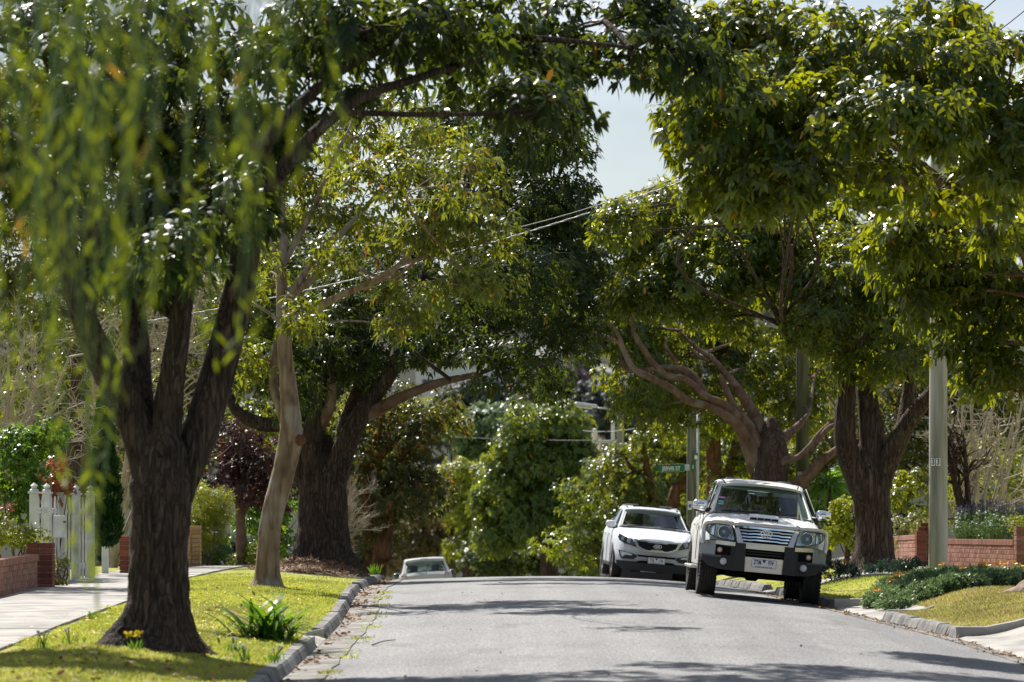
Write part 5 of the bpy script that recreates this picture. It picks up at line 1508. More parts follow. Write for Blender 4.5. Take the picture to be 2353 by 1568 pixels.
# ---- near right tree: trunk at the frame edge, crown across the top right
bx = np.array((7.42, 52.0, gz(7.42, 52.0) - .05))
t = tree('overhanging_street_tree', bx, 'tree at the right edge whose bright glossy crown fills the top right')
skel = []
o, P = limb('trunk', [bx, bx + (.05, 0, .8), bx + (.1, -.2, 1.7), bx + (.05, -.3, 2.4)], [.36, .31, .29, .25], MT['bark_gum'], t, 44, 32, .09, 12, (.20, .35, .8)); skel.append(P[-5:])
for i, (pts, rad) in enumerate([
    ([tuple(bx + (.05, -.3, 2.3)), tuple(T(2370, 580, 50)), tuple(T(2260, 500, 49)), tuple(T(2190, 440, 48)), tuple(T(2080, 418, 47)), tuple(T(1950, 360, 46)), tuple(T(1820, 300, 45)), tuple(T(1700, 240, 45))], [.19, .16, .12, .10, .085, .07, .05, .03]),
    ([tuple(bx + (.05, -.3, 2.3)), tuple(T(2440, 420, 49)), tuple(T(2330, 300, 48)), tuple(T(2200, 190, 46.5)), tuple(T(2050, 120, 46))], [.18, .14, .11, .08, .04]),
    ([tuple(bx + (.05, -.3, 2.3)), tuple(T(2520, 300, 50)), tuple(T(2450, 100, 49))], [.16, .12, .06]),
    ([tuple(T(2270, 505, 49)), tuple(T(2260, 530, 48.6)), tuple(T(2330, 540, 48.2))], [.09, .085, .05]),
    ([tuple(T(2180, 430, 47.8)), tuple(T(2050, 330, 46)), tuple(T(1900, 200, 45.5)), tuple(T(1780, 110, 45.5))], [.07, .06, .045, .02]),
    ([tuple(bx + (.05, -.2, 2.2)), tuple(T(2440, 700, 52)), tuple(T(2320, 670, 52)), tuple(T(2210, 640, 52))], [.10, .08, .06, .03]),
]):
    o, P = limb('limb', pts, rad, MT['bark_smooth'], t, seed=60 + i, rough=.06); skel.append(P)
bl = B([(1620, 120, 110, 90, 46), (1770, 90, 140, 90, 46), (1950, 110, 150, 90, 45.5), (2130, 150, 140, 95, 45), (2320, 200, 110, 110, 45), (1598, 260, 60, 90, 45.5), (1700, 260, 125, 100, 44.5), (1880, 260, 130, 95, 44.2), (2070, 290, 130, 90, 44), (2270, 340, 110, 85, 44.8), (1668, 390, 80, 80, 45), (1790, 420, 120, 80, 44.5), (1990, 400, 110, 60, 45.5), (2200, 440, 110, 60, 46.5), (2330, 520, 60, 70, 48.5), (1720, 470, 80, 45, 44.5),
        (2110, 610, 80, 55, 51), (2250, 600, 80, 70, 51), (2160, 680, 70, 45, 51), (2310, 700, 60, 70, 51.5), (2240, 790, 45, 55, 51.5), (2310, 840, 45, 50, 51.5), (2450, 300, 120, 150, 47), (2150, 40, 90, 60, 46.5), (2170, 260, 90, 80, 46), (2160, 540, 80, 60, 50), (2150, 690, 60, 50, 51), (2260, 860, 50, 45, 51.5), (2330, 900, 40, 40, 52), (2050, 560, 70, 50, 50), (2190, 610, 80, 60, 50.5), (2340, 640, 60, 60, 51)])
hubs = foliage(t, bl, LM['box'], L=.155, W=.060, sub=.46, dens=1.0, rd=7.5, k=7, droop=.36, grav=.28)
add_branches(t, hubs, skel, MT['bark_smooth'], .03, .008)

# ---- tree behind the concrete pole
bx = T(2008, 1305, 70.0); bx[2] = gz(bx[0], 70.0) - 0.05
t = tree('forked_street_tree', bx, 'forked rough barked tree standing behind the concrete pole numbered 33')
skel = []
o, P = limb('trunk', [bx, T(2008, 1230, 70), T(2004, 1160, 70), T(1998, 1090, 70), T(1998, 1040, 70), T(1998, 990, 70)], [.33, .32, .33, .37, .26, .10], MT['bark_brown'], t, 36, 24, .06, 15, (.25, .6, .4)); skel.append(P[-6:])
for i, (pts, rad) in enumerate([
    ([(2004, 1230, 69.95), (1985, 1140, 69.9), (1955, 1060, 69.8), (1940, 990, 69.7), (1945, 900, 69.7), (1940, 820, 69.8), (1960, 700, 70)], [.17, .23, .21, .20, .17, .13, .06]),
    ([(2005, 1090, 70), (2003, 1010, 70), (1995, 930, 70), (1985, 850, 70.2), (2000, 720, 70.3)], [.26, .24, .20, .16, .08]),
    ([(2006, 1220, 69.95), (2018, 1130, 69.9), (2045, 1050, 69.8), (2075, 990, 69.6), (2110, 940, 69.4), (2150, 890, 69.2), (2190, 800, 69)], [.17, .22, .20, .17, .15, .12, .06]),
    ([(2025, 1100, 70.3), (2070, 1000, 70.6), (2085, 930, 70.8), (2090, 820, 71)], [.20, .17, .14, .07]),
    ([(1940, 830, 69.7), (1955, 805, 69.5), (1975, 795, 69.4), (1990, 770, 69.3)], [.09, .10, .09, .04]),
    ([(1940, 800, 69.8), (1880, 812, 69.6), (1840, 795, 69.4), (1810, 770, 69.4), (1790, 730, 69.5), (1740, 640, 70)], [.10, .09, .09, .085, .07, .04]),
    ([(1970, 690, 70), (1860, 640, 70.3), (1720, 600, 70.5), (1580, 560, 70.8)], [.08, .07, .055, .03]),
]):
    o, P = limb('limb', px_path(pts, 70.0), rad, MT['bark_brown'] if i not in (4, 5) else MT['bark_smooth'], t, seed=80 + i, rough=.07, seg=12); skel.append(P)
bl = B([(1960, 620, 110, 80, 69), (2080, 720, 100, 80, 69), (1900, 740, 90, 65, 69), (2000, 830, 85, 55, 69), (1780, 650, 110, 75, 70), (1640, 600, 120, 75, 70), (1530, 540, 80, 65, 71), (1465, 600, 55, 75, 71), (1580, 490, 100, 60, 71), (1560, 680, 100, 60, 70), (1700, 540, 110, 75, 70), (1850, 530, 110, 70, 70), (2110, 570, 110, 80, 70), (2100, 830, 50, 50, 68.5), (1480, 690, 60, 50, 70.5), (1660, 740, 60, 35, 70), (2180, 700, 60, 80, 69.5), (1720, 390, 110, 80, 61.5), (1700, 240, 120, 90, 62), (1860, 300, 100, 90, 61), (1425, 485, 32, 28, 61.3), (1450, 530, 45, 28, 61)])
hubs = foliage(t, bl, LM['box'], L=.14, W=.052, sub=.50, dens=1.05, rd=6.8, k=7, droop=.34, grav=.25)
add_branches(t, hubs, skel, MT['bark_brown'], .035, .009, every=2)

# ---- the many-armed tree behind the ute
def c7(a, b, D=92.0): return ((1400 + .425 * a) / 1.088, (700 + .425 * b) / 1.088, D)
bx = T(1763, 1320, 92.0); bx[2] = gz(bx[0], 92.0) - 0.05
t = tree('many_armed_tree', bx, 'tree with long bare curving limbs sprawling out behind the white ute')
skel = []
o, P = limb('trunk', [bx, T(1762, 1180, 92), T(1768, 1100, 92), T(1772, 1040, 92), T(1772, 990, 92), T(1772, 960, 92)], [.46, .43, .44, .42, .26, .08], MT['bark_brown'], t, 36, 24, .07, 22, (.3, .4, .3)); skel.append(P[-6:])
for i, (pts, rad) in enumerate([
    ([c7(1150, 1120), c7(1110, 980, 91.8), c7(1040, 850, 91.5), c7(900, 755, 91.3), c7(760, 710, 91), c7(640, 630, 90.8), c7(520, 570, 90.6), c7(430, 520, 90.5), c7(370, 400, 90.5), c7(350, 340, 90.5), c7(300, 250, 90.6)], [.34, .30, .24, .19, .18, .16, .15, .14, .12, .10, .05]),
    ([c7(1180, 1000), c7(1080, 850, 91.7), c7(960, 730, 91.4), c7(860, 690, 91.2), c7(740, 590, 91), c7(620, 560, 90.8), c7(520, 450, 90.7), c7(440, 330, 90.6), c7(420, 250, 90.6)], [.30, .24, .18, .18, .16, .15, .13, .11, .05]),
    ([c7(860, 680, 91.4), c7(760, 550, 91.6), c7(640, 518, 91.7), c7(500, 535, 91.8), c7(390, 515, 91.8), c7(330, 410, 91.9), c7(230, 360, 92), c7(140, 325, 92)], [.17, .17, .16, .15, .15, .13, .10, .05]),
    ([c7(1220, 960), c7(1140, 790, 92.2), c7(1030, 620, 92.4), c7(980, 560, 92.5), c7(900, 470, 92.6), c7(780, 380, 92.8), c7(700, 300, 93)], [.28, .24, .21, .15, .13, .10, .05]),
    ([c7(1130, 880, 91.9), c7(1010, 720, 91.8), c7(960, 600, 91.8), c7(940, 560, 91.8)], [.18, .15, .12, .06]),
    ([c7(1270, 1120), c7(1320, 1065, 91.7), c7(1400, 1045, 91.6), c7(1470, 980, 91.6), c7(1540, 890, 91.6), c7(1660, 780, 91.8), c7(1720, 650, 92)], [.20, .17, .15, .14, .12, .10, .05]),
    ([c7(1330, 1240), c7(1450, 1160, 91.5), c7(1550, 1060, 91.4), c7(1650, 980, 91.4), c7(1740, 870, 91.5)], [.26, .24, .21, .18, .09]),
    ([c7(1260, 980), c7(1330, 920, 92.2), c7(1400, 860, 92.4), c7(1470, 780, 92.6)], [.25, .22, .18, .08]),
    ([c7(1480, 1000, 91.6), c7(1570, 880, 91.5), c7(1640, 840, 91.5), c7(1650, 790, 91.5), c7(1570, 670, 91.6)], [.10, .10, .09, .08, .04]),
    ([c7(690, 500, 91.7), c7(650, 440, 91.8), c7(620, 380, 91.8), c7(640, 320, 91.9)], [.09, .08, .07, .03]),
    ([c7(880, 480, 92.6), c7(800, 440, 92.6), c7(760, 390, 92.7)], [.08, .07, .04]),
    ([c7(360, 380, 90.5), c7(290, 340, 90.5), c7(180, 300, 90.6)], [.07, .06, .03]),
]):
    o, P = limb('limb', px_path(pts, 92.0), [r * (.50 if j > 1 else .62) for j, r in enumerate(rad)], MT['bark_smooth'], t, seed=100 + i, rough=.10, seg=12); skel.append(P)
bl = B([(1370, 770, 75, 75, 92.5), (1455, 845, 65, 50, 93), (1520, 905, 60, 42, 92), (1560, 760, 90, 65, 94), (1640, 880, 75, 55, 94), (1590, 955, 60, 35, 93), (1740, 860, 70, 60, 94.5), (1800, 930, 65, 50, 94.5), (1720, 790, 80, 50, 95), (1450, 760, 60, 50, 93.5), (1870, 870, 60, 70, 95), (1680, 960, 50, 35, 94), (1540, 840, 60, 40, 94.5), (1410, 680, 80, 60, 93), (1850, 990, 50, 40, 95), (1490, 640, 70, 70, 88.5), (1480, 490, 60, 60, 89), (1480, 940, 45, 30, 92)])
hubs = foliage(t, bl, LM['box'], L=.15, W=.048, sub=.60, dens=1.25, rd=6.0, k=7, droop=.4, grav=.3)
add_branches(t, hubs, skel, MT['bark_smooth'], .04, .01, every=3)

# ---- trees beyond the crest
def far_tree(name, label, D, base_px, trunks, blobs, m, bark, L=.17, W=.06, sub=.8, dens=1.0, rd=4.0, k=7, grp='trees beyond the crest', **kw):
    bx = T(base_px, 1195, D); bx[2] = gz(bx[0], D) - .05
    t = tree(name, bx, label, group=grp)
    skel = []
    for i, (pts, rad) in enumerate(trunks):
        pp = px_path(pts, D)
        if i == 0: pp = [bx] + pp
        o, P = limb('trunk' if i == 0 else 'limb', pp, rad, MT[bark], t, seed=int(D) + i, seg=10, rough=.08); skel.append(P)
    hubs = foliage(t, B(blobs, D), LM[m], L=L, W=W, sub=sub, dens=dens, rd=rd, k=k, **kw)
    add_branches(t, hubs, skel, MT[bark], .05, .012, every=3)
    return t

far_tree('olive_tree_mass', 'olive green tree with reddish leaves left of the hatchback, beyond the dark tree', 97, 862,
         [([(880, 1250), (905, 1150), (930, 1050), (960, 960)], [.22, .20, .16, .12, .06]), ([(890, 1290), (850, 1180), (840, 1080), (870, 980)], [.18, .15, .12, .06]), ([(900, 1120), (870, 1060), (930, 1000), (1000, 960)], [.12, .1, .08, .05])],
         [(860, 960, 70, 60), (950, 950, 75, 65), (1012, 975, 38, 50), (880, 1070, 80, 65), (985, 1040, 60, 65), (930, 1150, 75, 55), (1010, 1110, 40, 45), (860, 1190, 50, 50), (820, 1100, 50, 60)], 'olive', 'bark_rust', L=.16, W=.05, sub=.75, rd=4.5, odd=.04, droop=.4, grav=.4)
far_tree('brownish_thicket_tree', 'thin brownish tree standing right above the hatchback roof', 255, 985,
         [([(985, 1280), (1000, 1230), (1030, 1180)], [.16, .14, .11, .06]), ([(985, 1300), (960, 1240), (940, 1190)], [.10, .09, .05]), ([(1000, 1240), (1040, 1200), (1060, 1140)], [.09, .07, .04])],
         [(1000, 1200, 60, 45), (1050, 1170, 40, 50), (940, 1240, 55, 40), (1040, 1260, 50, 40), (900, 1270, 50, 40), (1000, 1280, 60, 35), (1080, 1220, 30, 50)], 'brown', 'bark_rust', L=.28, W=.10, sub=1.1, rd=1.8, dens=.9, odd=.03)
far_tree('slim_trunk_tree', 'thin tree with slender rusty stems beside the dark trunk', 100, 850,
         [([(848, 1290), (856, 1200), (870, 1120), (880, 1060)], [.13, .12, .10, .08, .04]), ([(852, 1310), (880, 1240), (900, 1180)], [.10, .08, .04]), ([(846, 1310), (832, 1230), (836, 1150)], [.09, .07, .04])],
         [(850, 1150, 45, 50), (895, 1180, 40, 45), (830, 1220, 40, 50), (880, 1260, 40, 35)], 'brown', 'bark_rust', L=.13, W=.04, sub=.55, rd=4.0, dens=.6)
far_tree('round_street_tree', 'big rounded glossy tree in the middle distance at the end of the road', 152, 1265,
         [([(1262, 1300), (1258, 1220), (1250, 1150), (1255, 1060)], [.40, .36, .3, .22, .1]), ([(1258, 1240), (1200, 1180), (1180, 1100)], [.2, .16, .08]), ([(1255, 1200), (1310, 1120), (1320, 1040)], [.2, .16, .08])],
         [(1235, 985, 65, 50), (1305, 1000, 50, 60), (1190, 1055, 55, 55), (1265, 1080, 85, 65), (1150, 1150, 50, 65), (1245, 1190, 80, 60), (1325, 1100, 45, 70), (1190, 1210, 60, 50), (1280, 1150, 70, 60), (1130, 1230, 45, 45)], 'box_far', 'bark_brown', L=.22, W=.075, sub=.75, rd=4.4, dens=1.2, droop=.4)
far_tree('dark_distant_tree', 'dark bluish tree peeping out behind the rounded tree', 215, 1130,
         [([(1130, 1250), (1130, 1100), (1135, 1000)], [.4, .35, .25, .12])],
         [(1115, 985, 50, 40), (1180, 960, 55, 35), (1110, 1060, 45, 45), (1160, 1020, 50, 50), (1090, 1010, 35, 40)], 'grey', 'bark_brown', L=.34, W=.12, sub=1.1, rd=2.0)
far_tree('yellowish_distant_tree', 'yellow green tree low down between the hatchback and the rounded tree', 205, 1075,
         [([(1075, 1280), (1080, 1200), (1075, 1120)], [.3, .26, .2, .1])],
         [(1075, 1110, 40, 45), (1105, 1170, 40, 45), (1060, 1190, 40, 50), (1090, 1260, 50, 40), (1055, 1100, 30, 40)], 'yellow', 'bark_brown', L=.24, W=.08, sub=.9, rd=3)
far_tree('low_spreading_tree', 'low spreading tree left of the white SUV, showing pale crossing stems', 128, 1410,
         [([(1408, 1320), (1390, 1290), (1350, 1260), (1310, 1240)], [.20, .18, .14, .10, .05]), ([(1405, 1325), (1380, 1270), (1360, 1210)], [.14, .11, .05]), ([(1408, 1310), (1400, 1240), (1380, 1160)], [.16, .12, .05])],
         [(1390, 1190, 45, 50), (1350, 1230, 45, 35), (1330, 1160, 40, 40), (1300, 1270, 50, 28), (1400, 1110, 50, 45), (1355, 1290, 40, 20)], 'box_far', 'bark_smooth', L=.17, W=.055, sub=.65, rd=4, dens=.9)
far_tree('sign_corner_tree', 'yellow lit tree with two rust coloured trunks behind the street name sign', 121, 1505,
         [([(1505, 1200), (1500, 1140), (1488, 1090), (1480, 1030)], [.20, .19, .17, .15, .06]), ([(1560, 1320), (1548, 1180), (1552, 1130), (1565, 1100), (1580, 1040)], [.24, .22, .18, .14, .06]), ([(1550, 1140), (1575, 1110), (1600, 1085)], [.13, .12, .06]), ([(1495, 1100), (1455, 1080), (1435, 1050)], [.08, .07, .04])],
         [(1478, 1030, 45, 36), (1535, 1030, 55, 42), (1410, 1090, 50, 45), (1470, 1150, 55, 45), (1560, 1030, 50, 40), (1430, 1190, 50, 45), (1600, 1060, 45, 40), (1530, 1230, 60, 45), (1590, 1170, 40, 45), (1475, 1250, 50, 40)], 'gum', 'bark_rust', L=.17, W=.055, sub=.60, rd=4.6, dens=.9)
far_tree('corner_street_tree', 'tree with a rusty brown trunk between the sign pole and the ute', 112, 1645,
         [([(1645, 1200), (1640, 1100), (1640, 1020), (1645, 950)], [.30, .27, .24, .22, .12]), ([(1650, 1150), (1680, 1070), (1700, 990), (1720, 930)], [.16, .15, .12, .06])],
         [(1650, 960, 75, 45), (1710, 990, 55, 45), (1600, 990, 55, 40), (1740, 1060, 50, 50), (1690, 1110, 45, 40), (1820, 1090, 50, 60), (1830, 1180, 45, 50)], 'box', 'bark_rust', L=.16, W=.052, sub=.62, rd=4.5)

far_tree('low_hedge_tree', 'low dark green bush showing just above the crest of the road', 176, 1190,
         [([(1190, 1300), (1190, 1270)], [.10, .08, .04])], [(1220, 1285, 55, 30), (1150, 1290, 45, 30), (1280, 1290, 40, 28), (1100, 1300, 40, 25)], 'box_dark', 'bark_brown', L=.22, W=.08, sub=.8, rd=3)

# ------------------------------------------------------------------ gardens, left side
def shrub(name, label, blobs, m, D=None, L=.06, W=.025, sub=.22, dens=1.0, rd=16, k=6, stem=MT['twig'], base=None, cat='shrub', stems=5, **kw):
    bl = B(blobs, D)
    c0 = np.mean([b[0] for b in bl], 0)
    lo = min(b[0][2] - b[1][2] for b in bl)
    bx = np.array((c0[0], c0[1], gz(c0[0], c0[1]) - .03)) if base is None else base
    t = tree(name, bx, label, cat)
    st = MB(); hb = []
    for b in bl:
        for q in range(max(1, stems // len(bl))):
            a = bx + np.array((RNG.normal(0, .08), RNG.normal(0, .08), 0))
            e = b[0] + RNG.normal(0, .3, 3) * np.array(b[1])
            st.tube(catmull([a, (a + e) / 2 + RNG.normal(0, .06, 3), e], 8), [.018, .008], 5, False)
    st.build('stems', stem, t, world=True, kind='stuff')
    foliage(t, bl, LM[m], 'foliage', L=L, W=W, sub=sub, dens=dens, rd=rd, k=k, **kw)
    return t

def twiggy(name, label, base, tips, m, r0=.06, depth=3, spread=.5, n=4, cat='tree', group=None, extra=None):
    """leafless branching crown: main stems to the given tips, then side twigs"""
    base = np.array(base, float)
    t = tree(name, base, label, cat, group)
    main = MB(); tw = MB()
    def side(p, d, L, r, lev):
        q = p + d * L * .5 + RNG.normal(0, .10, 3) * L; e = p + d * L + RNG.normal(0, .12, 3) * L
        tw.tube(catmull([p, q, e], 6), [r, r * .5], 4, False)
        if lev > 0:
            for _ in range(n):
                s = RNG.uniform(.3, 1); pp = p + (e - p) * s
                dd = unit(d + RNG.normal(0, spread, 3) + np.array((0, 0, .1)))
                side(pp, dd, L * RNG.uniform(.4, .7), r * .55, lev - 1)
    for i, tip in enumerate(tips):
        tip = np.array(tip, float)
        P = catmull([base + RNG.normal(0, .03, 3), (base + tip) / 2 + RNG.normal(0, .12, 3), tip], 14)
        main.tube(P, [r0, r0 * .35], 7, False)
        Ln = np.linalg.norm(tip - base)
        for _ in range(n + 2):
            j = int(RNG.integers(5, len(P)))
            side(P[j], unit(unit(tip - base) + RNG.normal(0, spread, 3)), Ln * RNG.uniform(.15, .3), r0 * .35, depth - 1)
    main.build('stems', m, t, smooth=True, world=True, kind='stuff')
    tw.build('twigs', m, t, world=True, kind='stuff')
    return t

# tall garden trees that close the view on the left
far_tree('tall_garden_tree', 'tall mottled green tree filling the upper left behind the big trunk', 88, 180,
         [([(180, 1000), (190, 800), (200, 600), (220, 400)], [.30, .27, .23, .18, .08]), ([(195, 750), (120, 560), (90, 380)], [.16, .12, .05]), ([(200, 650), (300, 480), (360, 330)], [.16, .12, .05])],
         [(60, 250, 120, 110), (230, 220, 130, 110), (390, 260, 120, 110), (120, 430, 130, 100), (290, 430, 120, 100), (440, 420, 100, 100), (60, 580, 110, 90), (210, 600, 120, 90), (500, 560, 90, 80), (20, 690, 110, 70), (150, 720, 100, 60)], 'olive', 'bark_brown', L=.15, W=.05, sub=.65, rd=3.8, dens=1.1, grp='trees behind the left gardens')
far_tree('garden_backdrop_tree', 'deep green garden tree low behind the big trunk and the gate', 98, 330,
         [([(330, 1100), (330, 950), (340, 820)], [.26, .24, .2, .1])],
         [(120, 780, 120, 90), (270, 760, 110, 90), (420, 720, 110, 90), (90, 930, 100, 80), (210, 940, 110, 90), (350, 920, 110, 90), (480, 880, 90, 90), (300, 1060, 90, 80), (430, 1030, 90, 80), (560, 990, 70, 70), (190, 1090, 70, 70)], 'box', 'bark_brown', L=.16, W=.055, sub=.7, rd=3.6, grp='trees behind the left gardens')
far_tree('shaded_garden_tree', 'dark green tree filling the gap behind the leaning gum', 104, 640,
         [([(640, 1150), (640, 1000), (640, 850)], [.26, .24, .2, .1])],
         [(560, 720, 90, 90), (680, 700, 100, 90), (620, 860, 100, 90), (760, 950, 90, 80), (700, 1060, 80, 80), (640, 1000, 80, 80), (790, 1110, 60, 70), (600, 560, 90, 80), (760, 560, 90, 80)], 'box_dark', 'bark_brown', L=.17, W=.058, sub=.75, rd=3.2, grp='trees behind the left gardens')
far_tree('purple_leaf_tree', 'purple leaved plum tree between the big trunk and the leaning gum', 86, 555,
         [([(555, 1260), (552, 1180), (548, 1110), (540, 1040)], [.14, .13, .11, .09, .04]), ([(553, 1190), (590, 1120), (610, 1070)], [.08, .06, .03])],
         [(520, 1020, 70, 50), (600, 1060, 55, 55), (500, 1100, 45, 50), (560, 1110, 55, 50), (610, 1150, 40, 40), (640, 1100, 35, 40)], 'purple', 'twig', L=.09, W=.045, sub=.42, rd=7, grp=None)
shrub('lime_green_shrub', 'bright green shrub under the plum tree beside the leaning gum', [(640, 1140, 35, 40), (600, 1200, 45, 40), (660, 1200, 35, 35), (560, 1240, 35, 30), (610, 1260, 40, 25)], 'bright', 88, L=.11, W=.05, sub=.35, rd=9)
shrub('feathery_shrub', 'feathery yellow green grevillea bush behind the low tan wall', [(465, 1170, 40, 55), (445, 1230, 30, 50), (490, 1215, 40, 45), (500, 1160, 25, 35)], 'yellow', 79, L=.10, W=.012, sub=.26, rd=20, k=8, grav=.1, droop=.1)
shrub('purple_daisy_bush', 'small green bush dotted with purple daisies by the tan wall', [(480, 1270, 35, 35), (510, 1285, 22, 28)], 'bright', 80, L=.06, W=.02, sub=.2, rd=22)
shrub('yellow_flower_bush', 'little bush with yellow flowers behind the leaning gum', [(590, 1275, 22, 28), (560, 1290, 20, 16)], 'yellow', 86, L=.07, W=.035, sub=.2, rd=20)
def flower_spots(name, label, n, blobs, D, m, size, up=0.0):
    P = []
    for b in B(blobs, D):
        d = rand_dir(max(1, n // len(blobs)), -.2); d[:, 1] = -np.abs(d[:, 1])
        P.append(b[0] + d * np.array(b[1]) * 1.06)
    P = np.concatenate(P)
    V, F, tn = rosettes(P, np.tile((0, -.6, .8), (len(P), 1)) + RNG.normal(0, .2, P.shape), 7, size, size * .5, .1, (75, 8), 0)
    return tag(leaf_obj(name, (V, F, np.repeat(tn, 6)), LM[m]), label, 'flowers', kind='stuff')
flower_spots('daisy_flowers', 'purple daisies scattered over the small bush by the tan wall', 30, [(480, 1265, 36, 38)], 80, 'petal_purple', .035)
far_tree('left_edge_tree', 'leafy garden tree leaning in at the left edge above the wall', 58.5, -170,
         [([(-160, 1000), (-140, 800), (-120, 600)], [.16, .14, .12, .06])],
         [(-60, 430, 100, 80), (-180, 330, 110, 90), (40, 330, 80, 70), (-140, 540, 90, 70), (10, 540, 70, 55), (-280, 450, 100, 90), (-60, 660, 70, 50), (-200, 200, 100, 80)], 'olive', 'bark_brown', L=.11, W=.04, sub=.42, rd=5.5, dens=.75, grp=None)
# column of cypress
bx = np.array((-7.15, 64.0, gz(-7.15, 64)))
t = tree('cypress_column', bx, 'dark upright cypress beside the white gate')
limb('trunk', [bx, bx + (0, 0, .6), bx + (0, 0, 2.2)], [.08, .07, .03], MT['twig'], t)
bl = B([(236, 1010, 24, 60), (238, 1080, 32, 60), (242, 1150, 38, 60), (246, 1210, 34, 50), (236, 960, 16, 40)], 64)
P = []
for c, r in bl:
    d = rand_dir(420); P.append(c + d * np.array(r) * RNG.uniform(.75, 1.02, 420)[:, None])
P = np.concatenate(P); A = P - np.array((bx[0], 64.0, 0)); A[:, 2] = 0; A = unit(A) * .35 + np.array((0, 0, 1.0))
V, F, tn = rosettes(P, A, 7, .12, .022, .0, (22, 12), -.1, RNG.uniform(.2, .7, len(P)))
leaf_obj('foliage', (V, F, np.repeat(tn, 6)), LM['conifer'], t, kind='stuff')
shrub('camellia_shrub', 'tall camellia with red blooms left of the white gate', [(10, 1150, 60, 60), (60, 1070, 65, 70), (90, 1000, 50, 50), (20, 1040, 60, 60), (75, 1160, 40, 50)], 'bright', 60, L=.09, W=.045, sub=.3, rd=10)
flower_spots('camellia_blooms', 'red camellia blooms near the left edge', 9, [(12, 1180, 34, 26)], 59.2, 'petal_red', .05)
shrub('red_tip_shrub', 'photinia with red young leaves leaning over the white gate', [(128, 1090, 20, 32), (150, 1130, 24, 26), (118, 1140, 18, 26)], 'redtip', 59, L=.07, W=.03, sub=.16, rd=20, dens=.7)
shrub('golden_hedge', 'golden green hedge behind the low pink brick wall', [(20, 1230, 50, 30), (70, 1245, 35, 26), (-30, 1235, 40, 30)], 'yellow', 55.6, L=.05, W=.022, sub=.18, rd=24)
shrub('topiary_ball', 'clipped round box bush at the foot of the gate', [(142, 1300, 14, 26)], 'yellow', 57.5, L=.03, W=.016, sub=.10, rd=60, base=np.array((T(142, 1300, 57.5)[0], 57.5, gz(T(142, 1300, 57.5)[0], 57.5))))
shrub('small_box_bush', 'tiny bright bush at the bottom of the brick pier', [(135, 1340, 13, 12)], 'yellow', 56.2, L=.03, W=.016, sub=.08, rd=60)
b0 = np.array((-8.6, 63.0, gz(-8.6, 63)))
twiggy('bare_garden_tree', 'leafless garden tree with pale twigs at the left edge', b0, [T(20, 800, 62), T(90, 860, 62), T(150, 900, 61.5), T(60, 760, 63), T(-20, 880, 62), T(160, 820, 63), T(120, 960, 61)], MT['twig_pale'], .06, 3, .55, 4)
b0 = np.array((-6.3 - 1.6, 76.0, gz(-7.9, 76)))
twiggy('tangled_bare_shrub', 'tangle of bare pale branches behind the forks of the big tree', b0, [T(300, 700, 76), T(380, 640, 76), T(440, 720, 76), T(250, 800, 76), T(340, 820, 76), T(420, 860, 76), T(200, 700, 76), T(470, 640, 77)], MT['twig_pale'], .05, 3, .7, 5)
b0 = np.array((-6.0, 82.0, gz(-6.0, 82)))
twiggy('grey_twig_bush', 'grey leafless bush right of the dark forked trunk', b0 + (1.6, -3, 0), [T(815, 1180, 79), T(835, 1160, 79), T(800, 1150, 79), T(840, 1210, 79), T(825, 1130, 79)], MT['twig_pale'], .02, 3, .3, 5, cat='shrub')

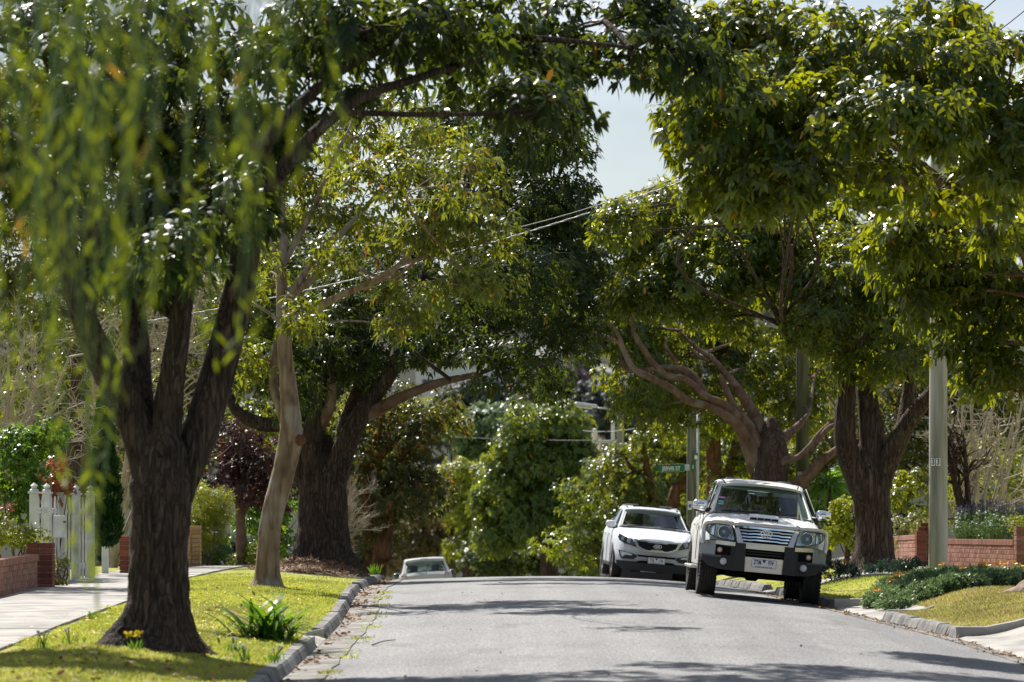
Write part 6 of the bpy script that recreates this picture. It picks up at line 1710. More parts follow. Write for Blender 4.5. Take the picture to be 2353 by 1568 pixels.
# ------------------------------------------------------------------ brick walls
def brick_mesh(sx, sy, sz, name='brick'):
    b = MB().bbox((0, 0, 0), (sx, sy, sz), .005)
    return pymesh(name, b.V, b.F)
BL, BW, BH, JT = .230, .110, .076, .010
BRICKS = {}
def brick_of(mname, dims):
    key = (mname, dims)
    if key not in BRICKS:
        me = brick_mesh(*dims); me.materials.append(MT[mname]); BRICKS[key] = me
    return BRICKS[key]
def put_brick(me, loc, rot, parent):
    o = bpy.data.objects.new('brick', me)
    o.location = loc; o.rotation_euler = rot; o.parent = parent
    COL.objects.link(o)
def wall(label, p0, p1, courses, mname, zf, top='edge', z_drop=.02, th=BW):
    p0, p1 = np.array(p0, float), np.array(p1, float)
    d = p1 - p0; Ln = float(np.linalg.norm(d)); u = d / Ln
    rz = math.atan2(u[1], u[0])
    z0, z1 = zf(*p0) - z_drop, zf(*p1) - z_drop
    sl = math.atan2(z1 - z0, Ln)
    root = empty('brick_wall', (p0[0], p0[1], z0), (0, -sl, rz), label, 'wall')
    me = brick_of(mname, (BL, th, BH))
    half = brick_of(mname, (BL / 2 - JT / 2, th, BH))
    H = courses * (BH + JT)
    MB().box((Ln / 2, 0, H / 2 - .01), (Ln - .01, th - .022, H)).build('mortar', MT['mortar'], root)
    for c in range(courses):
        z = (c + .5) * (BH + JT)
        x = 0.0 if c % 2 == 0 else -(BL + JT) / 2
        while x < Ln - .05:
            if x < 0:
                put_brick(half, ((BL / 2 - JT / 2) / 2, random.uniform(-.003, .003), z), (0, random.uniform(-.008, .008), 0), root); x += BL + JT; continue
            if x + BL > Ln:
                if Ln - x > .1: put_brick(half, (x + (BL / 2 - JT / 2) / 2, 0, z), (0, 0, 0), root)
                break
            put_brick(me, (x + BL / 2, random.uniform(-.003, .003), z + random.uniform(-.002, .002)), (random.uniform(-.01, .01), random.uniform(-.008, .008), 0), root)
            x += BL + JT
    if top == 'edge':
        em = brick_of(mname, (BH, th + .03, .10))
        x = BH / 2
        while x < Ln:
            put_brick(em, (x, 0, H + .048 + random.uniform(-.003, .003)), (0, random.uniform(-.02, .02), 0), root)
            x += BH + JT
    else:
        n = max(1, round(Ln / .8))
        for i in range(n):
            a, b = Ln * i / n + .004, Ln * (i + 1) / n - .004
            w = th / 2 + .025
            V = []
            for xx in (a, b):
                V += [(xx, -w, H), (xx, -w, H + .03), (xx, -w * .5, H + .075), (xx, w * .5, H + .075), (xx, w, H + .03), (xx, w, H)]
            F = [(j, (j + 1) % 6, (j + 1) % 6 + 6, j + 6) for j in range(6)] + [(5, 4, 3, 2, 1, 0), (6, 7, 8, 9, 10, 11)]
            MB().add(V, F).build('coping_stone', MT['cap_stone'], root)
    return root
def pier(label, c, w, courses, mname, zf, rz=0.0, steps=(), cap=True, z_drop=.02):
    root = empty('brick_pier', (c[0], c[1], zf(*c) - z_drop), (0, 0, rz), label, 'pier')
    def ring(w, z):
        q = (w - JT) / 2
        me = brick_of(mname, (round(q, 4), round(q, 4), BH))
        for sx in (-1, 1):
            for sy in (-1, 1):
                put_brick(me, (sx * (q + JT) / 2, sy * (q + JT) / 2, z), (0, 0, random.uniform(-.01, .01)), root)
    k = 0
    for i in range(courses):
        ring(w, (k + .5) * (BH + JT)); k += 1
    MB().box((0, 0, k * (BH + JT) / 2 - .005), (w - .03, w - .03, k * (BH + JT) - .01)).build('mortar', MT['mortar'], root)
    for sw, sn in steps:
        for i in range(sn):
            ring(sw, (k + .5) * (BH + JT)); k += 1
    if cap: MB().bbox((0, 0, k * (BH + JT) + .02), (w + .05, w + .05, .045), .012).build('coping_stone', MT['cap_stone'], root)
    return root
lz = lambda x, y: float(left_z(x, y)); rzf = lambda x, y: float(right_z(x, y))
wall('low pink brick garden wall at the lower left edge', (-6.92, 49.8), (-6.86, 55.15), 5, 'brick_pink', lz)
pier('dark red brick pier at the end of the pink wall', (-6.80, 55.45), .36, 8, 'brick_dark', lz, cap=False)
pier('red brick gate pier beyond the cypress', (-6.62, 66.5), .32, 8, 'brick_dark', lz, cap=False)
wall('short tan brick wall half hidden by the big trunk', (-6.72, 72.0), (-6.52, 77.2), 8, 'brick_tan', lz)
pier('tan brick pier beside the purple daisy bush', (-6.45, 77.5), .34, 10, 'brick_tan', lz, cap=False)
wall('low tan wall behind the black signboard', (-6.95, 93.5), (-6.25, 92.5), 3, 'brick_tan', lz, top='cap')
wall('tan brick wall with grey coping behind the ute', (8.42, 103.0), (8.42, 86.5), 4, 'brick_tan', rzf, top='cap')
pier('tan brick pier with grey cap right of the ute', (8.40, 103.4), .40, 7, 'brick_tan', rzf)
wall('brick wall between the forked tree and the concrete pole', (8.40, 84.2), (8.40, 79.0), 7, 'brick_pink', rzf)
pier('stepped dark red brick pier just left of the concrete pole', (8.44, 78.4), .40, 9, 'brick_dark', rzf, steps=((.32, 1), (.22, 1)), cap=False)
wall('red brick wall under the clipped hedge at the right', (8.62, 75.5), (9.12, 69.4), 6, 'brick_red', rzf)
pier('red brick end pier at the right edge of the picture', (9.22, 69.0), .36, 10, 'brick_red', rzf, cap=False)

# ------------------------------------------------------------------ white gate
g0 = np.array((-7.12, 57.2)); g1 = np.array((-6.74, 61.4))
gl = float(np.linalg.norm(g1 - g0)); grz = math.atan2(g1[1] - g0[1], g1[0] - g0[0])
gate = empty('garden_gate', (g0[0], g0[1], lz(*g0)), (0, 0, grz), 'white painted timber gate with posts and rails behind hanging leaves', 'gate')
def finial(b, x, z, r):
    b.lathe([(r * 1.3, 0), (r * 1.3, .03), (r * .6, .05), (r * 1.1, .09), (.001, .14)], 10, Matrix.Translation((x, 0, z)))
for i, x in enumerate((0, .9, 2.0, 3.1, gl)):
    b = MB(); b.bbox((x, 0, .69), (.12, .12, 1.38), .01); b.box((x, 0, 1.39), (.16, .16, .03)); finial(b, x, 1.40, .05)
    b.build('gate_post', MT['white_wood'], gate)
for x in (.3, .6, 1.2, 1.5, 1.75, 2.3, 2.55, 2.8, 3.35, 3.6, 3.85):
    b = MB(); b.bbox((x, 0, .66), (.085, .022, 1.2), .005); b.prism([(x - .0425, 1.26), (x + .0425, 1.26), (x, 1.34)], -.011, .011)
    b.build('picket', MT['white_wood'], gate)
for z in (.25, 1.12): MB().bbox((gl / 2, .03, z), (gl, .04, .08), .006).build('rail', MT['white_wood'], gate)
lb = MB().bbox((1.35, -.10, .88), (.24, .16, .34), .01).build('letterbox', MT['white_wood'], gate)
MB().box((1.35, -.184, .95), (.18, .006, .025)).build('letter_slot', MT['black_print'], lb)
pt = empty('white_post', (-6.95, 65.6, lz(-6.95, 65.6)), label='white timber post against the red gate pier', cat='post')
MB().bbox((0, 0, .36), (.11, .11, .72), .01).build('shaft', MT['white_wood'], pt)
MB().bbox((0, 0, .735), (.15, .15, .03), .008).build('cap', MT['white_wood'], pt)

# black board with a lime chevron
sb = empty('signboard', (T(582, 1310, 90)[0], 90.0, lz(T(582, 1310, 90)[0], 90)), (R(-8), 0, 0), 'small black signboard with a lime green chevron by the footpath', 'sign')
MB().bbox((0, 0, .20), (.36, .02, .40), .006).build('board', MT['black_board'], sb)
MB().prism([(.07, .36), (.13, .36), (.02, .21), (.13, .05), (.07, .05), (-.05, .21)], -.016, -.012).build('chevron', MT['lime_print'], sb)
for x in (-.15, .15): MB().box((x, .09, .18), (.025, .02, .40), rx=.4).build('leg', MT['black_board'], sb)

# ------------------------------------------------------------------ poles, signs, wires
def pole(name, label, x, D, r0, r1, h, m, seg=16):
    z = gz(x, D)
    root = empty(name, (x, D, z - .1), label=label, cat='pole')
    P = [(0, 0, 0), (0.0, 0, h * .33), (0.01, 0, h * .66), (0, 0, h)]
    V, F = tube_geo(catmull(P, 24), [r0, r1], seg, True, .012, None, int(D))
    obj('shaft', V, F, MT[m], root, smooth=True)
    return root
p33 = pole('power_pole', 'pale concrete power pole numbered 33 on the right verge', 6.66, 60.0, .152, .120, 8.6, 'pole')
def pole_number(root, digits, z, r, x0):
    for i, dgt in enumerate(digits):
        x = x0 + i * .075
        y = -math.sqrt(max(.0001, r * r - x * x)) - .006
        a = math.asin(max(-1, min(1, x / r)))
        pl = empty('number_tag', (x, y, z), (0, 0, a), parent=root)
        MB().bbox((0, 0, 0), (.068, .004, .115), .002).build('tag_plate', MT['white_sign'], pl)
        text('digit', dgt, .13, MT['black_print'], pl, (0, -.004, 0), sx=.75, bold=.002)
pole_number(p33, '33', EYE + .90 - (gz(6.66, 60) - .1), .148, -.092)
b = MB().box((0, 0, 8.3), (1.6, .1, .12)); b.build('cross_arm', MT['pole_grey'], p33)
for x in (-.7, -.35, .35, .7): MB().lathe([(.02, 8.36), (.05, 8.38), (.05, 8.44), (.03, 8.46), (.05, 8.48), (.001, 8.54)], 10, Matrix.Translation((x, 0, 0))).build('insulator', MT['white_sign'], p33, smooth=True)
p37 = pole('power_pole', 'dark mossy timber pole numbered 37 behind the ute', 7.03, 93.0, .165, .14, 10.5, 'pole_moss')
pole_number(p37, '37', EYE + (1300 - 1186) / 103.2 - (gz(7.03, 93) - .1), .158, -.09)
SPX = T(1589, 1195, 105)[0]
spole = pole('street_sign_pole', 'timber pole carrying the green JERVIS ST name sign', SPX, 105.0, .135, .12, 9.5, 'pole_mixed')
zb = gz(SPX, 105) - .1
def zat(oy, D): return EYE + (1195 - oy) / 8824 * D
sg = empty('name_blade', (-.46, -.16, zat(1075.5, 105) - zb), (0, R(-.8), R(-8)), parent=spole)
MB().bbox((-.10, 0, 0), (.74, .012, .215), .004).build('blade', MT['green_sign'], sg)
MB().bbox((.33, .01, 0), (.14, .02, .16), .004).build('bracket', MT['galv'], sg)
text('lettering', 'JERVIS ST', .155, MT['white_sign'], sg, (-.10, -.009, -.025), sx=.80, bold=.003)
MB().box((-.28, -.008, .082), (.32, .003, .016)).build('small_print', MT['orange_sign'], sg)
MB().box((-.10, -.008, .104), (.72, .003, .004)).box((-.10, -.008, -.104), (.72, .003, .004)).build('blade_border', MT['white_sign'], sg)
s2 = empty('name_blade', (.10, -.30, zat(1050, 105) - zb), (0, 0, R(76)), parent=spole)
MB().bbox((0, 0, 0), (.50, .012, .20), .004).build('blade', MT['green_sign'], s2)
MB().box((0, -.008, -.02), (.40, .003, .10)).build('pale_panel', MT['white_sign'], s2)
MB().bbox((.03, -.16, zat(1074, 105) - zb), (.10, .02, .22), .004).build('side_plate', MT['green_sign'], spole)
MB().box((.035, -.172, zat(1074, 105) - zb), (.02, .004, .10)).build('side_mark', MT['white_sign'], spole)
bp = MB().bbox((-.05, -.15, zat(1162, 105) - zb), (.11, .008, .235), .003).build('parking_plate', MT['white_sign'], spole)
MB().box((-.05, -.156, zat(1163, 105) - zb), (.065, .004, .10)).build('blue_square', MT['blue_sign'], bp)
gp = empty('steel_post', (SPX + .19, 105.3, gz(SPX + .19, 105.3)), label='thin galvanised post just right of the name sign pole', cat='pole')
MB().cyl((0, 0, 0), (0, 0, 4.9), .032, seg=12).build('shaft', MT['galv'], gp, smooth=True)
MB().cyl((0, 0, 1.2), (0, 0, 2.0), .042, seg=12).build('sleeve', MT['galv'], gp, smooth=True)

lpx = T(1425, 1195, 132)[0]
lp = pole('street_lamp', 'power pole down the hill with a street lamp arm and white insulators', lpx, 132.0, .16, .12, zat(940, 132) - gz(lpx, 132), 'pole_grey')
zl0 = gz(lpx, 132) - .1
def lx(ox): return T(ox, 1195, 132)[0] - lpx
bar('lamp_arm', [(0, 0, zat(948, 132) - zl0), (lx(1400), 0, zat(940, 132) - zl0), (lx(1372), 0, zat(938, 132) - zl0)], .03, MT['galv'], lp, 8, 8)
hd = MB(); hd.bbox(((lx(1320) + lx(1374)) / 2, 0, zat(931, 132) - zl0), (lx(1374) - lx(1320), .26, .13), .05, ry=R(8)); hd.build('lamp_head', MT['galv'], lp, smooth=False)
MB().bbox(((lx(1322) + lx(1364)) / 2, 0, zat(934, 132) - zl0 - .03), (.55, .2, .10), .04, ry=R(8)).build('lamp_glass', MT['clear_lens'], lp)
MB().bbox(((lx(1365) + lx(1425)) / 2, 0, zat(1015, 132) - zl0), (lx(1430) - lx(1362), .1, .10), .02).build('cross_arm', MT['galv'], lp)
for ox, y0, y1, r in ((1367, 1012, 985, .07), (1409, 1012, 968, .075)):
    prof = [(.03, 0)]
    hh = (y0 - y1) / 8824 * 132
    for i in range(8): prof += [(r, hh * (i + .25) / 8), (r, hh * (i + .6) / 8), (r * .6, hh * (i + .95) / 8)]
    prof.append((.001, hh))
    MB().lathe(prof, 12, Matrix.Translation((lx(ox), -.02, zat(y0, 132) - zl0))).build('insulator', MT['white_sign'], lp, smooth=True)

def wire(name, label, A, Bp, sag, r, m, twist=False):
    A, Bp = np.array(A, float), np.array(Bp, float)
    t_ = np.linspace(0, 1, 60)[:, None]
    P = A * (1 - t_) + Bp * t_; P[:, 2] -= (4 * sag * t_ * (1 - t_)).ravel()
    b = MB()
    if twist:
        P2 = np.repeat(P, 6, 0)[:-5]
        tt = np.linspace(0, 1, len(P2)); Pi = np.stack([np.interp(tt, t_.ravel(), P[:, i]) for i in range(3)], 1)
        for ph in (0, PI):
            Q = Pi.copy(); a = tt * np.linalg.norm(Bp - A) * 2 * PI / .55 + ph
            Q[:, 1] += np.cos(a) * r * .9; Q[:, 2] += np.sin(a) * r * .9
            b.tube(Q, [r], 4)
    else: b.tube(P, [r], 5)
    o = b.build(name, MT[m], None, smooth=True)
    return tag(o, label, 'cable', 'overhead cables')
wire('service_cable', 'twisted aluminium cable sloping across in front of the dark tree', T(300, 745, 69), T(2155, 190, 60.1), .45, .008, 'wire', True)
wire('service_cable', 'thin black cable crossing the patch of sky', T(700, 590, 72), T(2155, 120, 60.1), .75, .011, 'wire_dark')
wire('service_cable', 'pale wire low above the distant trees', T(900, 992, 215), T(1425, 1012, 132), .15, .006, 'wire')
wire('service_cable', 'pale wire rising to the right from the far insulators', T(1340, 990, 134), T(1700, 880, 118), .5, .012, 'wire')
wire('service_cable', 'dark wire in the top right patch of sky', T(2155, 90, 60.1), T(2420, -150, 58), .2, .012, 'wire_dark')
wire('service_cable', 'thin wire at the very top right corner', T(2210, 130, 60), T(2500, -110, 64), .1, .010, 'wire_dark')
wire('service_cable', 'short pale wire left of the many armed tree', T(1250, 580, 72), T(1650, 530, 75), .15, .012, 'wire')

# ------------------------------------------------------------------ gardens, right side
shrub('euphorbia_bush', 'lime yellow flowering bush left of the forked tree', [(1945, 1180, 32, 35), (1935, 1220, 30, 35), (1962, 1215, 30, 35), (1950, 1250, 25, 25)], 'lime', 80, L=.06, W=.04, sub=.2, rd=24, grav=0, droop=.05)
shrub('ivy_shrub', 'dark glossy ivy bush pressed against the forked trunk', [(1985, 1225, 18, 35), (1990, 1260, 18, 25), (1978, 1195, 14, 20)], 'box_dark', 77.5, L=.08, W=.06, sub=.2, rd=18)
def cordyline(name, label, c, D, n, Ln):
    bx = T(c[0], 1195, D); bx[2] = gz(bx[0], D)
    top = T(c[0], c[1], D)
    t = tree(name, bx, label, 'plant')
    limb('trunk', [bx, (bx + top) / 2, top], [.07, .06, .06], MT['bark_brown'], t)
    d = rand_dir(n, -.35)
    V, F = leaves_geo(np.tile(top, (n, 1)), d, np.cross(d, RNG.normal(size=(n, 3))), np.full(n, Ln) * RNG.uniform(.7, 1.1, n), np.full(n, .055), .55)
    leaf_obj('leaves', (V, F, np.repeat(RNG.uniform(.2, .9, n), 6)), LM['strap'], t, kind='stuff')
cordyline('cordyline', 'spiky cordyline with arching strap leaves above the ute mirror', (1905, 1120), 92, 130, .95)
cordyline('cordyline', 'second spiky cordyline glimpsed behind the forked tree', (1950, 1090), 95, 90, .85)
cordyline('cordyline', 'low spiky cordyline close beside the mossy pole', (1872, 1180), 93, 80, .8)
shrub('variegated_shrub', 'pale variegated shrub behind the wall right of the forked tree', [(2085, 1240, 32, 22), (2100, 1205, 28, 20), (2070, 1215, 20, 25)], 'variegated', 83, L=.06, W=.03, sub=.22, rd=20)
shrub('sunlit_garden_shrub', 'sunlit yellow green shrub between the forked tree and the concrete pole', [(2095, 1150, 45, 40), (2120, 1190, 30, 30), (2070, 1120, 30, 40), (2140, 1110, 40, 40)], 'yellow', 88, L=.09, W=.045, sub=.34, rd=9)
shrub('clipped_hedge', 'clipped hedge on top of the red brick wall', [(2215, 1212, 22, 24), (2255, 1212, 30, 24), (2295, 1210, 30, 24)], 'grey', 76.5, L=.04, W=.018, sub=.18, rd=34, base=np.array((9.0, 76.0, gz(9, 76))))
shrub('golden_clipped_hedge', 'golden end of the hedge at the right edge', [(2330, 1212, 26, 24), (2360, 1212, 26, 24)], 'yellow', 75.5, L=.04, W=.018, sub=.18, rd=34)
lav = tree('lavender_bush', np.array((9.6, 79.0, gz(9.6, 79))), 'purple lavender spikes above the clipped hedge', 'shrub')
n = 240; P0 = np.stack([RNG.uniform(T(2200, 0, 79)[0], T(2370, 0, 79)[0], n), RNG.uniform(78.4, 79.6, n), np.full(n, zat(1195, 79))], 1)
hts = RNG.uniform(.05, .32, n) * np.interp(P0[:, 0], [9.2, 9.8, 10.7], [.7, 1.2, .8]); P1 = P0 + np.stack([RNG.normal(0, .05, n), RNG.normal(0, .05, n), hts], 1)
b = MB()
for a, e in zip(P0, P1): b.tube([a - (0, 0, .5), e], [.006, .004], 3, False)
b.build('stems', MT['stem_green'], lav, world=True, kind='stuff')
V, F, tn = rosettes(np.repeat(P1, 3, 0) + np.tile([[0, 0, 0], [0, 0, .035], [0, 0, .065]], (n, 1)), np.tile((0, 0, 1.), (3 * n, 1)), 5, .035, .02, 0, (40, 15), 0)
leaf_obj('flower_spikes', (V, F, np.repeat(tn, 6)), LM['petal_lavender'], lav, kind='stuff')
foliage(lav, B([(2250, 1205, 45, 20), (2320, 1205, 45, 20)], 79.2), LM['grey'], 'foliage', L=.06, W=.012, sub=.2, rd=18)
for lab, bxo, tips in (('leafless twiggy tree right of the concrete pole', (2225, 81), [(2190, 960), (2230, 930), (2270, 960), (2300, 1000), (2170, 1020), (2260, 1040), (2330, 960)]), ('second bare tree with a slim dark trunk near the right edge', (2243, 84), [(2240, 980), (2280, 930), (2210, 920), (2330, 1030), (2350, 920)])):
    bb = T(bxo[0], 1195, bxo[1]); bb[2] = gz(bb[0], bb[1])
    mid = bb + (0, 0, 1.3)
    t = twiggy('bare_tree', lab, bb, [T(a, c, bxo[1]) for a, c in tips], MT['twig_pale'], .06, 3, .6, 3)
bb = T(2240, 1195, 79.5); bb[2] = gz(bb[0], 79.5)
tb = twiggy('bent_bare_tree', 'bare tree with a bent reddish trunk behind the hedge', bb, [T(2190, 1090, 79.5), T(2170, 1000, 79.5), T(2215, 1010, 79.5)], MT['bark_brown'], .10, 3, .5, 4)
far_tree('lit_garden_tree', 'yellow lit leafy tree behind the bare trees at the right edge', 94, 2300,
         [([(2300, 1180), (2300, 1120)], [.12, .10, .05])], [(2250, 1130, 55, 45), (2330, 1110, 60, 50), (2290, 1060, 60, 45), (2350, 1180, 40, 35), (2200, 1160, 40, 40)], 'yellow', 'twig', L=.10, W=.05, sub=.5, rd=5, dens=.8, grp='trees behind the right gardens')
far_tree('right_backdrop_tree', 'mixed green tree mass behind the forked tree and pole on the right', 112, 2150,
         [([(2150, 1180), (2150, 1050), (2150, 960)], [.26, .24, .2, .1])], [(1900, 1040, 70, 60), (1960, 1120, 60, 60), (2050, 1020, 80, 70), (2150, 960, 90, 70), (2270, 960, 90, 70), (2350, 1010, 60, 70), (2120, 1080, 80, 60), (2220, 1050, 80, 60), (1850, 1120, 60, 70), (2340, 900, 70, 60), (1890, 1200, 50, 50), (2210, 850, 80, 60), (2050, 930, 70, 50), (2120, 880, 70, 60), (1960, 980, 60, 50), (2000, 1180, 50, 50)], 'olive', 'bark_brown', L=.15, W=.05, sub=.7, rd=3.6, grp='trees behind the right gardens')
far_tree('tall_right_tree', 'tall tree closing the view high behind the right hand crowns', 120, 2000,
         [([(2000, 1000), (2000, 700), (2010, 500)], [.40, .36, .3, .12])], [(1800, 480, 120, 100), (1950, 420, 120, 100), (2100, 420, 120, 100), (2250, 480, 120, 100), (1900, 600, 120, 90), (2080, 600, 120, 90), (2240, 640, 120, 100), (2000, 760, 120, 90), (2180, 800, 110, 90), (1750, 620, 100, 80), (2320, 780, 90, 90)], 'box', 'bark_brown', L=.22, W=.07, sub=.9, rd=2.6, dens=.8, grp='trees behind the right gardens')
far_tree('valley_tree', 'broad leafy tree low behind the street name sign and the SUV roof', 150, 1600,
         [([(1600, 1250), (1600, 1150), (1600, 1050)], [.24, .22, .18, .08])], [(1480, 1110, 60, 50), (1560, 1090, 70, 50), (1650, 1080, 70, 50), (1520, 1180, 70, 50), (1620, 1180, 70, 60), (1720, 1120, 70, 60), (1460, 1220, 60, 50), (1700, 1210, 60, 60), (1580, 1250, 60, 50), (1400, 1290, 50, 40), (1800, 1080, 70, 60)], 'box_far', 'bark_brown', L=.22, W=.08, sub=.8, rd=3.4)
# wrought iron gate behind the pole
ig = empty('iron_gate', (8.55, 77.2, rzf(8.55, 77.2)), (0, 0, R(-80)), 'curly wrought iron gate half hidden behind the concrete pole', 'gate')
for a in np.linspace(-.5, .5, 6): bar('gate_bar', [(a, 0, .05), (a, 0, .75 + .15 * math.cos(a * 3))], .010, MT['alloy'], ig, 5)
for r_ in (.5, .42): bar('gate_hoop', [(r_ * math.cos(q), 0, .75 + r_ * .35 * math.sin(q)) for q in np.linspace(0, PI, 12)], .012, MT['alloy'], ig, 5)
for q in (.12, .7): bar('gate_rail', [(-.5, 0, q), (.5, 0, q)], .012, MT['alloy'], ig, 5)

# verge planting on the right
shrub('dark_verge_bush', 'dark clumpy bush on the verge beside the ute wheel', [(1925, 1315, 38, 20), (1895, 1325, 25, 16), (1955, 1320, 30, 16)], 'darkbush', 66.5, L=.10, W=.014, sub=.2, rd=24, grav=-.1, droop=.1, phi=(40, 18))
shrub('dark_verge_bush', 'dark low bush at the foot of the forked tree', [(2050, 1308, 40, 14), (2100, 1305, 36, 12), (2010, 1318, 26, 10)], 'darkbush', 67.5, L=.09, W=.016, sub=.16, rd=26, grav=-.1, droop=.1, phi=(40, 18))
bed = tree('gazania_bed', np.array((6.2, 57.0, gz(6.2, 57))), 'low grey green groundcover round the foot of the concrete pole', 'groundcover')
gb = []
for (ox, oy, D) in ((2040, 1375, 55.6), (2065, 1368, 56), (2090, 1360, 56.4), (2120, 1352, 57), (2150, 1350, 57.4), (2060, 1355, 57), (2100, 1342, 58), (2180, 1352, 57), (2220, 1350, 57), (2260, 1345, 57.5), (2300, 1340, 58), (2140, 1340, 58.6), (2330, 1338, 58.5), (2030, 1385, 55.2), (2190, 1340, 59), (2240, 1338, 59), (2080, 1385, 54.6), (2120, 1378, 54.8), (2160, 1374, 54.9), (2200, 1370, 55), (2240, 1368, 55.2), (2280, 1364, 55.4), (2320, 1360, 55.6), (2100, 1370, 55.6), (2180, 1362, 56), (2250, 1358, 56.2), (2310, 1352, 56.6), (2060, 1392, 54.2)):
    x = T(ox, 0, D)[0]
    gb.append((np.array((x, D, gz(x, D) + .05)), (.26, .38, .11)))
foliage(bed, gb, LM['grey'], 'foliage', L=.075, W=.018, sub=.12, rd=40, k=7, grav=-.1, droop=.15, phi=(45, 18), zlo=0)
# orange flowers, each its own
def flower_proto(name, label, petal_m, size, h, group, n=10):
    t = empty(name, label=label, cat='flower', group=group)
    V, F, tn = rosettes(np.array([[0, 0, h]]), np.array([[0, -.5, .8]]), n, size, size * .42, .05, (58, 5), 0)
    me = npmesh('petals', V, F, np.repeat(tn, 6)); link_mesh('petals', me, LM[petal_m], t)
    MB().tube([(0, .01, -.03), (.005, .005, h * .5), (0, 0, h)], [.005, .004], 5, False).build('stem', MT['stem_green'], t)
    return t
def scatter_copies(proto, spots):
    for i, (x, y, z) in enumerate(spots):
        if i == 0: o = proto
        else:
            o = proto.copy(); COL.objects.link(o)
            for ch in proto.children:
                c = ch.copy(); COL.objects.link(c); c.parent = o
        o.location = (x, y, z); o.rotation_euler = (0, 0, random.uniform(-1, 1)); o.scale = (random.uniform(.8, 1.2),) * 3
ff = flower_proto('gazania_flower', 'orange gazania flower in the groundcover by the concrete pole', 'petal_orange', .065, .24, 'orange gazania flowers on the right verge')
sp = []
for ox, D in ((2012, 55.4), (2018, 55.3), (2030, 56), (2036, 56.2), (2042, 56.6), (2048, 56.4), (2056, 57), (2062, 56.8), (2070, 57.4), (2082, 57.8), (2165, 58.6), (2205, 58.2), (2215, 58.6), (2258, 58.8), (2270, 58.4), (2295, 58.8), (2312, 59), (2330, 58.8), (2345, 58.6)):
    x = T(ox, 0, D)[0]; sp.append((x, D, gz(x, D)))
scatter_copies(ff, sp)
vp = empty('drain_pipe', (T(2208, 0, 54.5)[0] + .9, 54.5, gz(T(2208, 0, 54.5)[0] + .9, 54.5)), label='short black ribbed pipe standing in the groundcover', cat='pipe')
MB().lathe([(.05, 0)] + [q for i in range(8) for q in ((.055, .02 + .026 * i), (.05, .033 + .026 * i))] + [(.05, .24), (.04, .24), (.04, 0)], 14).build('pipe', MT['black_plastic'], vp)

# ------------------------------------------------------------------ left verge plants
ag = np.array((T(610, 1450, 41.5)[0], 41.5, gz(T(610, 0, 41.5)[0], 41.5)))
t = tree('agapanthus_clump', ag, 'clump of glossy strap leaves beside the left kerb', 'plant')
for i in range(120):
    a = RNG.uniform(0, 2 * PI); el = RNG.uniform(.35, 1.25)
    L_ = RNG.uniform(.62, .98); w_ = RNG.uniform(.016, .026)
    o_ = np.array((RNG.normal(0, .13), RNG.normal(0, .13), 0.0))
    d = np.array((math.cos(a) * math.cos(el), math.sin(a) * math.cos(el), math.sin(el)))
    s_ = np.array((-math.sin(a), math.cos(a), 0)) * w_
    V, F = [], []
    for j in range(6):
        q = j / 5
        p = o_ + d * L_ * q + np.array((math.cos(a), math.sin(a), 0)) * L_ * .25 * q * q - np.array((0, 0, 1)) * L_ * (.62 - .25 * math.sin(el)) * q ** 2.4
        ww = s_ * (1 if q < .6 else (1.02 - q) / .42)
        V += [p - ww, p + ww]
        if j: F.append((2 * j - 2, 2 * j - 1, 2 * j + 1, 2 * j))
    me = npmesh('leaf', np.array(V), np.array(F), np.full(12, RNG.uniform(.1, .9)), smooth=True)
    link_mesh('leaf', me, LM['strap_dry'] if i % 17 == 3 else LM['strap'], t)
def bulb_clump(name, label, x, D, n, h, petals=None, cat='plant', group=None, nfl=1):
    z = gz(x, D)
    t = empty(name, (x, D, z), label=label, cat=cat, group=group)
    a = RNG.uniform(0, 2 * PI, n); el = RNG.uniform(1.0, 1.45, n)
    d = np.stack([np.cos(a) * np.cos(el), np.sin(a) * np.cos(el), np.sin(el)], 1)
    P = np.stack([RNG.normal(0, .05, n), RNG.normal(0, .05, n), np.zeros(n)], 1)
    V, F = leaves_geo(P, d, np.cross(d, RNG.normal(size=(n, 3))), np.full(n, h) * RNG.uniform(.6, 1.1, n), np.full(n, .016), .12)
    link_mesh('leaves', npmesh('leaves', V, F, np.repeat(RNG.uniform(.3, .9, n), 6)), LM['strap'], t, kind='stuff')
    if petals:
        for i in range(nfl):
            p = np.array([[RNG.normal(0, .05), -.02, h * RNG.uniform(1.0, 1.25)]])
            fs = .05 if petals == 'petal_yellow' else .022
            V, F, tn = rosettes(p, np.array([[0, -1., .2]]), 7, fs, fs * .6, 0, (70, 8), 0)
            fl = link_mesh('flower', npmesh('flower', V, F, np.repeat(tn, 6)), LM[petals], t)
            MB().tube([(0, 0, 0), (p[0, 0] * .5, 0, p[0, 2] * .6), tuple(p[0])], [.005], 5, False).build('stalk', MT['stem_green'], t)
    return t
bulb_clump('daffodil', 'yellow daffodil in front of the big dark trunk', T(310, 0, 37.2)[0], 37.2, 14, .17, 'petal_yellow', nfl=2)
for lab, ox, D, n in (('low clump of white flowered bulbs at the left foot of the big trunk', 100, 37.4, 16), ('white flowered bulb clump just right of the big trunk', 540, 38.6, 22), ('white flowered bulbs between the trunk and the kerb', 560, 37.2, 20), ('white flowered bulbs close to the near kerb', 630, 37.4, 24), ('green bulb leaves at the grass edge by the footpath', 160, 38, 14)):
    bulb_clump('snowflake_bulbs', lab, T(ox, 0, D)[0], D, n, .14, 'petal_white', nfl=4)
bulb_clump('weed_tuft', 'tuft of weeds at the edge of the footpath', T(215, 0, 43.5)[0], 43.5, 30, .14)
